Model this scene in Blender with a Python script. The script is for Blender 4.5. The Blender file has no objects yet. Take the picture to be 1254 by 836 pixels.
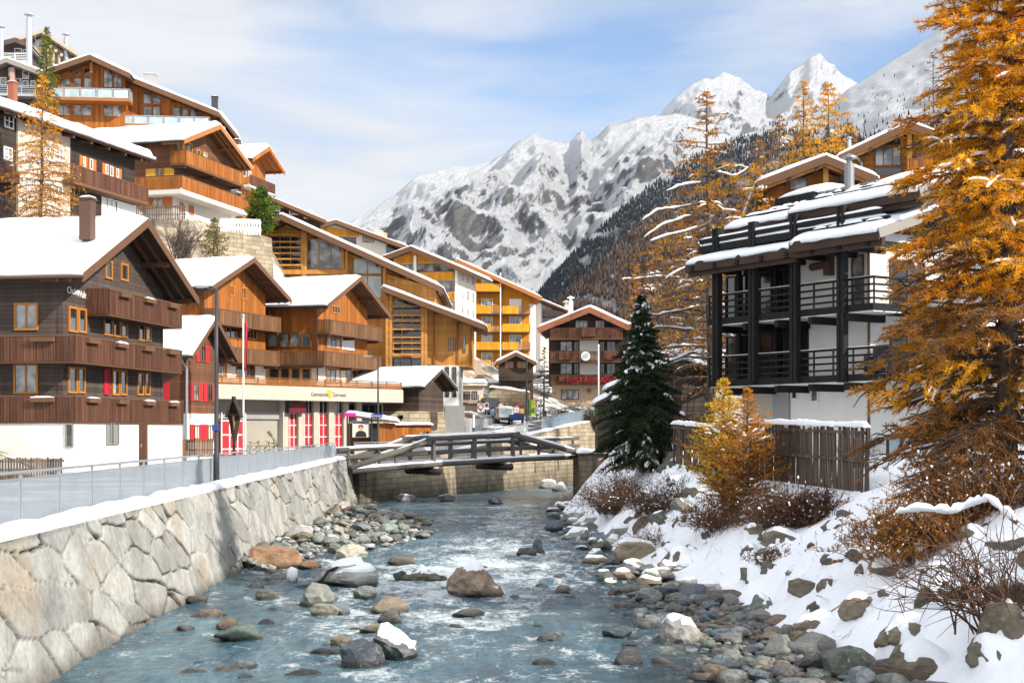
import bpy, bmesh, math, random
import numpy as np
from mathutils import Vector, Matrix, noise
R = math.radians
F, HZ, CX, EYE = 1700.0, 528.0, 627.0, 1.77      # pixels per unit slope, horizon row, centre column, eye height
SC = bpy.context.scene
COL = SC.collection
random.seed(7)
RNG = np.random.default_rng(11)

def at(px, py, Y): return Vector(((px - CX) / F * Y, Y, EYE + (HZ - py) / F * Y))
def gx(px, Y): return (px - CX) / F * Y
def gz(py, Y): return EYE + (HZ - py) / F * Y
def sst(a, b, x):
    t = min(1.0, max(0.0, (x - a) / (b - a))); return t * t * (3 - 2 * t)
def lerp(a, b, t): return a + (b - a) * t
def interp(pts, x):
    return float(np.interp(x, [p[0] for p in pts], [p[1] for p in pts]))

# ------------------------------------------------------------------ scene objects
def tag(o, label=None, cat=None, group=None, kind=None):
    if label: o['label'] = label
    if cat: o['category'] = cat
    if group: o['group'] = group
    if kind: o['kind'] = kind
    return o
def thing(name, label, cat, loc=(0, 0, 0), rz=0.0, group=None):
    o = bpy.data.objects.new(name, None); COL.objects.link(o)
    o.location = loc; o.rotation_euler = (0, 0, rz); o.empty_display_size = .3
    return tag(o, label, cat, group)
def link_mesh(name, me, parent=None):
    o = bpy.data.objects.new(name, me); COL.objects.link(o)
    if parent is not None: o.parent = parent
    return o
def copy_tree(o, parent=None):
    c = o.copy(); COL.objects.link(c)
    if parent is not None: c.parent = parent
    for ch in list(o.children): copy_tree(ch, c)
    return c

class MB:
    """collects simple solids; build() links them as one mesh object"""
    def __init__(s): s.v = []; s.f = []
    def add(s, vs, fs):
        k = len(s.v); s.v.extend([tuple(p) for p in vs]); s.f.extend([tuple(i + k for i in f) for f in fs]); return s
    def box(s, x0, x1, y0, y1, z0, z1):
        return s.add([(x0, y0, z0), (x1, y0, z0), (x1, y1, z0), (x0, y1, z0), (x0, y0, z1), (x1, y0, z1), (x1, y1, z1), (x0, y1, z1)],
                     [(0, 3, 2, 1), (4, 5, 6, 7), (0, 1, 5, 4), (1, 2, 6, 5), (2, 3, 7, 6), (3, 0, 4, 7)])
    def prism(s, poly, vec):
        n = len(poly); a = [Vector(p) for p in poly]; b = [p + Vector(vec) for p in a]
        return s.add(a + b, [tuple(range(n - 1, -1, -1)), tuple(range(n, 2 * n))] + [(i, (i + 1) % n, n + (i + 1) % n, n + i) for i in range(n)])
    def bar(s, a, b, w, h=None, up=(0, 0, 1)):
        a = Vector(a); b = Vector(b); d = (b - a).normalized(); h = h or w
        u = Vector(up)
        if abs(d.dot(u)) > .97: u = Vector((0, 1, 0))
        r = d.cross(u).normalized(); u = r.cross(d).normalized()
        c = [(-w / 2, -h / 2), (w / 2, -h / 2), (w / 2, h / 2), (-w / 2, h / 2)]
        return s.add([p + r * i + u * j for p in (a, b) for i, j in c],
                     [(0, 3, 2, 1), (4, 5, 6, 7), (0, 1, 5, 4), (1, 2, 6, 5), (2, 3, 7, 6), (3, 0, 4, 7)])
    def tube(s, pts, rad, n=6, cap=True):
        pts = [Vector(p) for p in pts]
        if not hasattr(rad, '__len__'): rad = [rad] * len(pts)
        vs = []
        ref = None
        for i, p in enumerate(pts):
            d = (pts[min(i + 1, len(pts) - 1)] - pts[max(i - 1, 0)])
            d = d.normalized() if d.length > 1e-9 else Vector((0, 0, 1))
            if ref is None: ref = Vector((1, 0, 0)) if abs(d.x) < .8 else Vector((0, 1, 0))
            r = d.cross(ref)
            if r.length < 1e-4: r = d.cross(Vector((0, 0, 1)))
            r.normalize(); u = d.cross(r).normalized(); ref = -u.cross(d) if False else ref
            for k in range(n):
                t = 2 * math.pi * k / n
                vs.append(p + (r * math.cos(t) + u * math.sin(t)) * rad[i])
        fs = []
        for i in range(len(pts) - 1):
            for k in range(n):
                k2 = (k + 1) % n
                fs.append((i * n + k, i * n + k2, (i + 1) * n + k2, (i + 1) * n + k))
        if cap:
            fs.append(tuple(range(n - 1, -1, -1))); m = (len(pts) - 1) * n
            fs.append(tuple(range(m, m + n)))
        return s.add(vs, fs)
    def lathe(s, c, prof, n=12):
        c = Vector(c); vs = [c + Vector((r * math.cos(2 * math.pi * k / n), r * math.sin(2 * math.pi * k / n), z)) for r, z in prof for k in range(n)]
        fs = [(i * n + k, i * n + (k + 1) % n, (i + 1) * n + (k + 1) % n, (i + 1) * n + k) for i in range(len(prof) - 1) for k in range(n)]
        fs += [tuple(range(n - 1, -1, -1)), tuple(range((len(prof) - 1) * n, len(prof) * n))]
        return s.add(vs, fs)
    def build(s, name, m, parent=None, smooth=False, bevel=0, fix=True):
        me = bpy.data.meshes.new(name); me.from_pydata(s.v, [], s.f)
        if fix and len(s.f) < 20000:
            bm = bmesh.new(); bm.from_mesh(me); bmesh.ops.recalc_face_normals(bm, faces=bm.faces)
            if bevel:
                bmesh.ops.bevel(bm, geom=bm.edges[:], offset=bevel, segments=1, affect='EDGES', clamp_overlap=True)
            bm.to_mesh(me); bm.free()
        me.materials.append(m)
        if smooth: me.polygons.foreach_set('use_smooth', [True] * len(me.polygons))
        return link_mesh(name, me, parent)

def np_mesh(name, V, Fq, m, parent=None, smooth=False, cols=None, attrs=None):
    """fast mesh from numpy arrays: V (n,3), Fq (m,k); cols: per-vertex rgb"""
    V = np.asarray(V, dtype=np.float32); Fq = np.asarray(Fq, dtype=np.int32)
    me = bpy.data.meshes.new(name); k = Fq.shape[1]
    me.vertices.add(len(V)); me.vertices.foreach_set('co', V.ravel())
    me.loops.add(Fq.size); me.loops.foreach_set('vertex_index', Fq.ravel())
    me.polygons.add(len(Fq)); me.polygons.foreach_set('loop_start', np.arange(0, Fq.size, k, dtype=np.int32))
    me.polygons.foreach_set('loop_total', np.full(len(Fq), k, dtype=np.int32))
    if smooth: me.polygons.foreach_set('use_smooth', np.ones(len(Fq), dtype=bool))
    me.update(calc_edges=True)
    if cols is not None:
        c = np.ones((len(V), 4), dtype=np.float32); c[:, :3] = cols
        a = me.attributes.new('col', 'FLOAT_COLOR', 'POINT'); a.data.foreach_set('color', c.ravel())
    for nm, arr in (attrs or {}).items():
        a = me.attributes.new(nm, 'FLOAT', 'POINT'); a.data.foreach_set('value', np.asarray(arr, dtype=np.float32))
    me.validate()
    me.materials.append(m)
    return link_mesh(name, me, parent)
def grid_faces(nu, nv):
    i = np.arange(nu - 1)[:, None] * nv + np.arange(nv - 1)[None, :]
    return np.stack([i, i + nv, i + nv + 1, i + 1], -1).reshape(-1, 4)

# numpy value noise (fractal), for meshes and colours
_T = RNG.random((64, 64, 64)).astype(np.float32)
def vnoise(x, y, z=0.0):
    x = np.asarray(x, dtype=np.float64); y = np.asarray(y, dtype=np.float64); z = np.asarray(z, dtype=np.float64) + np.zeros_like(x)
    xi = np.floor(x).astype(int); yi = np.floor(y).astype(int); zi = np.floor(z).astype(int)
    fx = x - xi; fy = y - yi; fz = z - zi
    fx = fx * fx * (3 - 2 * fx); fy = fy * fy * (3 - 2 * fy); fz = fz * fz * (3 - 2 * fz)
    g = lambda a, b, c: _T[(xi + a) % 64, (yi + b) % 64, (zi + c) % 64]
    l = lambda a, b, t: a + (b - a) * t
    return l(l(l(g(0, 0, 0), g(1, 0, 0), fx), l(g(0, 1, 0), g(1, 1, 0), fx), fy), l(l(g(0, 0, 1), g(1, 0, 1), fx), l(g(0, 1, 1), g(1, 1, 1), fx), fy), fz) * 2 - 1
def fbm(x, y, z=0.0, o=4, gain=.5):
    s = 0; a = 1.0; f = 1.0
    for _ in range(o):
        s = s + a * vnoise(np.asarray(x) * f + 13.7 * _, np.asarray(y) * f + 7.1 * _, np.asarray(z) * f); a *= gain; f *= 2.03
    return s
def ridged(x, y, o=5, gain=.55):
    s = 0; a = 1.0; f = 1.0
    for _ in range(o):
        s = s + a * (1 - 2 * np.abs(vnoise(np.asarray(x) * f + 5.3 * _, np.asarray(y) * f + 9.7 * _))); a *= gain; f *= 2.07
    return s

# ------------------------------------------------------------------ materials
class NT:
    def __init__(s, name):
        s.m = bpy.data.materials.new(name); s.m.use_nodes = True; s.t = s.m.node_tree; s.t.nodes.clear()
        s.out = s.n('ShaderNodeOutputMaterial')
    def n(s, ty, **kw):
        nd = s.t.nodes.new(ty)
        for k, v in kw.items():
            if k.startswith('i_'):
                key = k[2:]; key = int(key) if key.isdigit() else key.replace('_', ' ')
                s.set(nd.inputs[key], v)
            else: setattr(nd, k, v)
        return nd
    def set(s, inp, v):
        if isinstance(v, bpy.types.NodeSocket): s.t.links.new(v, inp)
        elif isinstance(v, bpy.types.Node): s.t.links.new(v.outputs[0], inp)
        elif isinstance(v, (tuple, list)) and len(v) == 3 and inp.type == 'RGBA': inp.default_value = (*v, 1)
        else: inp.default_value = v
    def math(s, op, a, b=0.0, c=None, clamp=False):
        nd = s.n('ShaderNodeMath', operation=op, use_clamp=clamp); s.set(nd.inputs[0], a); s.set(nd.inputs[1], b)
        if c is not None: s.set(nd.inputs[2], c)
        return nd.outputs[0]
    def mix(s, f, a, b, mode='MIX'):
        nd = s.n('ShaderNodeMix', data_type='RGBA', blend_type=mode); s.set(nd.inputs[0], f); s.set(nd.inputs[6], a); s.set(nd.inputs[7], b); return nd.outputs[2]
    def ramp(s, f, *stops):
        nd = s.n('ShaderNodeValToRGB'); e = nd.color_ramp.elements
        while len(e) < len(stops): e.new(.5)
        for el, (p, c) in zip(e, stops):
            el.position = p; el.color = (*c, 1) if hasattr(c, '__len__') else (c, c, c, 1)
        s.set(nd.inputs[0], f); return nd.outputs[0]
    def coord(s, what='Object'): return s.n('ShaderNodeTexCoord').outputs[what]
    def mapped(s, v, scale=(1, 1, 1), loc=(0, 0, 0), rot=(0, 0, 0)):
        nd = s.n('ShaderNodeMapping'); s.set(nd.inputs['Vector'], v); nd.inputs['Scale'].default_value = scale; nd.inputs['Location'].default_value = loc; nd.inputs['Rotation'].default_value = rot
        return nd.outputs[0]
    def noise(s, v, scale, detail=4, rough=.55, dist=0.0, out=0):
        nd = s.n('ShaderNodeTexNoise'); s.set(nd.inputs['Vector'], v); nd.inputs['Scale'].default_value = scale; nd.inputs['Detail'].default_value = detail
        nd.inputs['Roughness'].default_value = rough; nd.inputs['Distortion'].default_value = dist; return nd.outputs[out]
    def bump(s, h, strength=.3, dist=.02, normal=None):
        nd = s.n('ShaderNodeBump'); nd.inputs['Strength'].default_value = strength; nd.inputs['Distance'].default_value = dist; s.set(nd.inputs['Height'], h)
        if normal is not None: s.set(nd.inputs['Normal'], normal)
        return nd.outputs[0]
    def attr(s, name, out='Color'): return s.n('ShaderNodeAttribute', attribute_name=name).outputs[out]
    def pbr(s, col, rough=.7, normal=None, spec=.3, metal=0.0, **kw):
        nd = s.n('ShaderNodeBsdfPrincipled'); s.set(nd.inputs['Base Color'], col); s.set(nd.inputs['Roughness'], rough); s.set(nd.inputs['Specular IOR Level'], spec); s.set(nd.inputs['Metallic'], metal)
        if normal is not None: s.set(nd.inputs['Normal'], normal)
        for k, v in kw.items(): s.set(nd.inputs[k.replace('_', ' ')], v)
        return nd.outputs[0]
    def done(s, sh): s.t.links.new(sh, s.out.inputs[0]); return s.m
MATS = {}
def flat(name, col, rough=.7, spec=.3, metal=0.0, var=.12, scale=6.0, bump=.1):
    """plain painted / plastered surface with slight blotchy variation"""
    if name in MATS: return MATS[name]
    t = NT(name); co = t.coord()
    a = t.noise(co, scale, 5, .6); b = t.noise(co, scale * .17, 3)
    k = t.math('ADD', t.math('MULTIPLY', a, var), t.math('MULTIPLY', b, var))
    k = t.math('ADD', k, 1 - var)
    c = t.mix(1.0, col, t.n('ShaderNodeCombineColor', i_0=k, i_1=k, i_2=k), 'MULTIPLY')
    MATS[name] = t.done(t.pbr(c, rough, t.bump(a, bump, .02), spec, metal)); return MATS[name]
def planks(name, c1, c2, axis='z', spacing=.18, gap=.07, rough=.75, weather=None, groove=.6):
    """boards: axis 'z' = horizontal boards, 'v' = upright boards; tone changes from board to board"""
    if name in MATS: return MATS[name]
    t = NT(name); co = t.coord(); sp = t.n('ShaderNodeSeparateXYZ', i_0=co)
    if axis == 'z': q = sp.outputs[2]; st = (.8, .8, 14)
    else: q = t.math('ADD', sp.outputs[0], sp.outputs[1]); st = (14, 14, .8)
    q = t.math('DIVIDE', q, spacing)
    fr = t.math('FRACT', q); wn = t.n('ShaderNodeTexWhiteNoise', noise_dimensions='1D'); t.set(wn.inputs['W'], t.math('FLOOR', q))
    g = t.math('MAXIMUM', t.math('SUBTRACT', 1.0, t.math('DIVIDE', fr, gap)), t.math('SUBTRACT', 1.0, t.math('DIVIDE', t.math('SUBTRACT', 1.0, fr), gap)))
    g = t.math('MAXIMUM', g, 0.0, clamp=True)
    grain = t.noise(t.mapped(co, st), 2.2, 5, .65); blot = t.noise(co, .7, 3)
    f = t.math('ADD', t.math('MULTIPLY', wn.outputs[0], .5), t.math('MULTIPLY', t.math('SUBTRACT', grain, .2), .7))
    c = t.mix(t.math('MULTIPLY', f, 1.0, clamp=True), c1, c2)
    stn = t.noise(t.mapped(co, (1.3, 1.3, .22)), 1.3, 6, .65); c = t.mix(1.0, c, t.ramp(stn, (.28, .62), (.72, 1.22)), 'MULTIPLY')
    if weather: c = t.mix(t.ramp(blot, (.45, 0.0), (.7, 1.0)), c, weather)
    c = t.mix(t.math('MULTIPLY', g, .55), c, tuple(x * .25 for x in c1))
    h = t.math('SUBTRACT', t.math('MULTIPLY', grain, .25), g)
    MATS[name] = t.done(t.pbr(c, rough, t.bump(h, groove, .03), .25)); return MATS[name]

def snow_mat(name='snow', col=(.84, .87, .91), s=1.0):
    if name in MATS: return MATS[name]
    t = NT(name); co = t.coord()
    a = t.noise(co, 1.3 * s, 5, .5); b = t.noise(co, 14 * s, 4, .6); d = t.noise(co, 90, 2)
    h = t.math('ADD', t.math('MULTIPLY', a, .7), t.math('ADD', t.math('MULTIPLY', b, .12), t.math('MULTIPLY', d, .015)))
    c = t.mix(t.ramp(b, (.35, 0.0), (.75, 1.0)), col, tuple(x * .96 for x in col))
    MATS[name] = t.done(t.pbr(c, .55, t.bump(h, .55, .12), .25)); return MATS[name]
SNOW = snow_mat()
PLASTER = flat('white_plaster', (.72, .70, .66), .85, .2, var=.18, scale=2)
CONCRETE = flat('pale_concrete', (.45, .41, .34), .85, .2, var=.22, scale=2.2, bump=.25)
GREYCON = flat('grey_concrete', (.30, .30, .29), .85, .2, var=.25, scale=2.2, bump=.25)
METAL = flat('galvanised_steel', (.42, .46, .50), .45, .5, .6, var=.1)
DMETAL = flat('dark_painted_metal', (.035, .036, .04), .45, .4, 0, var=.2)
COPPER = flat('weathered_copper', (.12, .065, .045), .5, .4, .3)
WHITEP = flat('white_paint', (.78, .78, .76), .5, .4, var=.05)
REDP = flat('red_paint', (.50, .018, .028), .55, .35, var=.15)
BLUEP = flat('blue_paint', (.02, .06, .22), .5, .4, var=.1)
DARKIN = flat('dark_interior', (.012, .011, .010), .9, .1)
def glass_mat(name, col, rough=.06, cur=None):
    if name in MATS: return MATS[name]
    t = NT(name); co = t.coord()
    n = t.noise(co, .9, 2); c = t.mix(t.ramp(n, (.4, 0.0), (.62, 1.0)), col, cur or tuple(x * 2.2 for x in col))
    MATS[name] = t.done(t.pbr(c, rough, t.bump(t.noise(co, .6, 1), .04, .1), .9)); return MATS[name]
GLASS = glass_mat('window_glass', (.014, .018, .022))
GLASSC = glass_mat('curtained_window_glass', (.07, .08, .085), .1, (.38, .38, .36))
GLASSB = glass_mat('pale_balcony_glass', (.30, .40, .42), .12, (.42, .52, .54))
# timber tones
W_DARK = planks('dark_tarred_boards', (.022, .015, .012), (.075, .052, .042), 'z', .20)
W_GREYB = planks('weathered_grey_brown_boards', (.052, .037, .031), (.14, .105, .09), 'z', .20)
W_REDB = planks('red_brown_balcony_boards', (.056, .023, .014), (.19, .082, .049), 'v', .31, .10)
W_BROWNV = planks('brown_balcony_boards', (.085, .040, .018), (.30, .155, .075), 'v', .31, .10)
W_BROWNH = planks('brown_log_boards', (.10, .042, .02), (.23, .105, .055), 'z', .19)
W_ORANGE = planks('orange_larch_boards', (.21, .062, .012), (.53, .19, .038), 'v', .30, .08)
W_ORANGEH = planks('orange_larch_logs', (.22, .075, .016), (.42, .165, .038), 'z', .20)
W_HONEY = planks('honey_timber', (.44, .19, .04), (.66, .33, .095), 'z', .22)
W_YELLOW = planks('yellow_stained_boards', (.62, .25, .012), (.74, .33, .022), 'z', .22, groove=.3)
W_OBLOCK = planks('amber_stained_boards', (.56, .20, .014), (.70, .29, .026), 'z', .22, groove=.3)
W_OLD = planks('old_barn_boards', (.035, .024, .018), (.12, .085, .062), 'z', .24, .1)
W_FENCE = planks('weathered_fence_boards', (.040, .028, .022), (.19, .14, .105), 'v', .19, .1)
W_BEAM = flat('brown_roof_timber', (.13, .066, .036), .75, .25, var=.3, scale=5)
W_BEAMD = flat('dark_roof_timber', (.05, .03, .022), .75, .25, var=.3, scale=5)
W_BEAMO = flat('orange_roof_timber', (.34, .13, .035), .7, .3, var=.3, scale=5)
W_FRAME = flat('orange_window_timber', (.46, .17, .025), .55, .35, var=.2, scale=5)
W_FRAMEB = flat('brown_window_timber', (.16, .075, .035), .6, .3, var=.2, scale=5)
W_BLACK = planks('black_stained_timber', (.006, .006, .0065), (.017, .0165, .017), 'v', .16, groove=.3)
W_LOG = flat('grey_weathered_log', (.115, .105, .095), .85, .2, var=.6, scale=7, bump=.5)
# ------------------------------------------------------------------ camera, sun, sky
cam = bpy.data.cameras.new('camera'); camo = bpy.data.objects.new('camera', cam); COL.objects.link(camo)
camo.location = (0, 0, EYE); camo.rotation_euler = (R(90), 0, 0)
cam.sensor_width = 36; cam.lens = 36 * F / 1254.0; cam.shift_y = (HZ - 418) / 1254.0
cam.clip_start = .3; cam.clip_end = 40000
SC.camera = camo
SUNV = Vector((.85, -.53, .60)).normalized()
sl = bpy.data.lights.new('sun', 'SUN'); sl.energy = 4.5; sl.angle = R(.5); sl.color = (1.0, .93, .83)
so = bpy.data.objects.new('sun', sl); COL.objects.link(so); so.rotation_euler = SUNV.to_track_quat('Z', 'Y').to_euler()
SC.view_settings.view_transform = 'Standard'; SC.view_settings.look = 'None'; SC.view_settings.gamma = 1; SC.view_settings.exposure = .53
SC.cycles.max_bounces = 6; SC.cycles.diffuse_bounces = 3; SC.cycles.glossy_bounces = 3; SC.cycles.transmission_bounces = 4; SC.cycles.transparent_max_bounces = 8
SC.cycles.use_denoising = True
SC.cycles.caustics_reflective = False; SC.cycles.caustics_refractive = False

wd = bpy.data.worlds.new('World'); SC.world = wd; wd.use_nodes = True
class WN(NT):
    def __init__(s, w): s.t = w.node_tree; s.t.nodes.clear(); s.out = s.n('ShaderNodeOutputWorld')
w = WN(wd)
sky = w.n('ShaderNodeTexSky', sky_type='NISHITA', sun_disc=False)
sky.sun_elevation = math.asin(SUNV.z); sky.sun_rotation = math.atan2(SUNV.x, SUNV.y); sky.air_density = 1.0; sky.dust_density = .3; sky.ozone_density = 2.2; sky.altitude = 1600
dv = w.coord('Generated'); sp = w.n('ShaderNodeSeparateXYZ', i_0=dv)
# clouds: thin sheets and one heavy bank, laid out on the directions of the sky
zz = w.math('ADD', w.math('MAXIMUM', sp.outputs[2], 0.0), .16)
pl = w.n('ShaderNodeCombineXYZ', i_0=w.math('DIVIDE', sp.outputs[0], zz), i_1=w.math('DIVIDE', sp.outputs[1], zz), i_2=0.0)
n1 = w.noise(w.mapped(pl, (.9, 1.5, 1), (3.2, 1.7, 0)), 1.5, 8, .58, .6)
n2 = w.noise(w.mapped(pl, (1.2, 1.6, 1), (8.1, 4.4, 0)), .7, 4, .5, .3)
def bump_at(px, py, sx, sy):
    """a soft bell round the direction of one spot of sky"""
    d = Vector(((px - CX) / F, 1, (HZ - py) / F))
    ax = w.math('DIVIDE', w.math('SUBTRACT', w.math('DIVIDE', sp.outputs[0], w.math('MAXIMUM', sp.outputs[1], .05)), d.x), sx / F)
    az = w.math('DIVIDE', w.math('SUBTRACT', w.math('DIVIDE', sp.outputs[2], w.math('MAXIMUM', sp.outputs[1], .05)), d.z), sy / F)
    q = w.math('ADD', w.math('MULTIPLY', ax, ax), w.math('MULTIPLY', az, az))
    return w.math('EXPONENT', w.math('MULTIPLY', q, -1.0))
cov = w.math('ADD', w.math('MULTIPLY', n1, .75), w.math('MULTIPLY', n2, .55))
for (px, py, sx, sy, a) in SKY_BLOBS if 'SKY_BLOBS' in globals() else ((40, 20, 330, 120, .42), (330, 200, 330, 110, .34), (540, 18, 170, 45, .12), (1100, 10, 300, 60, .15), (940, 75, 90, 40, .20), (450, 120, 420, 30, -.02), (400, 70, 190, 60, -.16), (720, 60, 300, 80, -.09)):
    cov = w.math('ADD', cov, w.math('MULTIPLY', bump_at(px, py, sx, sy), a))
back = w.ramp(sp.outputs[1], (.45, .55), (.75, 0.0))  # unseen clouds beside and behind the viewer, added as fill light
cov = w.math('ADD', cov, back)
hz = w.math('POWER', w.math('SUBTRACT', 1.0, w.math('MAXIMUM', sp.outputs[2], 0.0), clamp=True), 9.0)
cov = w.math('ADD', cov, w.math('MULTIPLY', hz, .10))
cf = w.ramp(cov, (.60, 0.0), (.92, 1.0))
cf = w.math('MULTIPLY', cf, .96)
shade = w.ramp(n1, (.3, (.80, .83, .88)), (.65, (.97, .98, 1.0)))
bs = w.n('ShaderNodeBackground', i_Color=sky.outputs[0], i_Strength=.14)
bc = w.n('ShaderNodeBackground', i_Color=shade, i_Strength=w.math('ADD', .66, w.math('MULTIPLY', back, .75)))  # those added out-of-view clouds also shine brighter, for more fill
mx = w.n('ShaderNodeMixShader'); w.set(mx.inputs[0], cf); w.set(mx.inputs[1], bs); w.set(mx.inputs[2], bc)
w.t.links.new(mx.outputs[0], w.out.inputs[0])

# ------------------------------------------------------------------ the lie of the land
def zw(Y): return -2.45 - .0086 * Y                       # river surface
_WX = [(97, -8.27 - .0371 * 97), (147, 6.3), (175, 20), (230, 60), (330, 140)]
def wallX(Y): return -8.27 - .0371 * Y if Y <= 97 else interp(_WX, Y)
_ZR = [(0, 0), (112, 0), (150, 2.9), (175, 5.2), (220, 9), (330, 22), (520, 44)]
def zroad(Y): return interp(_ZR, Y)
_PM = [(-500, 100), (0, 170), (100, 180), (200, 262), (300, 285), (400, 306), (480, 338), (560, 425), (640, 470), (720, 500), (1400, 505)]
_Y0 = [(0, 100), (200, 112), (330, 118), (420, 140), (600, 152), (1400, 160)]
def zleft(X, Y):
    px = CX + F * X / Y; zr = zroad(Y)
    y0 = interp(_Y0, px); b = sst(y0, y0 + 28, Y)
    if b <= 0: return zr
    return max(zr, lerp(zr, EYE + (HZ - interp(_PM, px)) / F * min(Y, 240), b))
_XS = [(5, 3.9), (24, 3.8), (33, 3.9), (48, 3.7), (87, 3.2), (105, 4.5), (120, 8), (147, 16), (175, 32), (330, 150)]
def shoreX(Y): return interp(_XS, Y)
_TX = [(5, 7.0), (24, 6.9), (27.5, 6.0), (33, 5.7), (38, 5.2), (48, 4.2), (60, 3.6), (87, 3.2), (105, 4.5), (120, 8), (147, 16), (175, 32), (330, 150)]
def toeX(Y): return interp(_TX, Y)
_GR = [(5, .9), (26, .80), (34, .60), (45, .52), (55, .75), (72, 1.2)]
_ZP = [(5, -.1), (25, .35), (41, .6), (60, .75), (75, .7), (100, .6), (150, 3), (170, 5), (330, 22)]
_CR = [(-80, 30), (35, 33), (62, 33), (85, 18), (120, 9), (330, 12)]
def zright(X, Y):
    e = X - toeX(Y); g = interp(_GR, Y)
    a = zw(Y) + .02 + g * e
    cap = interp(_ZP, Y) + .02 * max(0, e - 6)
    t = a - cap
    z = cap - .5 * (math.sqrt(t * t + .5) - t)            # soft minimum of slope and plateau
    return z + interp(_CR, Y) * min(1.0, max(0.0, (X - 19) / 35.0)) ** 1.1

def ground_mat(name, c1, c2, snow_amt=.5, s=1.0):
    t = NT(name); co = t.coord()
    a = t.noise(co, .35 * s, 6, .6); b = t.noise(co, 6 * s, 5, .6)
    c = t.mix(b, c1, c2)
    f = t.ramp(a, (snow_amt - .03, 0.0), (snow_amt + .05, 1.0))
    c = t.mix(f, (.84, .86, .9), c)
    return t.done(t.pbr(c, .8, t.bump(b, .3, .05), .25))
def sheet(name, nx, ny, fn, m, kind='structure', smooth=True, attrs=None, cols=None):
    V = np.array([fn(i / (nx - 1), j / (ny - 1)) for i in range(nx) for j in range(ny)])
    o = np_mesh(name, V, grid_faces(nx, ny), m, None, smooth, cols=cols(V) if cols else None, attrs=attrs(V) if attrs else None)
    return tag(o, kind=kind)

# wide valley floor, far below and behind everything
vf = MB(); vf.add([(-9000, -300, -9), (9000, -300, -9), (9000, 14000, -9), (-9000, 14000, -9)], [(0, 1, 2, 3)])
tag(vf.build('valley_floor', SNOW, fix=False), kind='structure')
def f_left(u, v):
    Y = 4 + 316 * v ** 1.25; d = .30 + 140 * u ** 2.2
    X = wallX(Y) - d + .7
    z = zleft(X, Y)
    if z > zroad(Y) + .5: z += .5 * noise.noise((X * .15, Y * .15, 0)) + .25 * noise.noise((X * .6, Y * .6, 3))
    return (X, Y, z - .02)
STREET = ground_mat('street_asphalt_and_slush', (.05, .05, .05), (.11, .105, .10), .36)
HILL = ground_mat('dry_grass_and_snow', (.16, .11, .055), (.28, .21, .12), .47, .6)
lt = NT('hillside_and_street'); co = lt.coord('Object'); spz = lt.n('ShaderNodeSeparateXYZ', i_0=co)
fh = lt.attr('hill', 'Fac'); nb = lt.noise(co, 5, 5, .6); na = lt.noise(co, .35, 6, .6)
road = lt.mix(nb, (.06, .06, .06), (.14, .135, .13)); dry = lt.mix(nb, (.20, .145, .08), (.36, .29, .20))
cc = lt.mix(fh, road, dry); cc = lt.mix(lt.ramp(na, (.40, 1.0), (.50, 0.0)), cc, (.82, .85, .9))
LEFTMAT = lt.done(lt.pbr(cc, .85, lt.bump(nb, .5, .1), .2))
sheet('hillside', 110, 150, f_left, LEFTMAT, attrs=lambda V: {'hill': np.array([1.0 if p[2] > zroad(p[1]) + .4 else 0.0 for p in V])})

# snowy right bank and the slope above it (laid over the boulders further down)
def hill_z(X, Y):
    if Y > 5: return zright(X, Y)
    k = min(1, max(0, (X - 19) / 35)) ** 1.1; return zright(X, 5) + (interp(_CR, Y) - interp(_CR, 5)) * k
def bank_point(e, Y):
    X = toeX(max(5, Y)) + e; z = hill_z(X, Y); k = sst(-.6, 1.0, e)
    p = noise.noise((X * .9, Y * .7, 1)) * .16 + noise.noise((X * 2.1, Y * 1.7, 5)) * .07 + abs(noise.noise((X * .45, Y * .4, 9))) * .30 - .08
    return X, Y, z + k * p * (1 if X < 20 else .6)
t = NT('bank_snow'); co = t.coord(); a = t.noise(co, 1.6, 6, .55); b = t.noise(co, 11, 4, .6); fib = t.noise(co, .8, 7, .7)
tw = t.ramp(fib, (.64, 0.0), (.70, 1.0))
c = t.mix(tw, (.85, .88, .93), (.33, .24, .17))
BANKM = t.done(t.pbr(c, .6, t.bump(t.math('ADD', a, t.math('MULTIPLY', b, .18)), .6, .15), .25))
# river bed and water
def f_bed(u, v):
    Y = 8 + 180 * v ** 1.6; X0 = wallX(Y) - 1; X1 = toeX(Y) + 2.0; X = lerp(X0, X1, u)
    e = min(1.0, max(0.0, (shoreX(Y) + .2 - X) / 3.2))
    el = min(1.0, max(0.0, (X - wallX(Y) - (3.5 + 3.2 * sst(38, 60, Y))) / 3.0))
    up = .16 * sst(shoreX(Y), toeX(Y) + .3, X) if toeX(Y) > shoreX(Y) + .2 else 0
    return (X, Y, zw(Y) - .07 + up - .44 * e * el + .07 * noise.noise((X * 1.3, Y * 1.3, 0)) + .04 * noise.noise((X * 3, Y * 3, 4)))
t = NT('river_bed_cobbles'); co = t.coord()
vo = t.n('ShaderNodeTexVoronoi', feature='F1'); t.set(vo.inputs['Vector'], co); vo.inputs['Scale'].default_value = 2.6
vr = t.n('ShaderNodeSeparateColor', i_0=vo.outputs['Color'])
c = t.ramp(vr.outputs[0], (0, (.05, .06, .05)), (.35, (.16, .13, .07)), (.6, (.25, .19, .10)), (.85, (.13, .15, .13)), (1, (.30, .27, .2)))
c = t.mix(t.noise(co, 9, 4), c, (.07, .06, .04))
BED = t.done(t.pbr(c, .5, t.bump(vo.outputs['Distance'], -.8, .2), .4))
sheet('river_bed', 70, 220, f_bed, BED)

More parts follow.
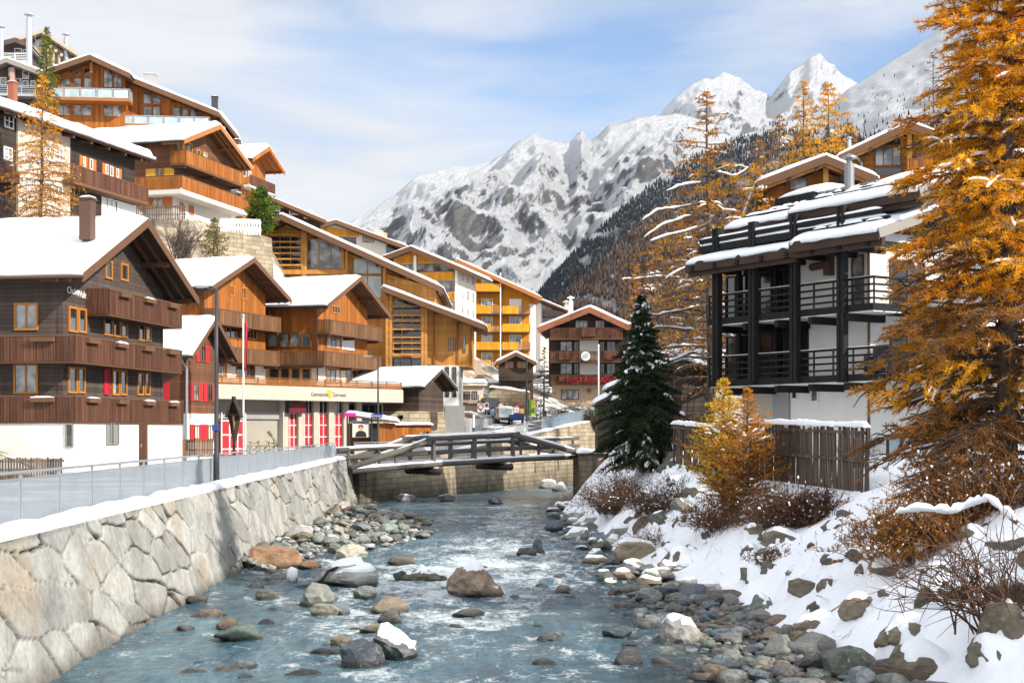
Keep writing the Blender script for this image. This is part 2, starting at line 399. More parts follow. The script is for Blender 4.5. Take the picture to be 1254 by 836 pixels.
def wave(X, Y):
    """ripples and standing waves; the river runs along y"""
    rp = sst(34, 44, Y) * (1 - sst(60, 74, Y)) + .35
    z = .045 * noise.noise((X * .55, Y * .75, 0)) + .040 * noise.noise((X * 1.3, Y * 1.9, 3)) + .020 * noise.noise((X * 3.1, Y * 3.6, 7)) + .010 * noise.noise((X * 6, Y * 6, 9))
    return z * (.8 + 1.1 * rp)
NXW, NYW = 190, 760
yw = 12 + (190 - 12) * np.linspace(0, 1, NYW) ** 1.75
VW = np.zeros((NXW, NYW, 3))
for j, Y in enumerate(yw):
    x0 = wallX(Y) - .8; x1 = toeX(Y) + 1.0
    for i in range(NXW):
        X = lerp(x0, x1, i / (NXW - 1)); VW[i, j] = (X, Y, zw(Y) + wave(X, Y))
VW = VW.reshape(-1, 3)
XW, YW = VW[:, 0], VW[:, 1]
sx_ = np.array([shoreX(y) for y in YW]); wx_ = np.array([wallX(y) for y in YW])
mid = fbm(XW * .35, YW * .13, 2.0, 3) * .5
foam = ridged(XW * .55 + .6 * fbm(XW * .3, YW * .2, 0, 2), YW * .22, 3) * .5 + fbm(XW * 1.9, YW * .9, 1.0, 3) * .55
core = np.exp(-((XW + 1.2 + 1.0 * np.sin(YW * .07)) / 3.2) ** 2)
rap = np.exp(-((YW - 47) / 11) ** 2) * .50 + np.exp(-((YW - 70) / 16) ** 2) * .30 + np.exp(-((YW - 33) / 5) ** 2) * .22 + np.exp(-((YW - 26) / 3) ** 2) * .1
foam = foam * .34 + core * .14 + rap * (.25 + .75 * core) * 1.0 - .32
shal = np.clip(1 - (sx_ - .1 - XW) / 3.4, 0, 1) ** 1.3
shl = np.clip(1 - (XW - wx_ - 2.0) / 5.0, 0, 1) * np.exp(-((YW - 66) / 24) ** 2)
shal = np.clip(shal + shl + .20 * fbm(XW * .5, YW * .4, 6.0, 3), 0, 1)
t = NT('river_water'); co = t.coord('Object')
fo = t.attr('foam', 'Fac'); sh = t.attr('shallow', 'Fac')
nf = t.math('ADD', t.math('MULTIPLY', t.noise(t.mapped(co, (1.0, .8, 1)), 2.1, 8, .68, 1.2), .6), t.math('MULTIPLY', t.noise(t.mapped(co, (1.3, .9, 1)), 7.0, 6, .65, .8), .4))
ff = t.ramp(t.math('ADD', fo, t.math('MULTIPLY', t.math('SUBTRACT', nf, .5), 3.2)), (.10, 0.0), (.75, 1.0))
nl = t.noise(t.mapped(co, (.5, .16, 1)), 1.6, 5, .6)
deep = t.mix(t.ramp(nl, (.35, 0.0), (.68, 1.0)), (.040, .092, .132), (.130, .220, .262))
b1 = t.noise(t.mapped(co, (1.0, .62, 1)), 3.4, 6, .62, .5); b2 = t.noise(t.mapped(co, (1, .7, 1)), 13, 4, .6)
nrm = t.bump(t.math('ADD', b1, t.math('MULTIPLY', b2, .34)), 1.0, .26)
wat = t.pbr(deep, .07, nrm, .6, IOR=1.33)
tr = t.n('ShaderNodeBsdfTransparent', i_Color=(.80, .88, .84))
gl = t.n('ShaderNodeBsdfGlossy', i_Color=(.9, .95, 1), i_Roughness=.08, i_Normal=nrm)
fr = t.n('ShaderNodeFresnel', i_IOR=1.33, i_Normal=nrm)
ms = t.n('ShaderNodeMixShader'); t.set(ms.inputs[0], fr); t.set(ms.inputs[1], tr); t.set(ms.inputs[2], gl)
m2 = t.n('ShaderNodeMixShader'); t.set(m2.inputs[0], t.math('MULTIPLY', t.ramp(sh, (.1, 0.0), (.9, 1.0)), .80)); t.set(m2.inputs[1], wat); t.set(m2.inputs[2], ms.outputs[0])
fm = t.pbr((.78, .84, .86), .6, nrm, .3)
m3 = t.n('ShaderNodeMixShader'); t.set(m3.inputs[0], t.math('MULTIPLY', ff, .85)); t.set(m3.inputs[1], m2.outputs[0]); t.set(m3.inputs[2], fm)
WATER = t.done(m3.outputs[0])
tag(np_mesh('river_water', VW, grid_faces(NXW, NYW), WATER, None, True, attrs={'foam': foam, 'shallow': shal}), kind='structure')

# ------------------------------------------------------------------ mountains
TREE_LINE = [(560, 470), (640, 380), (700, 318), (760, 262), (810, 224), (860, 192), (905, 176), (950, 166), (1000, 170), (1060, 176), (1150, 168), (1254, 150)]
def ridge_sheet(name, px0, px1, n, m, sky_pts, base_py, Y0, Y1, amp, freq, mat_, seed, tilt=.5, back=True, jag=0.0, profile=1.0):
    """a mountain side that climbs from its foot to the skyline, with a back"""
    pxs = np.linspace(px0, px1, n)
    sp_ = np.interp(pxs, [p[0] for p in sky_pts], [p[1] for p in sky_pts])
    y1 = np.interp(pxs, [px0, px1], Y1) if hasattr(Y1, '__len__') else np.full(n, float(Y1))
    by = np.interp(pxs, [px0, px1], base_py) if hasattr(base_py, '__len__') else np.full(n, float(base_py))
    v = np.concatenate([np.linspace(0, 1, m), [1.04, 1.15, 1.5]]) if back else np.linspace(0, 1, m)
    P, Vv = np.meshgrid(pxs, v, indexing='ij')
    vc = np.clip(Vv, 0, 1)
    Y = Y0 + (y1[:, None] - Y0) * Vv
    zb = EYE + (HZ - by[:, None]) / F * Y0; zt = EYE + (HZ - sp_[:, None]) / F * y1[:, None]
    Z = zb + (zt - zb) * np.where(Vv <= 1, vc ** profile, 1 - (Vv - 1) * 1.6)
    X = (P - CX) / F * Y
    q = freq; ra = (X - tilt * Z) / math.hypot(1, tilt); rb = (Z + tilt * X) / math.hypot(1, tilt)
    nz = np.zeros_like(X)
    for idx in np.ndindex(X.shape):
        p = Vector((ra[idx] * q + seed, rb[idx] * q * .55, Y[idx] * q * .35 + seed))
        nz[idx] = noise.ridged_multi_fractal(p, 1.0, 2.3, 3, 1.0, 2.0) - 1.0 + .30 * (noise.ridged_multi_fractal(p * 5.3, .9, 2.1, 5, 1.0, 2.0) - 1.0)
    wgt = np.sin(np.pi * np.clip(vc, 0, 1) ** .8) * .85 + .15
    wgt = np.where(Vv >= .999, .10 + jag, wgt)
    disp = amp * nz * wgt
    Y = Y - disp * .75; Z = Z + disp * .45
    V = np.stack([X, Y, Z], -1).reshape(-1, 3)
    PY = (HZ - (V[:, 2] - EYE) / V[:, 1] * F); PX = CX + V[:, 0] / V[:, 1] * F
    tl = np.interp(PX, [p[0] for p in TREE_LINE], [p[1] for p in TREE_LINE])
    o = np_mesh(name, V, grid_faces(n, len(v)), mat_, None, False, attrs={'forest': np.clip((PY - tl) / 8, 0, 1)})
    return tag(o, kind='structure')
def mountain_mat(name, rock1, rock2, snow_bias, s, low_z=None):
    t = NT(name); co = t.coord('Object'); ge = t.n('ShaderNodeNewGeometry'); sn = t.n('ShaderNodeSeparateXYZ', i_0=ge.outputs['Normal'])
    rot = t.mapped(co, (1, 1, 1), rot=(0, R(45), 0))
    a = t.noise(t.mapped(rot, (.30, 1, 1.5)), .020 * s, 9, .70, .5); b = t.noise(t.mapped(rot, (.18, 1, 1.8)), .075 * s, 8, .72, .4); d = t.noise(co, .25 * s, 5, .7); lg = t.noise(rot, .0016 * s, 4, .6)
    e = t.math('ADD', t.math('MULTIPLY', sn.outputs[2], .95), t.math('ADD', t.math('MULTIPLY', t.math('SUBTRACT', a, .5), 1.15), t.math('ADD', t.math('MULTIPLY', t.math('SUBTRACT', b, .5), 1.35), t.math('ADD', t.math('MULTIPLY', t.math('SUBTRACT', d, .5), .45), t.math('MULTIPLY', t.math('SUBTRACT', lg, .5), .6)))))
    f = t.ramp(t.math('ADD', e, snow_bias), (.46, 0.0), (.58, 1.0))
    rock = t.mix(t.ramp(a, (.4, 0.0), (.6, 1.0)), rock1, rock2)
    c = t.mix(f, rock, (.86, .885, .93))
    if low_z: c = t.mix(t.math('MULTIPLY', t.attr('forest', 'Fac'), t.ramp(t.noise(co, .02, 5, .6), (.36, 1.0), (.62, .35))), c, (.085, .066, .052))
    h = t.math('ADD', a, t.math('MULTIPLY', b, .5))
    return t.done(t.pbr(c, .85, t.bump(h, 1.0, 90 / s), .05))
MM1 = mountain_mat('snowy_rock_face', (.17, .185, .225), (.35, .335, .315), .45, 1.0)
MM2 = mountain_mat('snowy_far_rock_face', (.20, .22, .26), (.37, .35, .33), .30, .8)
MM3 = mountain_mat('snowy_open_slope', (.10, .085, .07), (.20, .17, .14), .34, 2.0, True)
SKY_B = [(700, 250), (760, 175), (808, 141), (835, 115), (850, 103), (862, 96), (872, 97), (885, 89), (893, 90), (905, 97), (925, 106), (945, 114), (955, 102), (968, 88), (985, 77), (992, 70), (1003, 65), (1010, 72), (1025, 84), (1040, 95), (1056, 108), (1120, 150), (1250, 240)]
SKY_A = [(330, 345), (405, 286), (440, 268), (455, 258), (470, 246), (485, 236), (500, 222), (515, 212), (530, 206), (545, 202), (557, 198), (570, 201), (585, 200), (600, 197), (615, 190), (630, 181), (645, 172), (655, 167), (663, 171), (680, 178), (698, 179), (706, 170), (713, 165), (722, 176), (733, 170), (745, 161), (770, 154), (800, 144), (825, 143), (850, 150), (900, 172), (960, 205), (1080, 290)]
SKY_C = [(560, 455), (640, 384), (660, 358), (675, 340), (700, 312), (725, 288), (750, 264), (800, 224), (850, 190), (880, 176), (900, 166), (925, 160), (950, 150), (975, 146), (1000, 138), (1020, 126), (1040, 108), (1060, 96), (1090, 76), (1110, 64), (1130, 51), (1150, 36), (1170, 24), (1195, 7), (1254, -38), (1420, -140)]
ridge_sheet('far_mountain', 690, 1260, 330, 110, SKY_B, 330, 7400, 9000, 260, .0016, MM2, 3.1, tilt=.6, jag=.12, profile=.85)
ridge_sheet('mountain', 320, 1090, 480, 190, SKY_A, (440, 400), 3900, 5400, 290, .0014, MM1, 8.4, tilt=1.0, jag=.13, profile=.9)
ridge_sheet('mountain_slope', 550, 1430, 280, 120, SKY_C, 480, 900, (2300, 2700), 30, .0048, MM3, 5.5, tilt=-.5, profile=1.0)
# ------------------------------------------------------------------ left river wall of big irregular stones
def voronoi_wall():
    y0, y1 = 7.0, 98.2
    s = np.concatenate([np.arange(y0, 44, .05), np.arange(44, 65, .08), np.arange(65, y1, .13)]); hs = np.linspace(0, 1, 78)
    S, H = np.meshgrid(s, hs, indexing='ij')
    zf = -2.45 - .0086 * S - .55; zt = np.full_like(S, -.10); Z = zf + (zt - zf) * H
    k = (Z + .1) / (zf + .1)
    wob = .05 * fbm(S * .5, Z * .8, 1, 3)
    X = -8.27 - .0371 * S + .45 + .62 * k
    rs = np.random.default_rng(5); seeds = []; SQ, SHR = .42, 1.35           # long slabs, joints leaning with the current
    sa0, sa1 = (y0 - 5) * SQ, (y1 + 5) * SQ
    for i in range(int((sa1 - sa0) / .80)):
        for j in range(6):
            if rs.random() < .18: continue
            seeds.append((sa0 + i * .80 + rs.uniform(-.40, .40) + (j % 2) * .4, -3.9 + j * .80 + rs.uniform(-.34, .34)))
    seeds = np.array(seeds); tint = rs.uniform(-1, 1, len(seeds)); tx = rs.uniform(-.008, .008, len(seeds)); tz = rs.uniform(-.035, .035, len(seeds)); off = rs.uniform(-.02, .02, len(seeds))
    a = ((S + SHR * Z) * SQ + .10 * fbm(S * .5, Z * 1.1, 2, 3)).ravel(); b = (Z + .12 * fbm(S * .45, Z * .9, 7, 3)).ravel()
    sa = seeds[:, 0]; sb = seeds[:, 1]
    f1 = np.full(a.size, 9e9); f2 = f1.copy(); id1 = np.zeros(a.size, int)
    for q in range(len(seeds)):
        near = np.abs(a - sa[q]) < 4
        d = np.full(a.size, 9e9); d[near] = np.hypot(a[near] - sa[q], b[near] - sb[q])
        c1 = d < f1; f2 = np.where(c1, f1, np.minimum(f2, d)); id1 = np.where(c1, q, id1); f1 = np.where(c1, d, f1)
    e = (f2 - f1).reshape(S.shape); ID = id1.reshape(S.shape)
    open_ = np.clip(.5 + .9 * fbm(S * .55, Z * .7, 4, 3), 0, 1)
    wdt = .020 + .042 * open_ ** 2
    crack = np.clip((1 - e / wdt) * 2.5, 0, 1) * np.clip(.60 + 1.4 * (open_ - .35), .50, 1)
    ii = ID
    disp = off[ii] + tx[ii] * (S - seeds[ii, 0] / SQ) + tz[ii] * (Z - seeds[ii, 1]) + .010 * fbm(S * 2.6, Z * 2.6, 3, 4) + wob * .35
    # splits inside the stones
    spl = np.clip(1 - np.abs(fbm((S + 1.2 * Z) * .30, Z * .30, 9, 4)) / .03, 0, 1) * np.clip(fbm(S * .4, Z * .4, 12, 2) * 2, 0, 1)
    disp = disp - .13 * crack - .07 * spl
    top = np.clip((H - .97) / .03, 0, 1)
    X = X + disp * (1 - top) + .02 * top
    V = np.stack([X, S, Z], -1)
    # flat coping on top, running back under the snow and down behind
    cop = np.stack([np.stack([-8.27 - .0371 * s - .9, s, np.full_like(s, -.10)], -1), np.stack([-8.27 - .0371 * s - .9, s, np.full_like(s, -3.5)], -1)], 1)
    V = np.concatenate([V, cop], 1)
    t1 = .5 + .5 * tint[ii]
    base = np.stack([np.interp(t1, [0, .5, 1], [.27, .335, .395]), np.interp(t1, [0, .5, 1], [.27, .332, .388]), np.interp(t1, [0, .5, 1], [.25, .308, .355])], -1)
    m = (1 + .22 * fbm(S * 1.3, Z * 1.3, 5, 5))[..., None]; base = base * m
    ochre = np.clip(fbm(S * .45, Z * .9, 15, 4) * 1.5 - .6, 0, 1)[..., None] * .40
    base = base * (1 - ochre) + np.array([.36, .25, .13]) * ochre
    dirt = np.clip(crack * 1.3 + spl * .6, 0, 1)[..., None]
    base = base * (1 - dirt * .92) + np.array([.035, .026, .02]) * dirt * .92
    wet = np.clip(1 - (Z - (zf + .55)) / (.28 + .3 * (fbm(S * .6, Z * .2, 3, 3) + .6)), 0, 1)[..., None] * .75
    base = base * (1 - wet) + np.array([.085, .07, .05]) * wet
    cols = np.concatenate([base, np.full((len(s), 2, 3), .3)], 1).reshape(-1, 3)
    t = NT('river_wall_stone'); co = t.coord(); n = t.noise(co, 6, 8, .65); n2 = t.noise(co, 28, 5, .6)
    c = t.mix(1.0, t.attr('col'), t.ramp(n, (.25, .66), (.75, 1.22)), 'MULTIPLY')
    mm = t.done(t.pbr(c, .8, t.bump(t.math('ADD', n, t.math('MULTIPLY', n2, .5)), .5, .05), .25))
    return np_mesh('river_wall', V.reshape(-1, 3), grid_faces(len(s), 80), mm, None, False, cols=cols)
rw = tag(voronoi_wall(), 'long leaning river wall of big pale split stones under the mesh railing', 'stone wall')

def snow_strip(name, path, width, thick, parent=None, n_across=7, seed=0, m=SNOW, side=None):
    """a band of lying snow along a path: rounded, lumpy, closed below"""
    path = [Vector(p) for p in path]; V = []; na = n_across
    for i, p in enumerate(path):
        d = (path[min(i + 1, len(path) - 1)] - path[max(i - 1, 0)]).normalized(); r = (d.cross(Vector((0, 0, 1))).normalized()) if side is None else Vector(side)
        wv = width * (1 + .22 * noise.noise(p * .9 + Vector((seed, 0, 0)))); tv = thick * (1 + .55 * noise.noise(p * .8 + Vector((0, seed, 3))))
        if i in (0, len(path) - 1): tv *= .35
        for k in range(na):
            q = k / (na - 1) * 2 - 1
            V.append(p + r * (q * wv / 2) + Vector((0, 0, tv * (1 - abs(q) ** 3.2))))
        for k in range(na - 1, -1, -1):
            q = k / (na - 1) * 2 - 1
            V.append(p + r * (q * wv / 2 * .96) - Vector((0, 0, .012)))
    k = 2 * na; f = []
    for i in range(len(path) - 1):
        for j in range(k): f.append((i * k + j, i * k + (j + 1) % k, (i + 1) * k + (j + 1) % k, (i + 1) * k + j))
    b = MB(); b.add(V, f); b.add(V[:k], [tuple(range(k))]); b.add(V[-k:], [tuple(range(k - 1, -1, -1))])
    return b.build(name, m, parent, True)
snow_strip('snow_strip', [(wallX(y) + .10, y, -.10) for y in np.arange(8, 97.5, .7)], .74, .20, rw, 9, 2)

# railing with perforated sheet panels
def mesh_panel_mat(name, col, open_):
    t = NT(name); co = t.coord()
    tr = t.n('ShaderNodeBsdfTransparent'); p = t.pbr(t.mix(t.noise(co, 1.2, 4), col, tuple(x * .8 for x in col)), .5, None, .4, .35)
    mm = t.n('ShaderNodeMixShader', i_0=open_); t.set(mm.inputs[1], p); t.set(mm.inputs[2], tr); return t.done(mm.outputs[0])
PANEL = mesh_panel_mat('perforated_steel_sheet', (.43, .48, .53), .26)
def railing(name, label, pts, z0s, spacing_pts, h=1.08, panel=PANEL, group=None, gap=.10, cat='railing', post_w=.055):
    """pts: successive post feet"""
    o = thing(name, label, cat, pts[0], 0, group); b0 = Vector(pts[0])
    P = [Vector(p) - b0 for p in pts]; up = Vector((0, 0, 1))
    hr = MB()
    for a, b in zip(P, P[1:]):
        hr.bar(a + up * h, b + up * h, .075, .05); hr.bar(a + up * (gap - .02), b + up * (gap - .02), .03, .04); hr.bar(a + up * (h - .13), b + up * (h - .13), .03, .03)
    hr.build('handrail', METAL, o)
    for p in P:
        m = MB(); m.bar(p, p + up * (h - .026), .05, post_w, (0, 1, 0)); m.box(p.x - .09, p.x + .09, p.y - .06, p.y + .06, p.z, p.z + .012); m.build('post', METAL, o)
    for a, b in zip(P, P[1:]):
        d = (b - a).normalized(); r = d.cross(up).normalized() * .012
        m = MB(); a2 = a + d * .05; b2 = b - d * .05
        m.prism([a2 + up * gap - r, b2 + up * gap - r, b2 + up * (h - .15) - r, a2 + up * (h - .15) - r], r * 2)
        m.build('mesh_panel', panel, o)
    return o
ys = [8.6 + 2.62 * i for i in range(35)]
railing('mesh_railing', 'galvanised railing with perforated sheet panels on top of the left river wall', [(wallX(y) - .27, y, -.10) for y in ys if y < 97], None, None)

# ------------------------------------------------------------------ masonry wall round the bend beyond the bridge
t = NT('squared_masonry'); sA = t.attr('s', 'Fac'); hA = t.attr('h', 'Fac'); vv = t.n('ShaderNodeCombineXYZ', i_0=sA, i_1=hA, i_2=0.0)
br = t.n('ShaderNodeTexBrick'); t.set(br.inputs['Vector'], vv); br.inputs['Scale'].default_value = 1.0; br.inputs['Brick Width'].default_value = 1.1; br.inputs['Row Height'].default_value = .42
br.inputs['Mortar Size'].default_value = .022; br.inputs['Color1'].default_value = (.26, .215, .15, 1); br.inputs['Color2'].default_value = (.37, .31, .215, 1); br.inputs['Mortar'].default_value = (.16, .125, .085, 1); br.offset = .37
n = t.noise(vv, .8, 7, .65); n2 = t.noise(t.mapped(vv, (1.4, .22, 1)), .9, 5, .6); co = t.coord()
c = t.mix(1.0, br.outputs[0], t.ramp(n, (.25, .62), (.75, 1.25)), 'MULTIPLY')
c = t.mix(t.ramp(n2, (.54, 0.0), (.70, .75)), c, (.10, .075, .05))
MASON = t.done(t.pbr(c, .85, t.bump(t.math('ADD', t.math('MULTIPLY', br.outputs[1], -1.0), t.math('MULTIPLY', t.noise(vv, 5, 5), .6)), .6, .08), .2))
def strip_wall(name, path, thick, m, parent=None):
    """upright wall along (x, y, z0, z1) points; carries length and height for its masonry"""
    P = [(Vector((p[0], p[1], 0)), p[2], p[3]) for p in path]; V = []; S = []; H = []; s = 0
    for i, (p, z0, z1) in enumerate(P):
        d = (P[min(i + 1, len(P) - 1)][0] - P[max(i - 1, 0)][0]).normalized(); r = Vector((d.y, -d.x, 0))
        if i: s += (p - P[i - 1][0]).length
        for q, z in ((0, z0), (0, z1), (-thick, z1), (-thick, z0)):
            bt = .06 * (z1 - z) if q == 0 else 0
            V.append(p + r * (q + bt) + Vector((0, 0, z))); S.append(s + (0 if q == 0 else .4)); H.append(z)
    f = []
    for i in range(len(P) - 1):
        for j in range(4): f.append((i * 4 + j, i * 4 + (j + 1) % 4, (i + 1) * 4 + (j + 1) % 4, (i + 1) * 4 + j))
    f.append((0, 1, 2, 3)); e = (len(P) - 1) * 4; f.append((e + 3, e + 2, e + 1, e))
    return np_mesh(name, V, f, m, parent, False, attrs={'s': S, 'h': H})
def farwall_top(y): return zroad(y) - .12
fw = strip_wall('bend_wall', [(wallX(y) + .7, y, zw(y) - .8, farwall_top(y)) for y in (97.8, 100, 104, 108, 112, 116, 120, 126, 132, 138, 144, 150, 158, 166, 175, 190)], 1.6, MASON)
tag(fw, 'tan squared stone wall round the river bend, seen under the timber bridge', 'stone wall')
snow_strip('snow', [(wallX(y) + .25, y, farwall_top(y)) for y in np.arange(98.3, 176, 1.6)], .8, .16, fw, 7, 9)
# light railing standing on that wall
railing('river_railing', 'pale sheet metal railing on the bend wall behind the timber bridge', [(wallX(y) - .1, y, farwall_top(y)) for y in np.arange(99, 137, 3.2)], None, None, 1.1, mesh_panel_mat('pale_sheet', (.60, .60, .56), .12))
railing('ramp_railing', 'blue grey glazed railing beside the street ramp near the info board', [(wallX(y) - .1, y, farwall_top(y)) for y in np.arange(138.2, 156, 2.7)], None, None, 1.25, mesh_panel_mat('blue_grey_glazing', (.26, .34, .40), .25))

# ------------------------------------------------------------------ timber bridge
bA = at(431, 576, 94.5); bB = at(706, 559, 107)
dd = (bB - bA); L = dd.length; bd = dd.normalized(); bn = Vector((0, 0, 1)).cross(bd).normalized()   # bn points away from the viewer
br_ = thing('timber_bridge', 'grey weathered log footbridge over the river with snow on its rails', 'bridge', bA)
def bp(s, q, h): return bd * (s * L) + bn * q + Vector((0, 0, h))
bw = 3.0
m = MB()
for i in range(46):
    s0 = i / 46; m.bar(bp(s0 + .010, .1, .10), bp(s0 + .010, bw - .1, .10), .36, .09)
m.build('deck', W_LOG, br_)
sd = snow_strip('snow', [bp(s, bw * .5, .146) for s in np.linspace(.01, .99, 40)], bw * .86, .10, br_, 11, 4)
for q in (0.0, bw):
    m = MB(); m.tube([bp(0, q, -.05), bp(.35, q, .10), bp(.7, q, .10), bp(1, q, 0)], [.19, .21, .21, .2], 10); o = m.build('edge_beam', W_LOG, br_, True)
    snow_strip('snow', [bp(s, q, .13 + .12 * math.sin(math.pi * s)) for s in np.linspace(.01, .99, 42)], .34, .13, o, 7, 6 + q)
    hT = 1.92
    m = MB(); m.tube([bp(-.005, q, .18), bp(.335, q, hT - .05)], [.22, .2], 10); o = m.build('slanting_log', W_LOG, br_, True)
    snow_strip('snow', [bp(lerp(.02, .32, k), q, lerp(.18, hT - .08, k) + .17) for k in np.linspace(.3, 1, 14)], .2, .08, o, 5, 3)
    m = MB(); m.tube([bp(.30, q, hT), bp(.72, q, hT + .02)], [.21, .2], 10); o = m.build('top_log', W_LOG, br_, True)
    snow_strip('snow', [bp(k, q, hT + .16) for k in np.linspace(.31, .71, 20)], .26, .10, o, 5, 5)
    m = MB(); m.tube([bp(.69, q, hT - .03), bp(1.02, q, .25)], [.21, .23], 10); o = m.build('slanting_log', W_LOG, br_, True)
    snow_strip('snow', [bp(lerp(.70, 1.0, k), q, lerp(hT - .05, .28, k) + .19) for k in np.linspace(.02, 1, 18)], .32, .17, o, 5, 8)
    for s in (.335, .515, .69):
        m = MB(); m.bar(bp(s, q, -.15), bp(s, q, hT - .1), .26, .22, bd); m.build('post', W_LOG, br_)
for q in (.42, bw - .42):
    for s in (.0, .19, .42, .60, .83, 1.0):
        m = MB(); m.bar(bp(s, q, .1), bp(s, q, 1.5), .16, .16, bd); m.build('post', W_LOG, br_)
    for h in (.82, 1.42):
        m = MB(); m.tube([bp(-.04, q, h), bp(.5, q, h + .05), bp(1.03, q, h)], [.12, .12, .12], 8); o = m.build('handrail', W_LOG, br_, True)
    snow_strip('snow', [bp(s, q, 1.53) for s in np.linspace(0, 1, 36)], .16, .05, o, 5, 11)
for s in (.34, .66):
    m = MB(); m.tube([bp(s, -.55, -.42), bp(s, bw + .5, -.42)], [.27, .25], 12); o = m.build('cross_log', W_OLD, br_, True)
    snow_strip('snow', [bp(s, k, -.20) for k in np.linspace(-.52, .1, 6)], .36, .10, o, 5, 1)
# right pier
pc = at(730, 560, 106); PX0, PX1 = gx(704, 106), gx(768, 106)
m = strip_wall('bridge_pier', [(PX0 + .2, 104.6, -4.6, .10), (PX1 + 2, 104.6, -4.6, .25)], 4.5, MASON)
tag(m, 'stone pier with a snow cap carrying the right end of the bridge', 'pier')
snow_strip('snow_cap', [(x, 106.8, .12) for x in np.linspace(PX0 + .1, PX1 + 2, 14)], 4.9, .42, m, 11, 3)
m = MB(); m.bar((PX0 - .05, 104.0, -4.4), (PX0 - .05, 104.0, -.2), .34, .34)
tag(m.build('mooring_post', W_OLD), 'thick upright timber post against the right bridge pier', 'post')

# ------------------------------------------------------------------ stones
t = NT('river_stone'); co = t.coord(); oi = t.n('ShaderNodeObjectInfo')
of = t.n('ShaderNodeVectorMath', operation='ADD'); t.set(of.inputs[0], co); t.set(of.inputs[1], t.n('ShaderNodeVectorMath', operation='SCALE', i_0=oi.outputs['Location'], Scale=1.0).outputs[0] if False else oi.outputs['Location'])
n = t.noise(of.outputs[0], 3.2, 8, .66); n2 = t.noise(t.mapped(of.outputs[0], (1, 1, 3), rot=(.5, .3, 0)), 2.2, 6, .6, 1.2); n3 = t.noise(of.outputs[0], 16, 5, .65)
c = t.mix(1.0, oi.outputs['Color'], t.ramp(n, (.28, .55), (.72, 1.45)), 'MULTIPLY')
c = t.mix(t.ramp(n2, (.55, 0.0), (.68, .45)), c, (.30, .27, .22))
c = t.mix(t.ramp(n3, (.60, 0.0), (.72, .5)), c, (.06, .055, .05))
ps = t.n('ShaderNodeSeparateXYZ', i_0=t.n('ShaderNodeNewGeometry').outputs['Position'])
hw_ = t.math('ADD', t.math('SUBTRACT', ps.outputs[2], t.math('MULTIPLY', ps.outputs[1], -.0086)), 2.45)
wet = t.ramp(t.math('ADD', hw_, t.math('MULTIPLY', t.math('SUBTRACT', n, .5), .12)), (.06, 1.0), (.15, 0.0))
c = t.mix(t.math('MULTIPLY', wet, .68), c, (.018, .017, .014))
rgh = t.math('SUBTRACT', t.ramp(n, (.3, .75), (.7, .55)), t.math('MULTIPLY', wet, .42))
STONE = t.done(t.pbr(c, rgh, t.bump(t.math('ADD', n, t.math('MULTIPLY', n3, .35)), .6, .08), .35))
SNOWCAP = snow_mat('snow_cap', (.86, .88, .92), 1.4)
_rocks = []
def make_rock(seed, angular, sub=3, block=False):
    rs = random.Random(seed); bm = bmesh.new(); bmesh.ops.create_icosphere(bm, subdivisions=sub, radius=1)
    planes = []
    for i in range(int(5 + 8 * angular)):
        v = Vector((rs.gauss(0, 1), rs.gauss(0, 1), rs.gauss(0, .8))).normalized(); planes.append((v, rs.uniform(.50, .86)))
    if block: planes = [(Vector(n).normalized(), d) for n, d in (((1, .1, .1), .66), ((-1, .1, -.05), .68), ((.05, 1, 0), .6), ((0, -1, .12), .58), ((.08, 0, 1), .55), ((0, 0, -1), .6))]
    o = Vector((rs.uniform(0, 50), rs.uniform(0, 50), 0))
    for v in bm.verts:
        p = v.co.copy()
        for nrm, d in planes:
            q = p.dot(nrm) - d
            if q > 0: p -= nrm * q * .93
        p *= 1 + .15 * noise.noise(p * 1.4 + o) + .09 * noise.noise(p * 3.4 + o) * (1 + angular) + .035 * noise.noise(p * 8 + o) * (1 + angular)
        v.co = p
    for f in bm.faces: f.smooth = angular < .5
    bm.normal_update()
    me = bpy.data.meshes.new('rock'); bm.to_mesh(me); me.materials.append(STONE)
    for v in bm.verts:
        s = sst(.25, .80, v.normal.z); nn = noise.noise(v.co * 1.6 + o)
        s *= sst(-.30, .12, nn + .22)
        v.co = v.co + Vector((0, 0, 1)) * (.13 * s * (1 + .9 * nn)) + v.normal * (.03 * s) - v.co * (.16 * (1 - s))
    for f in bm.faces: f.smooth = True
    cap = bpy.data.meshes.new('snow_cap'); bm.to_mesh(cap); cap.materials.append(SNOWCAP); bm.free()
    return me, cap
for i in range(7): _rocks.append(make_rock(i, .45 + .1 * (i % 3)))
for i in range(9): _rocks.append(make_rock(100 + i, .8 + .1 * (i % 2)))
_rocks.append(make_rock(300, .6, 3, True))
SMALL = [make_rock(200 + i, .4 + .15 * (i % 4), 2) for i in range(8)]
def rock(loc, sx, sy, sz, col, label, group=None, snow=False, kind=0, rz=None, small=False, tiltx=0, name='rock', cat='rock'):
    me, cap = (SMALL if small else _rocks)[kind % (8 if small else 17)]
    o = link_mesh(name, me); o.location = loc; o.scale = (sx, sy, sz); o.rotation_euler = (tiltx, 0, rz if rz is not None else random.uniform(0, 6.28))
    o.color = (*col, 1); tag(o, label, cat, group)
    if snow:
        c = link_mesh('snow_cap', cap, o)
        c.scale = (1.0, 1.0, 1.0)
    return o
GREY = (.17, .175, .17); GREEN = (.145, .165, .15); BLUE = (.11, .14, .16); TAN = (.22, .18, .13); OCHRE = (.26, .18, .085); PALE = (.36, .355, .33); DARKR = (.045, .048, .05); BROWN = (.15, .115, .085); RUST = (.30, .16, .08)
RIVER = []
def waterY(py): return 4.22 / ((py - HZ) / F - .0086)
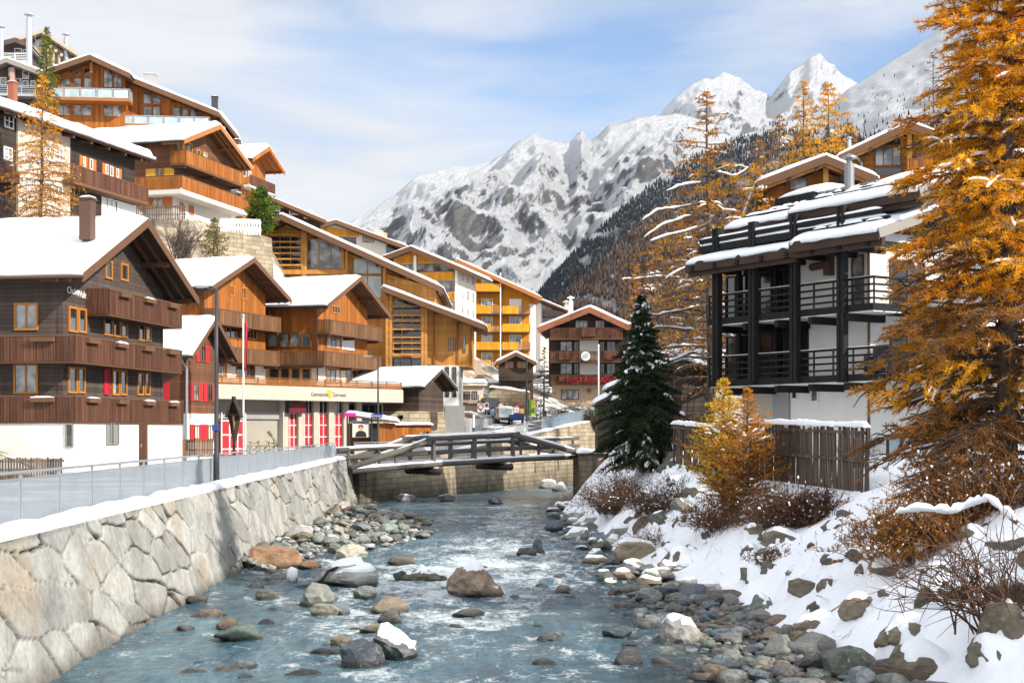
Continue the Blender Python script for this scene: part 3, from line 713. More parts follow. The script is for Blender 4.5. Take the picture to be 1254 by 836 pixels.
def river_rock(px, py, wpx, hpx, col, label, snow=False, kind=0, rz=0.0, depth=.8, group=None, sink=.30, name='boulder', cat='boulder', small=False):
    """a stone whose water line is at row py; width and height as they measure there"""
    Y = waterY(py); s = Y / F; sx = wpx * s / 2 / .82; H = hpx * s
    sz = H / (2 - 2 * sink) / .80
    RIVER.append((gx(px, Y), Y + sx * depth * .6, sx))
    return rock((gx(px, Y), Y + sx * depth * .6, zw(Y) + sz * .80 * (1 - 2 * sink)), sx, sx * depth, sz, col, label, group, snow, kind, rz, small, name=name, cat=cat)
river_rock(578, 730, 66, 31, (.24, .18, .13), 'big tan angular boulder alone in the middle of the river, thin snow along its top', True, 9, .3)
river_rock(336, 696, 66, 30, (.27, .155, .085), 'rust orange square block against the foot of the left river wall', False, 16, .1, .7)
river_rock(429, 687, 36, 17, (.46, .43, .34), 'cream white rounded stone with orange stains beside the stone pile', False, 2, 0)
hoserock = river_rock(425, 717, 88, 27, (.30, .30, .28), 'flat grey slab with snow and a black hose lying across it', True, 8, .2, .8)
river_rock(446, 716, 34, 20, DARKR, 'dark wet stone at the right end of the hose slab', False, 12, 1.0)
river_rock(377, 696, 26, 9, (.20, .12, .07), 'low brown stone between the rust block and the hose slab', False, 4)
river_rock(481, 808, 60, 34, (.10, .105, .11), 'dark angular boulder with a thick snow top in the near water', True, 13, .4)
river_rock(443, 816, 62, 32, (.055, .065, .08), 'glossy blue black wet boulder in front of the snow topped dark one', False, 5, .2)
river_rock(516, 713, 52, 16, (.12, .105, .08), 'low brown rock with a lump of snow on its left end', True, 14, .1)
river_rock(490, 711, 24, 13, (.07, .10, .085), 'small dark green rock left of the snow lumped brown rock', False, 10)
river_rock(492, 691, 30, 9, (.13, .11, .09), 'low flat dark stone upstream of the tan boulder', False, 3)
river_rock(384, 742, 40, 24, (.20, .21, .18), 'pale green angular slab with a sharp ridge near the left wall', False, 15, .2)
river_rock(396, 754, 30, 14, (.23, .21, .16), 'yellow grey rounded stone just below the green slab', False, 1)
river_rock(414, 752, 26, 15, (.12, .16, .17), 'blue grey stone right of the green slab', False, 12)
river_rock(474, 750, 42, 16, (.20, .165, .115), 'tan rounded stone above the flat dark stones left of centre', False, 0)
river_rock(478, 764, 28, 15, (.10, .095, .09), 'dark brown stone tucked below the tan rounded stone', False, 6)
river_rock(446, 733, 28, 13, (.16, .18, .16), 'grey green stone left of the tan rounded stone', False, 2)
river_rock(456, 774, 28, 8, (.17, .14, .07), 'small mustard flat stone breaking the surface left of centre', False, 4)
river_rock(276, 769, 26, 10, (.14, .10, .07), 'small brown stone alone near the left wall', False, 0)
river_rock(292, 784, 56, 16, (.10, .135, .115), 'green mossy flat stone near the left wall', False, 6)
river_rock(324, 734, 22, 11, (.10, .11, .09), 'small dark olive stone downstream of the rust block', False, 1)
river_rock(240, 738, 24, 8, (.09, .085, .07), 'low dark stone close under the left wall', False, 3)
river_rock(418, 790, 30, 11, (.19, .14, .08), 'ochre stone left of the blue black boulder', False, 5)
river_rock(659, 678, 16, 16, (.08, .095, .11), 'pointed dark stone standing right of the rapids', False, 9, .6)
river_rock(646, 680, 22, 9, (.09, .10, .105), 'flat dark stone touching the pointed one', False, 3)
river_rock(573, 755, 34, 9, (.07, .075, .07), 'low dark stone just below the tan boulder', False, 4)
river_rock(742, 713, 28, 13, (.075, .085, .085), 'dark angular stone off the right bank', False, 12)
river_rock(757, 781, 36, 12, (.05, .08, .085), 'dark teal stone half under water right of centre', False, 2)
river_rock(768, 815, 34, 19, (.05, .05, .055), 'round black wet stone in the near right water', False, 0)
river_rock(834, 788, 52, 28, (.28, .27, .25), 'pale boulder with a smooth snow hood at the water edge', True, 7, .3)
river_rock(779, 690, 46, 26, (.26, .21, .14), 'tan rounded boulder with a thick white snow hood', True, 1, .1)
river_rock(772, 669, 50, 22, (.24, .24, .22), 'broad grey boulder behind the snow hooded tan one', True, 3, .2)
river_rock(806, 690, 30, 13, (.3, .3, .29), 'small snow covered stone beside the tan hooded boulder', True, 5)
river_rock(705, 640, 30, 14, (.36, .33, .27), 'snowy stone heading the row along the right bank', True, 2)
river_rock(722, 650, 40, 16, (.27, .27, .25), 'wide snow capped stone near the bridge end of the bank', True, 4)
river_rock(697, 642, 28, 9, (.13, .16, .15), 'green grey stone at the water edge below the bridge', False, 6)
river_rock(680, 650, 28, 13, (.085, .11, .13), 'blue black stone standing off the right bank below the bridge', False, 8)
river_rock(706, 661, 38, 12, (.24, .24, .23), 'long pale flat stone along the right bank', True, 0)
river_rock(546, 614, 26, 9, (.16, .16, .16), 'snow topped dark stone in midstream beyond the rapids', True, 10)
river_rock(497, 614, 20, 8, (.3, .3, .3), 'round white snowy stone at the foot of the bend wall', True, 1)
river_rock(606, 617, 18, 7, (.06, .065, .07), 'small dark stone in midstream under the bridge', False, 9)
river_rock(672, 598, 20, 9, (.3, .3, .3), 'snowy stone at the far foot of the bend wall', True, 3)
river_rock(686, 601, 18, 8, (.3, .3, .3), 'second snowy stone at the far foot of the bend wall, nearer the pier', True, 6)
river_rock(418, 632, 22, 16, (.36, .33, .27), 'pale round boulder at the upstream end of the stone pile', False, 0)
# black hose lying over the slab, snow-clad stump in the water
p0 = Vector(hoserock.location)
m = MB(); m.tube([at(386, 716, p0.y - .9), at(396, 708, p0.y - .9), at(402, 699, p0.y - .6), at(412, 695, p0.y - .3), at(421, 696.5, p0.y - .1)], .05, 8)
tag(m.build('hose', flat('black_rubber', (.012, .012, .013), .6), smooth=True), 'bent black hose lying on the snowy flat slab in the river', 'hose')
Y = waterY(714); m = MB(); c0 = Vector((gx(358, Y), Y, zw(Y) - .3))
m.tube([c0, c0 + Vector((.03, 0, .5)), c0 + Vector((.06, 0, .85))], [.13, .12, .10], 9); o = tag(m.build('stump', W_OLD, smooth=True), 'short dark stump wrapped in snow standing in the water by the rust block', 'stump')
m = MB(); m.tube([c0 + Vector((-.02, -.05, .38)), c0 + Vector((.0, -.05, .55)), c0 + Vector((.03, -.02, .72)), c0 + Vector((.05, 0, .84))], [.13, .17, .15, .05], 10); m.build('snow', SNOW, o, True)

rs = random.Random(21)
def scatter(n, gen, kinds, group, small=True):
    for _ in range(n):
        loc, s, (col, word, snow) = gen(rs)
        kf = rs.uniform(.65, 1.3); col = tuple(max(.02, c * kf * rs.uniform(.95, 1.05)) for c in col)
        nm = f'{word} stone {group[0]}' if not snow else f'{word} stone with a snow cap {group[0]}'
        rock(loc, s * rs.uniform(.85, 1.35), s * rs.uniform(.8, 1.2), s * rs.uniform(.45, .8), col, nm, group[1], snow, rs.randrange(16), None, small, rs.uniform(-.15, .15))
PALS = [(PALE, 'pale', False), (GREY, 'grey', False), (GREEN, 'grey green', False), (GREY, 'grey', False), (PALE, 'pale', False), (TAN, 'tan', False), ((.22, .24, .22), 'pale green', False)]
def g1(r):                                    # pile at the foot of the left wall
    Y = r.uniform(50, 84); w = 1.2 + 4.6 * sst(48, 62, Y) * (1 - .5 * sst(72, 86, Y)); u = r.random() ** 1.2
    X = wallX(Y) + 1.15 + w * u; s = r.uniform(.14, .34) * (1.9 if r.random() < .12 else 1)
    return (X, Y, zw(Y) + .42 * (1 - u) ** .8 + .05 + .12 * r.random()), s, r.choice(PALS)
scatter(128, g1, None, ('in the pile at the foot of the left river wall', 'stones piled at the foot of the left wall'))
def g2(r):                                    # cobbles along the right water edge
    Y = 22.5 + 17 * r.random() ** 1.2; u = r.random(); X = lerp(shoreX(Y) - .9, toeX(Y) + .35, u); s = r.uniform(.17, .36) * (1.6 if r.random() < .2 else 1)
    return (X, Y, zw(Y) - .06 + .24 * u), s, r.choice([(GREY, 'grey', False), (GREEN, 'grey green', False), (BLUE, 'blue grey', False), (BROWN, 'brown', False), (GREY, 'grey', False), ((.10, .10, .10), 'dark', False)])
scatter(88, g2, None, ('in the cobbles along the near right water edge', 'cobbles along the right water edge'))
def g3(r):                                    # farther along the right water edge, part snowed over
    Y = r.uniform(36, 92); u = r.random(); X = lerp(shoreX(Y) - .9, toeX(Y) + .7, u); s = r.uniform(.22, .55)
    return (X, Y, zw(Y) + .02 + .25 * u), s, r.choice([(GREY, 'grey', True), (GREEN, 'grey green', False), (GREY, 'grey', False), (PALE, 'pale', True), (TAN, 'tan', True), (BLUE, 'blue grey', False)])
scatter(64, g3, None, ('along the foot of the snowy right bank', 'stones along the foot of the snowy bank'))
def g4(r):                                    # riprap boulders in the snow of the bank
    Y = 15.5 + 50 * r.random() ** 1.5; e = r.uniform(.7, 4.6) if Y > 24 else r.uniform(.5, 4.2); X = toeX(Y) + e * (.8 if Y < 34 else 1); s = r.uniform(.22, .60)
    return (X, Y, zright(X, Y) - s * .05 + .08), s, r.choice([((.125, .108, .082), 'brown grey', True), ((.10, .097, .085), 'dark grey', True), ((.15, .125, .092), 'tan grey', True)])
def g5(r):
    Y = 25 + 24 * r.random(); X = lerp(wallX(Y) + 2.0, shoreX(Y) - 1.0, r.random() ** 1.5); s = r.uniform(.14, .34)
    return (X, Y, zw(Y) - s * .12), s, r.choice([(GREY, 'grey', False), (GREEN, 'grey green', False), (BROWN, 'brown', False), (DARKR, 'dark', False), (TAN, 'tan', False)])
for _ in range(40):
    loc, s, (col, word, snow) = g5(rs); kf = rs.uniform(.6, 1.1)
    rock(loc, s * rs.uniform(.9, 1.5), s * rs.uniform(.8, 1.2), s * rs.uniform(.35, .6), tuple(c * kf for c in col), f'{word} stone just breaking the surface of the near river', 'stones just breaking the river surface', False, rs.randrange(16), None, False, rs.uniform(-.2, .2), name='boulder', cat='boulder')
def gravel(name, n, gen, cols, seed):
    """loose small stones nobody could count: one object"""
    r = random.Random(seed); V, Fc, C_ = [], [], []; b0 = 0; src = [m_[0] for m_ in SMALL]
    vs = [np.array([v.co[:] for v in m_.vertices]) for m_ in src]; fs = [np.array([p.vertices[:] for p in m_.polygons]) for m_ in src]
    for _ in range(n):
        p, s = gen(r); k = r.randrange(len(vs)); a = r.uniform(0, 6.28); ca, sa = math.cos(a), math.sin(a); q = vs[k] * np.array([s * r.uniform(.8, 1.4), s * r.uniform(.8, 1.2), s * r.uniform(.4, .75)])
        q = np.stack([q[:, 0] * ca - q[:, 1] * sa, q[:, 0] * sa + q[:, 1] * ca, q[:, 2]], 1) + np.array(p); V.append(q); Fc.append(fs[k] + b0); b0 += len(q); C_.append(np.repeat((np.array(r.choice(cols)) * r.uniform(.6, 1.3))[None], len(q), 0))
    t = NT(name); co = t.coord(); nn = t.noise(co, 9, 6, .65); mm = t.done(t.pbr(t.mix(1.0, t.attr('col'), t.ramp(nn, (.3, .6), (.7, 1.35)), 'MULTIPLY'), .55, t.bump(nn, .5, .03), .35))
    tag(np_mesh(name, np.concatenate(V), np.concatenate(Fc), mm, None, True, cols=np.concatenate(C_)), kind='stuff')
def q1(r): Y = 21 + 20 * r.random() ** 1.2; u = r.random(); return (lerp(shoreX(Y) - .7, toeX(Y) + .4, u), Y, zw(Y) - .07 + .19 * u), r.uniform(.05, .17)
gravel('shore_gravel', 1500, q1, [GREY, GREEN, BLUE, BROWN, (.22, .19, .14), (.09, .09, .09)], 3)
def q2(r): Y = r.uniform(46, 86); w = 1.0 + 4.6 * sst(48, 62, Y) * (1 - .5 * sst(72, 86, Y)); u = r.random(); return (wallX(Y) + 1.0 + w * u, Y, zw(Y) + .36 * (1 - u) ** .8), r.uniform(.06, .17)
gravel('gravel_bar', 1500, q2, [PALE, GREY, GREEN, PALE, (.30, .28, .23)], 4)
BANK = []
for _ in range(96):
    loc, s, (col, word, snow) = g4(rs); kf = rs.uniform(.75, 1.25)
    BANK.append(rock((loc[0], loc[1], loc[2] - s * .18), s * rs.uniform(.9, 1.7), s * rs.uniform(.8, 1.2), s * rs.uniform(.6, .95), tuple(c * kf for c in col), f'{word} boulder half buried in the right bank snow', 'boulders bedded in the snowy bank', False, 7 + rs.randrange(9), None, False, rs.uniform(-.3, .3), name='boulder', cat='boulder'))
def bank_rock(px, py, wpx, hpx, col, label, snow=True, kind=9, rz=0.2):
    r = (px - CX) / F; Y = 20.0
    for _ in range(60):
        zt = zright(r * Y, Y) + .05; Yn = (EYE - zt) / max(.01, (py - HZ) / F); Y = .7 * Y + .3 * max(12, min(80, Yn))
    s = Y / F
    o = rock((r * Y, Y, zright(r * Y, Y) + hpx * s * .12), wpx * s / 1.6, wpx * s / 1.8, hpx * s / 1.25, col, label, None, False, kind, rz, name='boulder', cat='boulder'); o['bare'] = 0.0 if snow else 1.0
    BANK.append(o); return o
bank_rock(1230, 778, 66, 50, (.15, .125, .09), 'big tan grey boulder under a snow slab at the right edge of the photo')
bank_rock(1225, 738, 42, 42, (.115, .10, .08), 'layered grey boulder standing bare above the snow slab boulder', False, 12)
bank_rock(1250, 740, 30, 34, (.17, .13, .08), 'tan boulder at the right edge beside the layered grey one', True, 14)
bank_rock(1176, 728, 44, 24, (.115, .10, .08), 'brown grey rock face showing below the bare bush on the bank', True, 11)
bank_rock(1120, 818, 84, 46, (.14, .115, .085), 'wide boulder with a broad smooth snow cover nearest the viewer', True, 8)
bank_rock(836, 629, 36, 24, (.15, .155, .13), 'big mossy grey rock below the brown bushes', False, 13)
bank_rock(806, 640, 34, 24, (.11, .105, .09), 'dark rock under the drooping snowy twigs', True, 10)
bank_rock(930, 745, 28, 22, (.16, .18, .165), 'green grey rock peeking out at the low edge of the bank snow', True, 15)
bank_rock(925, 655, 30, 20, (.19, .165, .12), 'brown rock with a notch in the middle of the bank', True, 12)
# the snow lies over the boulders: thick on their flat tops, gone from their steep sides
from mathutils.bvhtree import BVHTree
bpy.context.view_layer.update()
bvv, bvf = [], []
for o in BANK:
    k = len(bvv); mw = Matrix.LocRotScale(o.location, o.rotation_euler, o.scale); bvv += [mw @ v.co for v in o.data.vertices]; bvf += [tuple(i + k for i in p.vertices) for p in o.data.polygons]
rbv = BVHTree.FromPolygons(bvv, bvf)
es = np.concatenate([np.linspace(-2.2, 0, 20)[:-1], np.linspace(0, 6.5, 96)[:-1], np.linspace(6.5, 12, 26)[:-1], 12 + 120 * np.linspace(0, 1, 26) ** 2.0])
ysb = np.concatenate([np.linspace(-80, 11, 16)[:-1], np.linspace(11, 34, 260)[:-1], np.linspace(34, 62, 190)[:-1], np.linspace(62, 110, 60)[:-1], np.linspace(110, 312, 40)])
Zt = np.zeros((len(es), len(ysb))); G = np.zeros((len(es), len(ysb), 3)); D = np.zeros_like(Zt)
for j, Y in enumerate(ysb):
    for i, e in enumerate(es):
        X, Y2, z = bank_point(float(e), float(Y)); G[i, j] = (X, Y2, z); D[i, j] = z
        if 12 < Y < 68 and e < 9:
            h = rbv.ray_cast(Vector((X, Y2, z + 4)), Vector((0, 0, -1)))
            if h[0] is not None and h[0].z > z - .05:
                nzv = h[1].z + .22 * noise.noise((X * 2.5, Y2 * 2.5, 4))
                if nzv > .60: D[i, j] = max(z, h[0].z + .10 + .06 * noise.noise((X * 1.2, Y2 * 1.2, 8)))
                else: D[i, j] = min(z, h[0].z - .06)
def blur(a, k):
    for _ in range(k):
        p = np.pad(a, 1, mode='edge'); a = (p[1:-1, 1:-1] * 4 + p[:-2, 1:-1] + p[2:, 1:-1] + p[1:-1, :-2] + p[1:-1, 2:]) / 8
    return a
G[:, :, 2] = blur(D, 2)
tag(np_mesh('snow_bank', G.reshape(-1, 3), grid_faces(len(es), len(ysb)), BANKM, None, True), kind='structure')
m = MB(); a = at(1018, 748, 23.5); m.tube([a + Vector((0, 0, .0)), a + Vector((.28, .3, .10)), a + Vector((.75, .5, .12)), a + Vector((.85, .6, .02))], [.014, .014, .011, .008], 5)
tag(m.build('fallen_twig', W_FRAMEB), 'thin bent twig lying on the smooth bank snow', 'twig')
sb_ = MB(); rq = random.Random(41)
for _ in range(420):
    Y = 16 + 40 * rq.random() ** 1.4; e = rq.uniform(.6, 6.5); X = toeX(Y) + e; z = zright(X, Y) + .05
    if noise.noise((X * .6, Y * .4, 3)) < .05: continue
    h_ = rq.uniform(.10, .34); p = Vector((X, Y, z - .08)); d = Vector((rq.gauss(0, .35), rq.gauss(0, .35), 1)); sb_.tube([p, p + d * h_ * .6, p + d * h_ + Vector((rq.gauss(0, .05), rq.gauss(0, .05), -.02))], [.006, .005, .003], 3)
tag(sb_.build('dry_stems', W_FRAMEB, fix=False), kind='stuff')
# white water round the stones that stand in the current
me_ = bpy.data.objects['river_water'].data; fa = np.zeros(len(VW), dtype=np.float32); me_.attributes['foam'].data.foreach_get('value', fa)
for (x, y, r) in RIVER:
    d = np.hypot((XW - x) / (1.0 * r + .12), (YW - y) / (1.6 * r + .3)); fa += (.30 * np.exp(-((d - 1.05) / .38) ** 2) * (.6 + .8 * vnoise(XW * 1.7, YW * 1.3, 2.0))).astype(np.float32)
me_.attributes['foam'].data.foreach_set('value', fa)
# ------------------------------------------------------------------ building kit
def ZC(x0, y0, s): return lambda x, y: (x0 + x / s, y0 + y / s)
Z1 = ZC(0, 0, 3.0969); Z2 = ZC(0, 240, 2.459); Z3 = ZC(180, 240, 2.613); Z4 = ZC(290, 230, 3.097); Z5 = ZC(420, 290, 2.697); Z6 = ZC(450, 280, 4.178); Z7 = ZC(840, 140, 2.2); Z8 = ZC(960, 260, 3.2125); Z9 = ZC(560, 440, 6.967)
ZR = ZC(660, 360, 5.974); ZL = ZC(0, 100, 4.916); ZT = ZC(0, 20, 7.6); ZQ = ZC(130, 130, 4.4); ZG = ZC(220, 450, 5.7); ZPX = lambda x, y: (x, y)

def snow_slab(name, A, B, Cc, D, th, parent=None, n1=24, n2=10, seed=0, over=.10, m=SNOW, ridge=True):
    """snow lying on a sloping quad: A-B eave, D-C upper edge; rounded rim, uneven thickness"""
    A, B, Cc, D = map(Vector, (A, B, Cc, D)); n = (B - A).cross(D - A).normalized()
    if n.z < 0: n = -n
    up = (n + Vector((0, 0, 1))).normalized(); e = ((A - D).normalized() + (B - Cc).normalized()) * .5
    T = []; Bt = []
    for i in range(n1):
        u = i / (n1 - 1)
        for j in range(n2):
            v = (j / (n2 - 1)); v = v ** 1.3
            p = A.lerp(B, u).lerp(D.lerp(Cc, u), v)
            q = Vector((seed * 3.1, 0, 0)) + p
            le = (A - D).length * v + .02; lu = min(u, 1 - u) * (B - A).length + .015; lr = 9 if ridge else (A - D).length * (1 - v) + .02
            d = min(le, lu, lr); t = th * (1 + .22 * noise.noise(q * .45) + .14 * noise.noise(q * 1.7)) * min(1, (d / .28)) ** .45
            ov = over * (1 + .9 * noise.noise(q * .8 + Vector((9, 0, 0)))) * (1 - v) ** 6
            p2 = p + e * ov
            T.append(p2 + up * (t + .006)); Bt.append(p2 + up * .004 - Vector((0, 0, .10 * (1 - v) ** 14 * (over > 0) * (1 + noise.noise(q * 1.3)) * .6)))
    V = T + Bt; N = n1 * n2; f = []
    for i in range(n1 - 1):
        for j in range(n2 - 1):
            a = i * n2 + j; f.append((a, a + n2, a + n2 + 1, a + 1)); f.append((N + a, N + a + 1, N + a + n2 + 1, N + a + n2))
    ring = [i * n2 for i in range(n1)] + [(n1 - 1) * n2 + j for j in range(1, n2)] + [i * n2 + n2 - 1 for i in range(n1 - 2, -1, -1)] + [j for j in range(n2 - 2, 0, -1)]
    for a, b in zip(ring, ring[1:] + ring[:1]): f.append((a, b, N + b, N + a))
    b = MB(); b.add(V, f); return b.build(name, m, parent, True)

class House:
    def __init__(s, name, label, cat, px, Y, rz, z0=0.0, group=None):
        s.rz = R(rz); s.o = Vector((gx(px, Y), Y, z0)); s.root = thing(name, label, cat, s.o, s.rz, group)
        s.ux = Vector((math.cos(s.rz), math.sin(s.rz))); s.uy = Vector((-math.sin(s.rz), math.cos(s.rz)))
    # photo measurements -> local coordinates
    def gy(s, px, x=0.0):
        ox = s.o.x + s.ux.x * x; oy = s.o.y + s.ux.y * x; r = (px - CX) / F; return (r * oy - ox) / (s.uy.x - r * s.uy.y)
    def sx(s, px, y=0.0):
        ox = s.o.x + s.uy.x * y; oy = s.o.y + s.uy.y * y; r = (px - CX) / F; return (r * oy - ox) / (s.ux.x - r * s.ux.y)
    def z(s, py, x=0.0, y=0.0): return EYE + (HZ - py) / F * (s.o.y + s.ux.y * x + s.uy.y * y) - s.o.z
    def grect(s, cv, a, b, c, d, x=0.0):
        p0, q0 = cv(a, b); p1, q1 = cv(c, d); y0, y1 = sorted((s.gy(p0, x), s.gy(p1, x))); ym = (y0 + y1) / 2; z0, z1 = sorted((s.z(q0, x, ym), s.z(q1, x, ym))); return y0, y1, z0, z1
    def srect(s, cv, a, b, c, d, y=0.0):
        p0, q0 = cv(a, b); p1, q1 = cv(c, d); x0, x1 = sorted((s.sx(p0, y), s.sx(p1, y))); xm = (x0 + x1) / 2; z0, z1 = sorted((s.z(q0, xm, y), s.z(q1, xm, y))); return x0, x1, z0, z1
    # solids
    def box(s, name, m, x0, x1, y0, y1, z0, z1, parent=None): return MB().box(x0, x1, y0, y1, z0, z1).build(name, m, parent or s.root)
    def bars(s, name, m, lst, parent=None):
        b = MB()
        for q in lst: b.bar(*q)
        return b.build(name, m, parent or s.root)
    def body(s, name, m, x0, x1, prof):
        """prof: (y, z) outline of the end wall"""
        b = MB(); b.prism([(x0, y, z) for y, z in prof], (x1 - x0, 0, 0)); return b.build(name, m, s.root)
    def window(s, P, u, n, w, h, frame=W_FRAME, glass=GLASS, cols=2, rows=1, fw=.08, shut=None, sw=None, name='window', sill=False, parent=None):
        P, u, n = Vector(P), Vector(u), Vector(n); up = Vector((0, 0, 1)); b = MB()
        def pl(a0, a1, c0, c1, d0, d1, mb): mb.prism([P + u * a0 + up * c0 + n * d0, P + u * a1 + up * c0 + n * d0, P + u * a1 + up * c1 + n * d0, P + u * a0 + up * c1 + n * d0], n * (d1 - d0))
        fw = min(fw, w * .16)
        if glass is GLASS and random.random() < .35: glass = GLASSC
        pl(0, fw, 0, h, -.02, .07, b); pl(w - fw, w, 0, h, -.02, .07, b); pl(fw, w - fw, 0, fw, -.02, .068, b); pl(fw, w - fw, h - fw, h, -.02, .068, b)
        for i in range(1, cols): x = w * i / cols; pl(x - fw * .45, x + fw * .45, fw, h - fw, -.02, .064, b)
        for j in range(1, rows): z = h * j / rows; pl(fw, w - fw, z - fw * .3, z + fw * .3, -.02, .060, b)
        if sill: pl(-.08, w + .08, -.06, -.002, -.02, .14, b)
        o = b.build(name, frame, parent or s.root)
        g = MB(); pl(fw * .8, w - fw * .8, fw * .8, h - fw * .8, -.02, .022, g); g.build('pane', glass, o)
        if shut:
            sw = sw or w * .45
            for a in (-sw - .03, w + .03):
                q = MB(); pl(a, a + sw, -.03, h + .03, -.01, .055, q); q.build('shutter', shut, o)
        return o
    def gwin(s, y0, y1, z0, z1, x=0.0, **k): return s.window((x, y0, z0), (0, 1, 0), (1, 0, 0), y1 - y0, z1 - z0, **k)
    def swin(s, x0, x1, z0, z1, y=0.0, **k): return s.window((x0, y, z0), (1, 0, 0), (0, -1, 0), x1 - x0, z1 - z0, **k)
    def gw(s, cv, a, b, c, d, x=0.0, **k): y0, y1, z0, z1 = s.grect(cv, a, b, c, d, x); return s.gwin(y0, y1, z0, z1, x, **k)
    def sw(s, cv, a, b, c, d, y=0.0, **k): x0, x1, z0, z1 = s.srect(cv, a, b, c, d, y); return s.swin(x0, x1, z0, z1, y, **k)
    def balcony(s, slab, path, z, h, m, mf=None, th=.18, style='boards', flowers=0, snow=False, mslab=None, slabsnow=False, brackets=0):
        mf = mf or W_BEAM; b = MB(); b.prism([(x, y, z - th) for x, y in slab], (0, 0, th)); o = b.build('balcony', mslab or mf, s.root)
        r = MB(); fr = MB(); k = 0
        for (ax, ay), (bx, by) in zip(path, path[1:]):
            a = Vector((ax, ay, z)); e = Vector((bx, by, z)); d = e - a; Lg = d.length; d.normalize()
            fr.bar(a + Vector((0, 0, h)), e + Vector((0, 0, h)), .13, .07); fr.bar(a + Vector((0, 0, .10)), e + Vector((0, 0, .10)), .07, .07)
            if style == 'bars':
                for q in range(1, 4): fr.bar(a + Vector((0, 0, .1 + (h - .12) * q / 4)), e + Vector((0, 0, .1 + (h - .12) * q / 4)), .05, .06)
            npst = max(1, round(Lg / 1.7))
            for q in range(npst + 1):
                p = a.lerp(e, q / npst); fr.bar(p - Vector((0, 0, .1)), p + Vector((0, 0, h - .036)), .09, .09)
            if style == 'boards':
                nb = max(1, int(Lg / .155)); st = Lg / nb; nv = Vector((d.y, -d.x, 0)) * .045
                for q in range(nb):
                    a2 = a + d * (st * q + .017) + nv; e2 = a + d * (st * (q + 1) - .017) + nv
                    r.prism([a2 + Vector((0, 0, -.10)), e2 + Vector((0, 0, -.10)), e2 + Vector((0, 0, h - .06)), a2 + Vector((0, 0, h - .06))], nv * .6)
            elif style in ('hboards', 'glass'):
                nv = Vector((d.y, -d.x, 0)) * .03
                if style == 'hboards':
                    for q in range(4):
                        z0 = -.06 + (h - .02) * q / 4; r.prism([a + nv + Vector((0, 0, z0)), e + nv + Vector((0, 0, z0)), e + nv + Vector((0, 0, z0 + h / 4 - .035)), a + nv + Vector((0, 0, z0 + h / 4 - .035))], nv)
                else:
                    for q in range(npst):
                        a2 = a.lerp(e, (q + .06) / npst); e2 = a.lerp(e, (q + .94) / npst); r.prism([a2 + nv + Vector((0, 0, .05)), e2 + nv + Vector((0, 0, .05)), e2 + nv + Vector((0, 0, h - .1)), a2 + nv + Vector((0, 0, h - .1))], nv * .5)
            nf = int(flowers * Lg / 2.6) if flowers else 0
            for q in range(nf):
                c = a.lerp(e, (q + .5) / nf) + Vector((d.y, -d.x, 0)) * .17; bx_ = MB(); bx_.bar(c - d * .55 + Vector((0, 0, h - .17)), c + d * .55 + Vector((0, 0, h - .17)), .2, .2)
                fb = bx_.build('flower_box', mf, o)
                if random.random() < .3: snow_strip('snow', [c + d * t + Vector((0, 0, h - .07)) for t in np.linspace(-.52, .52, 5)], .2, .08, fb, 5, q)
            if snow: snow_strip('snow', [a.lerp(e, t) + Vector((0, 0, h + .035)) for t in np.linspace(0, 1, max(4, int(Lg * 2)))], .17, .07, o, 5, k)
            k += 1
        if r.v: r.build('railing_boards' if style != 'glass' else 'railing_glass', m, o)
        fr.build('railing_frame', mf, o)
        if brackets:
            xs = [p[0] for p in slab]; ys = [p[1] for p in slab]
            for q in range(brackets):
                y = lerp(min(ys) + .3, max(ys) - .3, q / max(1, brackets - 1)); br = MB(); br.bar((min(xs), y, z - th - .1), (max(xs) - .15, y, z - th - .1), .16, .2); br.build('bracket', mf, o)
        return o
    def roof(s, x0, x1, ys, zs, m=None, th=.20, snow=.28, barge=W_BEAM, purlins=4, px0=-.6, seed=0, gutter=DMETAL, over=.08, snow_in=.06, pm=None, bargeh=.34):
        (ya, ym, yb), (za, zm, zb) = ys, zs; m = m or W_BEAM
        b = MB(); b.prism([(x0, ya, za), (x0, ym, zm), (x0, yb, zb), (x0, yb, zb - th), (x0, ym, zm - th), (x0, ya, za - th)], (x1 - x0, 0, 0)); r = b.build('roof', m, s.root)
        for k, (a, c) in enumerate((((ya, za), (ym, zm)), ((yb, zb), (ym, zm)))):
            if abs(c[0] - a[0]) < .05: continue
            q = MB(); q.prism([(x1 + .002, a[0], a[1] + .05), (x1 + .002, c[0], c[1] + .05), (x1 + .002, c[0], c[1] + .05 - bargeh), (x1 + .002, a[0], a[1] + .05 - bargeh)], (.07, 0, 0)); q.build('bargeboard', barge, r)
            if snow: snow_slab('snow', (x0 + snow_in, a[0], a[1] + .002), (x1 + .05, a[0], a[1] + .002), (x1 + .05, c[0], c[1] + .002), (x0 + snow_in, c[0], c[1] + .002), snow, r, max(10, int((x1 - x0) * 2.2)), 12, seed + k, over)
            if gutter:
                sg = -1 if k == 0 else 1; q = MB(); q.tube([(x0, a[0] + sg * .07, a[1] - .13), (x1 + .06, a[0] + sg * .07, a[1] - .13)], .075, 8); q.build('gutter', gutter, r)
        rf_ = MB()
        for xr in (x1 - .55, x1 - 1.15):
            for a, c in (((ya, za), (ym, zm)), ((yb, zb), (ym, zm))):
                if abs(c[0] - a[0]) > .6: rf_.bar((xr, a[0], a[1] - th - .075), (xr, c[0], c[1] - th - .075), .12, .15)
        if rf_.v: rf_.build('rafter', pm or barge, r)
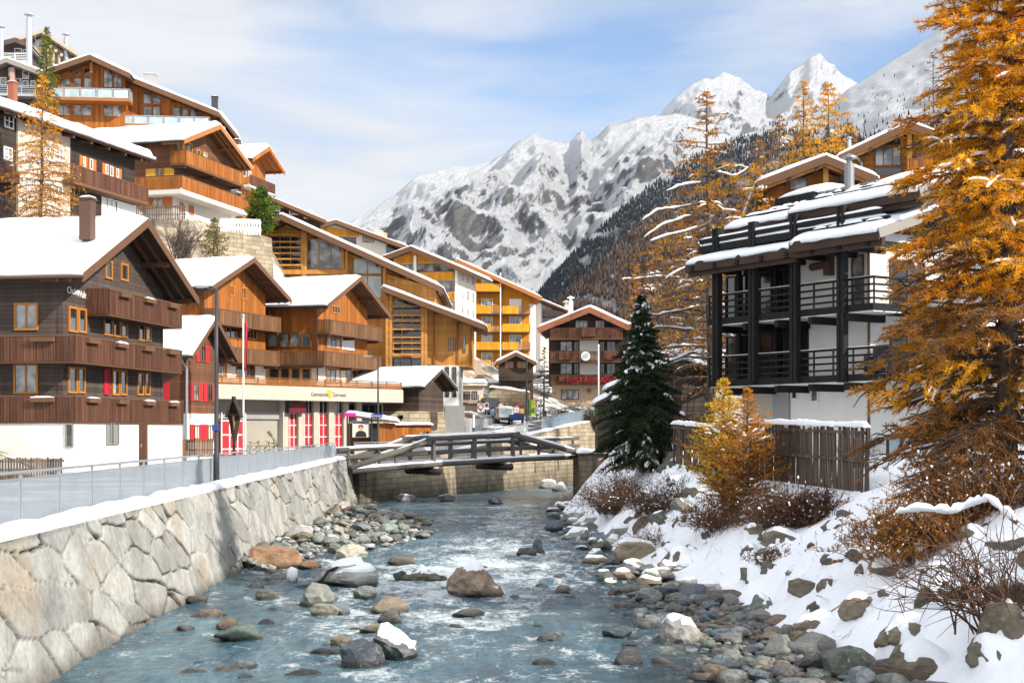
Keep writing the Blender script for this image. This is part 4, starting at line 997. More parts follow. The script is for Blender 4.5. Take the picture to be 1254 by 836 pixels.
        if purlins:
            for k in range(purlins):
                y = lerp(ya + .35, yb - .35, k / (purlins - 1)); zt = (lerp(za, zm, (y - ya) / (ym - ya)) if y < ym else lerp(zb, zm, (yb - y) / (yb - ym)) if yb > ym else zm) - th - .13
                q = MB(); q.box(px0, x1 - .12, y - .11, y + .11, zt - .13, zt + .13); q.build('purlin', pm or barge, r)
        return r
    def chimney(s, x, y, z0, z1, w=.5, m=CONCRETE, d=None, name='chimney', snow=True, parent=None):
        d = d or w; b = MB(); b.box(x - w / 2, x + w / 2, y - d / 2, y + d / 2, z0, z1); b.box(x - w / 2 - .07, x + w / 2 + .07, y - d / 2 - .07, y + d / 2 + .07, z1, z1 + .09)
        o = b.build(name, m, parent or s.root)
        if snow: snow_strip('snow', [(x - w / 2 - .05, y, z1 + .092), (x - w / 4, y, z1 + .092), (x + w / 4, y, z1 + .092), (x + w / 2 + .05, y, z1 + .092)], d + .1, .12, o, 5)
        return o
    def flue(s, x, y, z0, z1, r=.16, m=METAL, cap=True, name='chimney'):
        b = MB(); b.lathe((x, y, 0), [(r, z0), (r, z1)], 12)
        if cap: b.lathe((x, y, 0), [(r * .6, z1), (r * .6, z1 + r * 1.1)], 10); b.lathe((x, y, 0), [(r * 1.6, z1 + r * 1.1), (r * 1.5, z1 + r * 1.5), (.02, z1 + r * 2.1)], 12)
        return b.build(name, m, s.root)
    def pipe(s, pts, r=.05, m=METAL): return MB().tube(pts, r, 8).build('downpipe', m, s.root)
def lettering(name, txt, m, parent, loc, rot, size, ext=.012, align='CENTER'):
    cu = bpy.data.curves.new(name, 'FONT'); cu.body = txt; cu.size = size; cu.extrude = ext; cu.align_x = align; cu.align_y = 'CENTER'
    tmp = bpy.data.objects.new('tmp', cu); COL.objects.link(tmp); dg = bpy.context.evaluated_depsgraph_get(); me = bpy.data.meshes.new_from_object(tmp.evaluated_get(dg))
    bpy.data.objects.remove(tmp); me.materials.clear(); me.materials.append(m); o = link_mesh(name, me, parent); o.location = loc; o.rotation_euler = rot; return o
GROT = (R(90), 0, R(90))       # lettering standing on a gable wall (faces +x)

# ------------------------------------------------------------------ 1 dark chalet
h = House('chalet', 'big dark brown chalet with two long balconies above a white ground floor', 'house', 77, 62, -9)
W = h.gy(199); L = 13.0; ze = h.z(335, 1.5, -1.3); zr = h.z(269, 1.5, W / 2); tanr = (zr - ze) / (W / 2 + 1.3); zw_ = ze + 1.3 * tanr
zb2 = h.z(439, 1.1, -1.1); zb1 = h.z(513, 1.1, -1.1); zt3 = h.z(381, 1.1, 2)
h.body('wall', W_GREYB, -L, 0, [(0, zb1), (W, zb1), (W, zw_ - .22), (W / 2, zr - .22), (0, zw_ - .22)])
h.box('ground_floor', PLASTER, -L, 1.05, -1.05, W + .1, -1.5, zb1 - .19)
h.roof(-L - 1.2, 1.55, (-1.3, W / 2, W + 1.0), (ze, zr, zw_ - 1.0 * tanr), W_BEAMD, barge=W_BEAM, purlins=5, snow=.24, gutter=COPPER, bargeh=.42, over=.03)
h.balcony([(-L, 0), (-L, -1.12), (1.12, -1.12), (1.12, W - .1), (0, W - .1), (0, 0)], [(-L, -1.08), (1.08, -1.08), (1.08, W - .15)], zb2, 1.02, W_REDB, flowers=1)
h.balcony([(-L, 0), (-L, -1.12), (1.12, -1.12), (1.12, W + .1), (0, W + .1), (0, 0)], [(-L, -1.08), (1.08, -1.08), (1.08, W + .05)], zb1, 1.02, W_REDB, flowers=1)
y0 = h.gy(133, 1.1); h.balcony([(0, y0), (1.12, y0), (1.12, W - .1), (0, W - .1)], [(0, y0 + .04), (1.08, y0 + .04), (1.08, W - .15)], zt3, 1.06, W_REDB, flowers=1)
for a in ((315, 193, 336, 250), (362, 203, 384, 256), (205, 333, 232, 410), (234, 338, 258, 412), (311, 352, 336, 420), (338, 354, 360, 424), (362, 358, 382, 426), (415, 374, 433, 436), (436, 376, 454, 437), (203, 513, 230, 594), (232, 515, 254, 594), (336, 522, 358, 600), (360, 524, 380, 600), (412, 530, 430, 600), (434, 530, 450, 600)):
    h.gw(Z2, *a, cols=1, fw=.10)
q = h.gw(Z2, 311, 520, 328, 598, cols=1, frame=REDP, glass=REDP); q['label'] = 'red shutter'; q.name = 'shutter'
h.sw(Z2, 44, 322, 116, 404, glass=GLASSC, fw=.09); h.sw(Z2, 42, 504, 116, 596, glass=GLASSC, fw=.09)
h.sw(Z2, -70, 322, -10, 404, glass=GLASSC, fw=.09)
GSH = flat('grey_shutter_paint', (.22, .22, .20), .6)
h.gw(Z2, 330, 680, 356, 748, x=1.05, cols=1, frame=GSH, glass=GSH); 
y0, y1, z0, z1 = h.grect(Z2, 318, 680, 341, 748, 1.05); h.gwin(y0, y1 - .02, z0, z1, 1.05, cols=1, frame=GSH, glass=GSH, name='shutter'); 
h.sw(Z2, 198, 684, 222, 756, y=-1.05, cols=1, frame=GSH, glass=GLASS, fw=.2)
y0, y1, z0, z1 = h.grect(Z2, 418, 674, 442, 764, 1.05); dr = h.box('door', W_REDB, 1.05, 1.10, y0, y1, 0, z1); h.box('handle', METAL, 1.10, 1.14, y0 + .1, y0 + .14, 1.0, 1.16, dr)
h.chimney(*(lambda x: (x, 2.0))(h.sx(107, 2.0)), h.z(296, -3, 2), h.z(247, -3, 2), .55, COPPER)
y0, y1, z0, z1 = h.grect(Z2, 205, 278, 258, 306)
lettering('lettering', 'Chalet', WHITEP, h.root, (.012, y0 + (y1 - y0) * .27, z0 + (z1 - z0) * .60), GROT, .44); lettering('lettering', 'Wald', WHITEP, h.root, (.012, y0 + (y1 - y0) * .78, z0 + (z1 - z0) * .42), GROT, .44)
for i in range(3): h.bars('purlin_end', W_GREYB, [((-.1, .1 + i * (W - .2) / 2, zb1 + .05), (-.1, .1 + i * (W - .2) / 2, zw_ - .5), .26)])

# ------------------------------------------------------------------ 2 small chalet with red shutters
h = House('chalet', 'small brown wooden chalet with bright red shutters beside the big dark chalet', 'house', 228, 86, -17)
W = h.gy(267); L = 7; ze = h.z(434, .9, -.9); zr = h.z(389, .9, W / 2); tn = (zr - ze) / (W / 2 + .9); zwl = ze + .9 * tn; zb = h.z(506, 0, 0)
h.body('wall', W_BROWNH, -L, 0, [(0, zb), (W, zb), (W, zwl - .2), (W / 2, zr - .2), (0, zwl - .2)]); h.box('ground_floor', PLASTER, -L, .03, -.03, W + .03, -1, zb)
h.roof(-L - .8, .95, (-.9, W / 2, W + .9), (ze, zr, ze), W_BEAMD, barge=W_BEAM, snow=.20, purlins=3, over=.03)
for a in ((168, 478, 186, 530), (147, 600, 164, 655), (192, 600, 208, 656)): h.gw(Z3, *a, cols=2, shut=REDP, frame=W_FRAMEB, sw=.42, fw=.06)
h.gw(Z3, 150, 732, 167, 780, shut=REDP, frame=W_FRAMEB, sw=.5); h.gw(Z3, 193, 732, 210, 780, shut=REDP, frame=W_FRAMEB, sw=.5)
x0, x1, z0, z1 = h.srect(Z3, 47, 597, 72, 654); h.box('shutter', REDP, x0, x1, -.06, -.005, z0, z1)
x0, x1, z0, z1 = h.srect(Z3, 32, 728, 62, 780, -.03); h.swin(x0, x1, z0, z1, -.03, frame=W_FRAMEB); x0, x1, z0, z1 = h.srect(Z3, 65, 732, 103, 800, -.03); h.box('shutter', REDP, x0, x1, -.10, -.035, z0, z1)
h.pipe([(.1, -.85, ze - .15), (.1, -.5, ze - .5), (.08, -.08, ze - .8), (.08, -.08, zb), (.08, -.10, 0)], .06)

# ------------------------------------------------------------------ 3 podium (fire station) and the two orange chalets on it
pd = House('fire_station', 'pale concrete podium with red fire station doors below the orange chalets', 'building', 290, 108, -41.4)
pL = pd.gy(482); pA = pd.gy(215); zt = pd.z(472, 0, 0); zbm = pd.z(489, 0, 0); zb_ = zbm - .9
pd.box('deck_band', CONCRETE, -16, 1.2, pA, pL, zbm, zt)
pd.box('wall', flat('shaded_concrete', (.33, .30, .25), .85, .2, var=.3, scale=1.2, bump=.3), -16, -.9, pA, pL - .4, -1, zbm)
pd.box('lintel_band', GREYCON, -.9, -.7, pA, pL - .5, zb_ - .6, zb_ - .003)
yD = [pd.gy(p, -.6) for p in (351, 372.5, 391.5, 410.5, 428)]
for k, px in enumerate((356, 374, 392, 411)):                     # red doors with pale frames
    a = pd.gy(px - 5.5, -.5); b = pd.gy(px + 9.5, -.5); H_ = pd.z(506, -.5, a)
    d = pd.box('door', REDP, -.9, -.62, a, b, -.6, H_)
    g = MB(); w_ = b - a
    for i in range(4): g.box(-.62, -.55, a + w_ * i / 3 - .028, a + w_ * i / 3 + .028, -.6, H_ + 1.1)
    for i in range(5): g.box(-.615, -.555, a, b, -.6 + (H_ + .6) * i / 4 - .035, -.6 + (H_ + .6) * i / 4 + .035)
    g.box(-.612, -.56, a, b, H_ + 1.0, H_ + 1.1); g.build('door_frame', WHITEP, d)
    pd.box('pane', GLASS, -.9, -.60, a + .02, b - .02, H_ + .05, H_ + 1.0, d)
pd.gwin(pd.gy(348, -.7), pL - .8, zb_ - .55, zb_ + .75, -.68, cols=14, frame=DMETAL, glass=DARKIN, fw=.08)
for px in (350, 369, 387.5, 406, 424, 440): y = pd.gy(px, -.3); pd.box('pillar', CONCRETE, -.9, -.3, y - .28, y + .28, -1, zbm - .002)
a = pd.gy(272, -.5); d = pd.box('door', REDP, -.9, -.6, a, a + 2.3, -.6, 2.6)
g = MB(); [g.box(-.6, -.55, a + 2.3 * i / 3 - .05, a + 2.3 * i / 3 + .05, -.6, 3.3) for i in range(4)]; [g.box(-.6, -.552, a, a + 2.3, z - .05, z + .05) for z in (.4, 1.5, 2.6)]; g.build('door_frame', WHITEP, d)
y0 = pd.gy(355, .3); y1 = pd.gy(376, .3); sgn = pd.box('sign_box', DMETAL, -.69, .2, y0, y1, zbm - 1.0, zbm - .1); pd.box('sign_face', flat('dark_red_panel', (.14, .01, .015), .4), .2, .23, y0 + .08, y1 - .08, zbm - .95, zbm - .15, sgn)
yc = pd.gy(404, 1.2); zc = (zt + zbm) / 2
lettering('lettering', 'Gemeinde', DMETAL, pd.root, (1.21, pd.gy(391.5, 1.2), zc - .03), GROT, .44); lettering('lettering', 'Zermatt', DMETAL, pd.root, (1.21, pd.gy(415.5, 1.2), zc - .03), GROT, .44)
m = MB(); m.prism([(1.205, yc - .24, zc + .36), (1.205, yc + .24, zc + .36), (1.205, yc + .24, zc + .05), (1.205, yc, zc - .36), (1.205, yc - .24, zc + .05)], (.03, 0, 0)); m.build('crest', flat('crest_gold', (.72, .36, .03), .5), pd.root)
pd.balcony([(.2, pA), (1.15, pA), (1.15, pL - .05), (.2, pL - .05)], [(1.05, pA), (1.05, pL - .1)], zt + .03, .62, W_ORANGEH, th=.028, style='hboards', mslab=CONCRETE)
SOFT = flat('white_render', (.66, .63, .58), .85, .2, var=.08)

def orange_chalet(px, Y, label, pk, near, far, wfar, Lb, upbal, lowbal, ups, lows, flag):
    h = House('chalet', label, 'house', px, Y, -21, 0, 'orange chalets above the fire station')
    W = h.gy(wfar); ze = h.z(near[1], 1.5, -1.2); zr = h.z(pk[1], 1.5, W / 2); tn = (zr - ze) / (W / 2 + 1.2); zwl = ze + 1.2 * tn
    zl = h.z(lowbal[1], 1.3, 2); zu = h.z(upbal[1], 1.3, 2)
    h.body('wall', W_ORANGE, -Lb, 0, [(0, zl - .2), (W, zl - .2), (W, zwl - .25), (W / 2, zr - .25), (0, zwl - .25)])
    h.box('ground_floor', SOFT, -Lb, .0, .0, W, zt - .2, zl - .2)
    h.roof(-Lb - 1, 1.7, (-1.3, W / 2, W + 1.3), (ze - .06, zr, ze - .06), W_BEAMO if False else W_BEAM, barge=W_BEAM, purlins=5, snow=.23, seed=px, bargeh=.42, over=.03)
    h.balcony([(-Lb, 0), (-Lb, -1.2), (1.35, -1.2), (1.35, W + .1), (0, W + .1), (0, 0)], [(-Lb, -1.15), (1.3, -1.15), (1.3, W + .05)], zl, .98, W_BROWNV, th=.22, brackets=3)
    h.balcony([(0, -.2), (1.35, -.2), (1.35, W + .3), (0, W + .3)], [(0, -.15), (1.3, -.15), (1.3, W + .25), (0, W + .25)], zu, 1.0, W_BROWNV, th=.22, brackets=3)
    for a in ups: h.gw(Z3, *a, cols=3, fw=.09)
    for a in lows: h.gw(Z3, *a, cols=3, fw=.09, frame=W_FRAME)
    return h, W, zl, zu, zr, ze
h, W, zl, zu, zr, ze = orange_chalet(249, 108, 'orange timber chalet with two balconies on the podium behind the flagpole', (310, 316), (258, 349), (358, 374), 325, 9, (0, 396), (0, 440), ((262, 285, 278, 320), (300, 292, 318, 330), (250, 405, 300, 456), (318, 408, 350, 458)), ((284, 535, 345, 585), (228, 530, 254, 580)), True)
x0, x1, z0, z1 = h.srect(Z3, 60, 320, 100, 370, 0); h.swin(x0, x1, z0, z1, 0, cols=2)
h.pipe([(.1, -1.2, ze - .2), (.1, -.2, ze - .8), (.1, -.06, ze - 1), (.1, -.06, 6)], .06, COPPER)
h, W, zl, zu, zr, ze = orange_chalet(388, 118, 'orange timber chalet with white attic door on the podium beside the modern glass hotel', (443, 339), (405.6, 372), (477, 391), 450, 10, (0, 408), (0, 446), ((574, 434, 618, 488), (590, 350, 616, 376)), ((572, 550, 618, 600), (636, 554, 690, 600)), True)
h.gw(Z3, 622, 446, 662, 492, frame=WHITEP, glass=WHITEP, cols=1)
for a in ((386, 436, 420, 484), (424, 438, 455, 484), (458, 438, 490, 484), (494, 440, 526, 484)): h.sw(Z3, *a, cols=1, fw=.09, frame=W_FRAMEB, glass=GLASSC)
for a in ((392, 546, 424, 600), (428, 548, 458, 600), (462, 548, 492, 600), (496, 550, 526, 600)): h.sw(Z3, *a, cols=1, fw=.12, glass=GLASS)
h.pipe([(.1, -1.2, ze - .2), (.1, -.2, ze - .8), (.1, -.06, ze - 1), (.1, -.06, 6)], .06, COPPER)

# ------------------------------------------------------------------ 4 modern timber and glass hotel: two stepped gables
h = House('hotel', 'modern honey timber and glass hotel with two stepped snowy gable roofs', 'hotel', 300, 143, -90)
gy = lambda p: h.gy(p); hz_ = lambda y: h.z(y)
ya, ym, yb = gy(300), gy(347.5), gy(543); za, zm, zb = hz_(290), hz_(266), hz_(354)
wa, wb = gy(320), gy(533)
zwa = lerp(za, zm, (wa - ya) / (ym - ya)) - .5; zwb = lerp(zb, zm, (yb - wb) / (yb - ym)) - .5
h.body('wall', W_HONEY, -18, -1.5, [(wa, 0), (wb, 0), (wb, zwb), (ym, zm - .55), (wa, zwa)])
h.roof(-19, 1.8, (ya, ym, yb), (za, zm, zb), W_BEAM, th=.4, snow=.34, barge=W_BEAM, purlins=7, px0=-2, bargeh=.62)
# glazing, posts and bars of the upper gable
def glz(hh, px0, py0, px1, py1, x, cols, rows, fr=W_HONEY, gl=GLASS, fw=.12, nm='window'):
    y0, y1, z0, z1 = hh.grect(ZPX, px0, py0, px1, py1, x); return hh.gwin(y0, y1, z0, z1, x, cols=cols, rows=rows, frame=fr, glass=gl, fw=fw, name=nm)
glz(h, 330, 289, 369, 328, -1.5, 3, 1); glz(h, 376, 292, 420, 330, -1.5, 3, 1); glz(h, 432, 316, 468, 336, -1.5, 2, 1, gl=GLASSB); glz(h, 432, 337, 468, 366, -1.5, 2, 1, gl=GLASSB)
glz(h, 330, 338, 420, 372, -1.5, 5, 1); 
for p in (322.5, 327, 370.5, 374, 419.5, 424.5, 470.5): y = gy(p); zt_ = (lerp(za, zm, (y - ya) / (ym - ya)) if y < ym else lerp(zb, zm, (yb - y) / (yb - ym))) - .55; h.bars('post', W_HONEY, [((-.1, y, hz_(420)), (-.1, y, zt_), .26)])
for py in (287.5, 296, 303, 310, 317, 324.5): h.bars('sun_bar', W_HONEY, [((0, gy(323), hz_(py)), (0, gy(371), hz_(py)), .12, .16)])
h.bars('beam', W_HONEY, [((-.15, gy(321), hz_(333)), (-.15, gy(424), hz_(333)), .5, .45)])
y0, y1 = gy(470), gy(533); h.body('side_cladding', W_HONEY, -1.5, -.6, [(y0, hz_(400)), (y1, hz_(400)), (y1, hz_(352)), (y0, hz_(334))])
for q in range(2): h.bars('vent_pipe', COPPER, [((-3, gy(482 + 6 * q), hz_(327 + 3 * q)), (-3, gy(482 + 6 * q), hz_(316 + 3 * q)), .3)])
# lower gable block
h2 = House('hotel_wing', 'lower wing of the timber hotel with barred glass front and log wall', 'hotel', 471, 136, -90)
gy2 = lambda p: h2.gy(p); hz2 = lambda y: h2.z(y)
pa, pz = gy2(471), hz2(352.5); pb, pzb = gy2(595), hz2(399.5)
h2.body('wall', W_HONEY, -9, -1.2, [(gy2(474), hz2(437)), (gy2(521), hz2(445)), (gy2(578), hz2(449)), (gy2(578), hz2(396)), (gy2(474), hz2(357))])
h2.roof(-9.5, 1.4, (pa - .12, pa - .06, pb), (pz - .1, pz, pzb), W_BEAM, th=.35, snow=.30, purlins=5, px0=-1.6, bargeh=.55)
glz(h2, 481, 366, 516, 434, -1.2, 3, 4, gl=GLASS)
glz(h2, 477, 438, 517, 452, -1.2, 3, 1, fr=DMETAL)
for p in (474, 478.5, 517.5, 521.5): y = gy2(p); h2.bars('post', W_HONEY, [((-.05, y, hz2(452)), (-.05, y, lerp(pz, pzb, (y - pa) / (pb - pa)) - .5), .26)])
for py in (375, 386, 393, 403, 413, 420, 427, 434): h2.bars('sun_bar', W_HONEY, [((0, gy2(475), hz2(py)), (0, gy2(517), hz2(py)), .11, .2 if py in (386, 434) else .13)])
h2.box('base', GREYCON, -9, -1.3, gy2(474), gy2(563), -1, hz2(443)); h2.box('base_wall', PLASTER, -9, -1.0, gy2(524), gy2(561), -1, hz2(447))
for a in ((545, 449, 550, 486), (554, 449, 559, 486)): glz(h2, *a, -1.0, 1, 2, DMETAL, GLASS, .05)
for a in ((549, 413, 552, 429), (555, 413, 558, 429), (567, 409, 570, 432)): glz(h2, *a, -1.2, 1, 1, W_FRAMEB, GLASS, .05)
for p in (531, 560, 577): h2.bars('corner_board', W_ORANGE, [((-1.13, gy2(p), hz2(446)), (-1.13, gy2(p), hz2(396 if p > 565 else 388 if p > 540 else 377)), .14)])

# ------------------------------------------------------------------ 5 old barn on a stone base
h = House('barn', 'old weathered wood barn with snowy roof on a tan stone base', 'barn', 513, 122, -21)
W = h.gy(543); ze = h.z(472.5, .9, -.9); zr = h.z(452, .9, W / 2); tn = (zr - ze) / (W / 2 + .9); L = 7.5
zb = h.z(503, 0, 0)
h.body('wall', W_OLD, -L, 0, [(0, zb), (W, zb), (W, ze + .5), (W / 2, zr - .3), (0, ze + .9 * tn - .2)])
bs_ = strip_wall('stone_base', [(-L, -.1, -1, zb - .01), (.1, -.1, -1, zb - .01), (.1001, W, -1, zb - .01)], .3, MASON, h.root); h.box('base_core', CONCRETE, -L, 0, .2, W, -1, zb - .02)
h.roof(-L - .8, 1.0, (-.95, W / 2, W + .9), (ze, zr, ze), W_BEAMD, snow=.34, purlins=3, barge=W_OLD, gutter=None)
x0, x1, z0, z1 = h.srect(ZPX, 489, 508, 494, 513, -.1); h.swin(x0, x1, z0, z1, -.13, frame=W_OLD, glass=DARKIN, cols=1)
y0, y1, z0, z1 = h.grect(ZPX, 527, 504, 535, 528, .1); h.box('door', W_OLD, .1, .16, y0, y1, z0, z1)

# ------------------------------------------------------------------ 6 yellow building, amber block, cream building, others behind
h = House('apartment_building', 'yellow balconied apartment house with a tall sunlit white side wall', 'apartments', 482, 186, -103)
W = h.gy(561); G = lambda p: h.gy(p); ym = h.gy(507.5); ya = h.gy(468, 1.5); ze = h.z(315, 1.5, ya); zr = h.z(302, 1.5, ym); yb = h.gy(566, 1.5); zb = h.z(327.5, 1.5, yb); 
h.body('wall', SOFT, -9.5, 0, [(0, 0), (W, 0), (W, lerp(zb, zr, (yb - W) / (yb - ym)) - .4), (ym, zr - .45), (0, lerp(ze, zr, (0 - ya) / (ym - ya)) - .4)])
h.roof(-11, 1.8, (ya, ym, yb + 1.0), (ze, zr, zb - .5), W_BEAM, th=.4, snow=.28, purlins=3, bargeh=.7)
rz_ = lambda y: (lerp(ze, zr, (y - ya) / (ym - ya)) if y < ym else lerp(zb, zr, (yb - y) / (yb - ym))) - .55
z0g = h.z(322, 0, W / 2); h.body('gable_cladding', W_YELLOW, 0, .12, [(.2, z0g), (W - .4, z0g), (W - .4, max(z0g + .1, rz_(W - .4))), (ym, rz_(ym)), (.2, max(z0g + .1, rz_(.2)))])
for a, mt in (((512, 334, 557, 342.5), W_YELLOW), ((536, 359, 557, 367), W_YELLOW)):
    y0, y1, z0, z1 = h.grect(ZPX, *a); y0 = max(y0, .1)
    if mt: h.box('balcony' if a[1] > 330 else 'gable_cladding', mt, 0, .5 if a[1] > 330 else .12, y0, y1, z0, z1)
for a in ((484, 323, 557, 333), (536, 344, 557, 357), (530, 369, 557, 380)): y0, y1, z0, z1 = h.grect(ZPX, *a); h.gwin(max(.1, y0), y1, z0, z1, 0, cols=max(2, int((y1 - y0) / 1.8)), frame=DMETAL, glass=GLASSC, fw=.06)
for p in (508.5, 559): y = h.gy(p, .6); h.bars('post', WHITEP, [((.6, y, h.z(440, .6, y)), (.6, y, h.z(313 if p < 520 else 330, .6, y)), .34)])
zS = [h.z(p, -4, W) for p in (340, 362, 384, 406, 428)]
for z in zS:
    for x in (-1.6, -4.4, -7.2): h.window((x, W, z - .7), (-1, 0, 0), (0, 1, 0), 1.1, 1.5, frame=WHITEP, glass=GLASS, cols=2)
h = House('apartment_building', 'amber timber apartment block with four rows of balconies at the end of the street', 'apartments', 579, 200, -86)
W = h.gy(650); yr = h.gy(560, 1.5); zr = h.z(318, 1.5, 0); yb = h.gy(663, 1.5); zb = h.z(364, 1.5, W); 
zc = lambda y: lerp(zr, zb, (y - yr) / (yb - yr)) - .35
h.body('wall', W_OBLOCK, -14, 0, [(0, 0), (W, 0), (W, zc(W)), (0, zc(0))])
h.roof(-15, 1.9, (yr - .2, yr, yb), (zr - .1, zr, zb), W_BEAMO, th=.35, snow=.26, purlins=0, bargeh=.6, barge=W_BEAMO)
rows = (357, 384, 406, 428, 450); DARKSL = flat('brown_metal', (.10, .06, .045), .5)
for k, py in enumerate(rows):
    z = h.z(py)
    segs = ((580.5, 612, 600.5), (614, 648, 634)) if k else ((580.5, 612, 600.5),)
    for j, (p0, p1, pm) in enumerate(segs):
        if k == 4 and j == 1: continue
        y0, y1, ymid = h.gy(p0), h.gy(p1), h.gy(pm)
        o = h.balcony([(0, y0), (1.5, y0), (1.5, y1), (0, y1)], [(1.45, y0 + .05), (1.45, y1 - .05)], z, 1.0, W_YELLOW, DARKSL, .22, 'bars')
        b = MB(); b.box(1.50, 1.56, y0 + .05, ymid if (k + j) % 3 else y1 - .1, z - .1, z + 1.03); b.build('front_panel', W_YELLOW, o)
        h.gwin(lerp(y0, y1, .28), lerp(y0, y1, .72), z + .05, z + 2.15, 0, cols=2, frame=WHITEP, glass=GLASSC if (k * 2 + j) % 3 else WHITEP, fw=.09)
for p in (579.5, 613): y = h.gy(p, 1.5); h.bars('post', WHITEP, [((1.45, y, h.z(462, 1.5, y)), (1.45, y, h.z(334 if p > 600 else 345, 1.5, y)), .14)])
z0 = h.z(455); z1 = h.z(372); m = MB(); m.lathe((-.7, h.gy(650), 0), [(.75, z0), (.75, z1)], 20); m.build('round_corner', SOFT, h.root)
h.gwin(h.gy(600), h.gy(612), h.z(348), h.z(338), 0, cols=3, frame=DMETAL, glass=GLASS)
h = House('apartment_building', 'cream and yellow gabled house far behind the timber hotel', 'apartments', 392, 196, -76)
W = h.gy(497); ym = h.gy(411, 1.4); ya = h.gy(383, 1.4); yb = h.gy(502, 1.4); ze = h.z(277, 1.4, ya); zr = h.z(269.5, 1.4, ym); zb = h.z(303, 1.4, yb)
h.body('wall', SOFT, -12, 0, [(0, 10), (W, 10), (W, zb + .8), (ym, zr - .4), (0, ze + .4)])
h.roof(-13, 1.6, (ya, ym, yb), (ze, zr, zb), W_BEAM, th=.4, snow=.22, purlins=0, bargeh=.6)
y0, y1, z0, z1 = h.grect(ZPX, 396, 279, 440, 289); h.body('gable_cladding', W_YELLOW, 0, .1, [(y0, z0), (y1, z0), (y1, z1 - .7), (ym + .3, zr - 1.0), (y0, z1)])
for a in ((399, 290, 436, 300), (444, 287, 458, 297), (473, 300, 488, 310)): y0, y1, z0, z1 = h.grect(ZPX, *a); h.gwin(y0, y1, z0, z1, 0, cols=3, frame=DMETAL, glass=GLASS, fw=.06)
h.chimney(-2, h.gy(466), h.z(290), h.z(279), 1.2); h.chimney(-3, h.gy(473), h.z(292), h.z(280.5), 1.0, flat('tan_plaster', (.55, .38, .2)))
h = House('house', 'low dark flat gabled house on the hill behind the evergreen bush', 'house', 322, 176, -70)
W = h.gy(392); ya = h.gy(318, 1); yb = h.gy(399, 1); ze = h.z(236, 1, ya); zb = h.z(270, 1, yb)
h.body('wall', W_DARK, -9, 0, [(0, 14), (W, 14), (W, zb + .3), (0, ze - .6)]); h.roof(-10, 1.2, (ya - .1, ya, yb), (ze - .1, ze, zb), W_BEAM, th=.35, snow=.22, purlins=0, bargeh=.5)
for a in ((334, 245, 343, 259), (354, 253, 366, 263), (372, 258, 384, 268)): y0, y1, z0, z1 = h.grect(ZPX, *a); h.gwin(y0, y1, z0, z1, 0, cols=2, frame=WHITEP, glass=GLASSC, fw=.1)
h = House('house', 'grey gabled house peeping out between the amber block and the restaurant', 'house', 662, 232, -80)
W = h.gy(690); ya = h.gy(656, 1); yb = h.gy(695, 1); ze = h.z(364, 1, ya); zb = h.z(380, 1, yb)
h.body('wall', SOFT, -9, 0, [(0, 12), (W, 12), (W, zb + .2), (0, ze - .5)]); h.roof(-10, 1.4, (ya - .1, ya, yb), (ze - .1, ze, zb), W_BEAMD, th=.35, snow=.25, purlins=0)
for py in (373, 388): y0, y1, z0, z1 = h.grect(ZPX, 664, py, 680, py + 7); h.gwin(y0, y1, z0, z1, 0, cols=3, frame=DMETAL, glass=GLASS, fw=.08); h.box('balcony', W_DARK, .02, 1.2, y0, y1 + 1, z0 - 1.2, z0 - .1)
h.flue(-3, h.gy(698), h.z(400), h.z(371), .4, CONCRETE, True)

# ------------------------------------------------------------------ 7 restaurant chalet and small dark barn
h = House('restaurant', 'brown chalet restaurant with three rows of balconies and red letters', 'restaurant', 672, 170, -95)
G = lambda a, b, c, d, x=0: h.grect(ZR, a, b, c, d, x)
W = h.gy(768); ym = h.gy(722, 1.5); ya = h.gy(659, 1.5); yb = h.gy(775, 1.5); ze = h.z(401, 1.5, ya); zr = h.z(376, 1.5, ym); zb = ze
h.body('wall', W_DARK, -13, 0, [(0, h.z(441)), (W, h.z(441)), (W, ze + .35), (ym, zr - .35), (0, ze + .35)])
h.body('wall_lower', W_DARK, -13, -.01, [(0, h.z(472)), (W, h.z(472)), (W, h.z(440)), (0, h.z(440))])
h.box('ground_floor', flat('tan_render', (.52, .39, .28), .85), -13, .06, .4, W, 0, h.z(471))
h.roof(-14, 1.7, (ya, ym, yb), (ze, zr, zb), W_BEAM, th=.4, snow=.34, purlins=5, barge=flat('red_brown_barge', (.26, .10, .05), .7), bargeh=.75)
y0, y1, z0, z1 = G(298, 325, 437, 590); h.box('white_bay', SOFT, 0, .12, y0, y1, z0, z1)
for k, (a, b) in enumerate(((250, 318), (420, 485), (590, 648))):
    y0, y1, z0, z1 = G(80, a, 612, b, 1.4); y1 = min(y1, W); o = h.balcony([(0, y0), (1.5, y0), (1.5, y1), (0, y1)], [(0, y0 + .05), (1.45, y0 + .05), (1.45, y1 - .05)], z0, z1 - z0, W_REDB, W_BROWNV if False else W_BEAM, .25)
    for c in ((0.13, .30), (.74, .9)) if k else ((.43, .62),): b_ = MB(); b_.box(1.56, 1.75, lerp(y0, y1, c[0]), lerp(y0, y1, c[1]), z0 + .1, z1 + .08); fb = b_.build('flower_box', W_REDB, o); 
for a in ((265, 192, 358, 248), (412, 192, 480, 248)): h.gw(ZR, *a, frame=W_FRAMEB, glass=GLASSC, cols=3)
for b in ((345, 418), (505, 586)):
    for a in ((155, 245), (255, 292), (445, 480), (495, 560)): h.gw(ZR, a[0], b[0], a[1], b[1], frame=W_DARK if a[0] % 2 else W_BEAM, glass=GLASS, cols=2)
h.gw(ZR, 162, 700, 292, 772, x=.06, frame=DMETAL, cols=3)
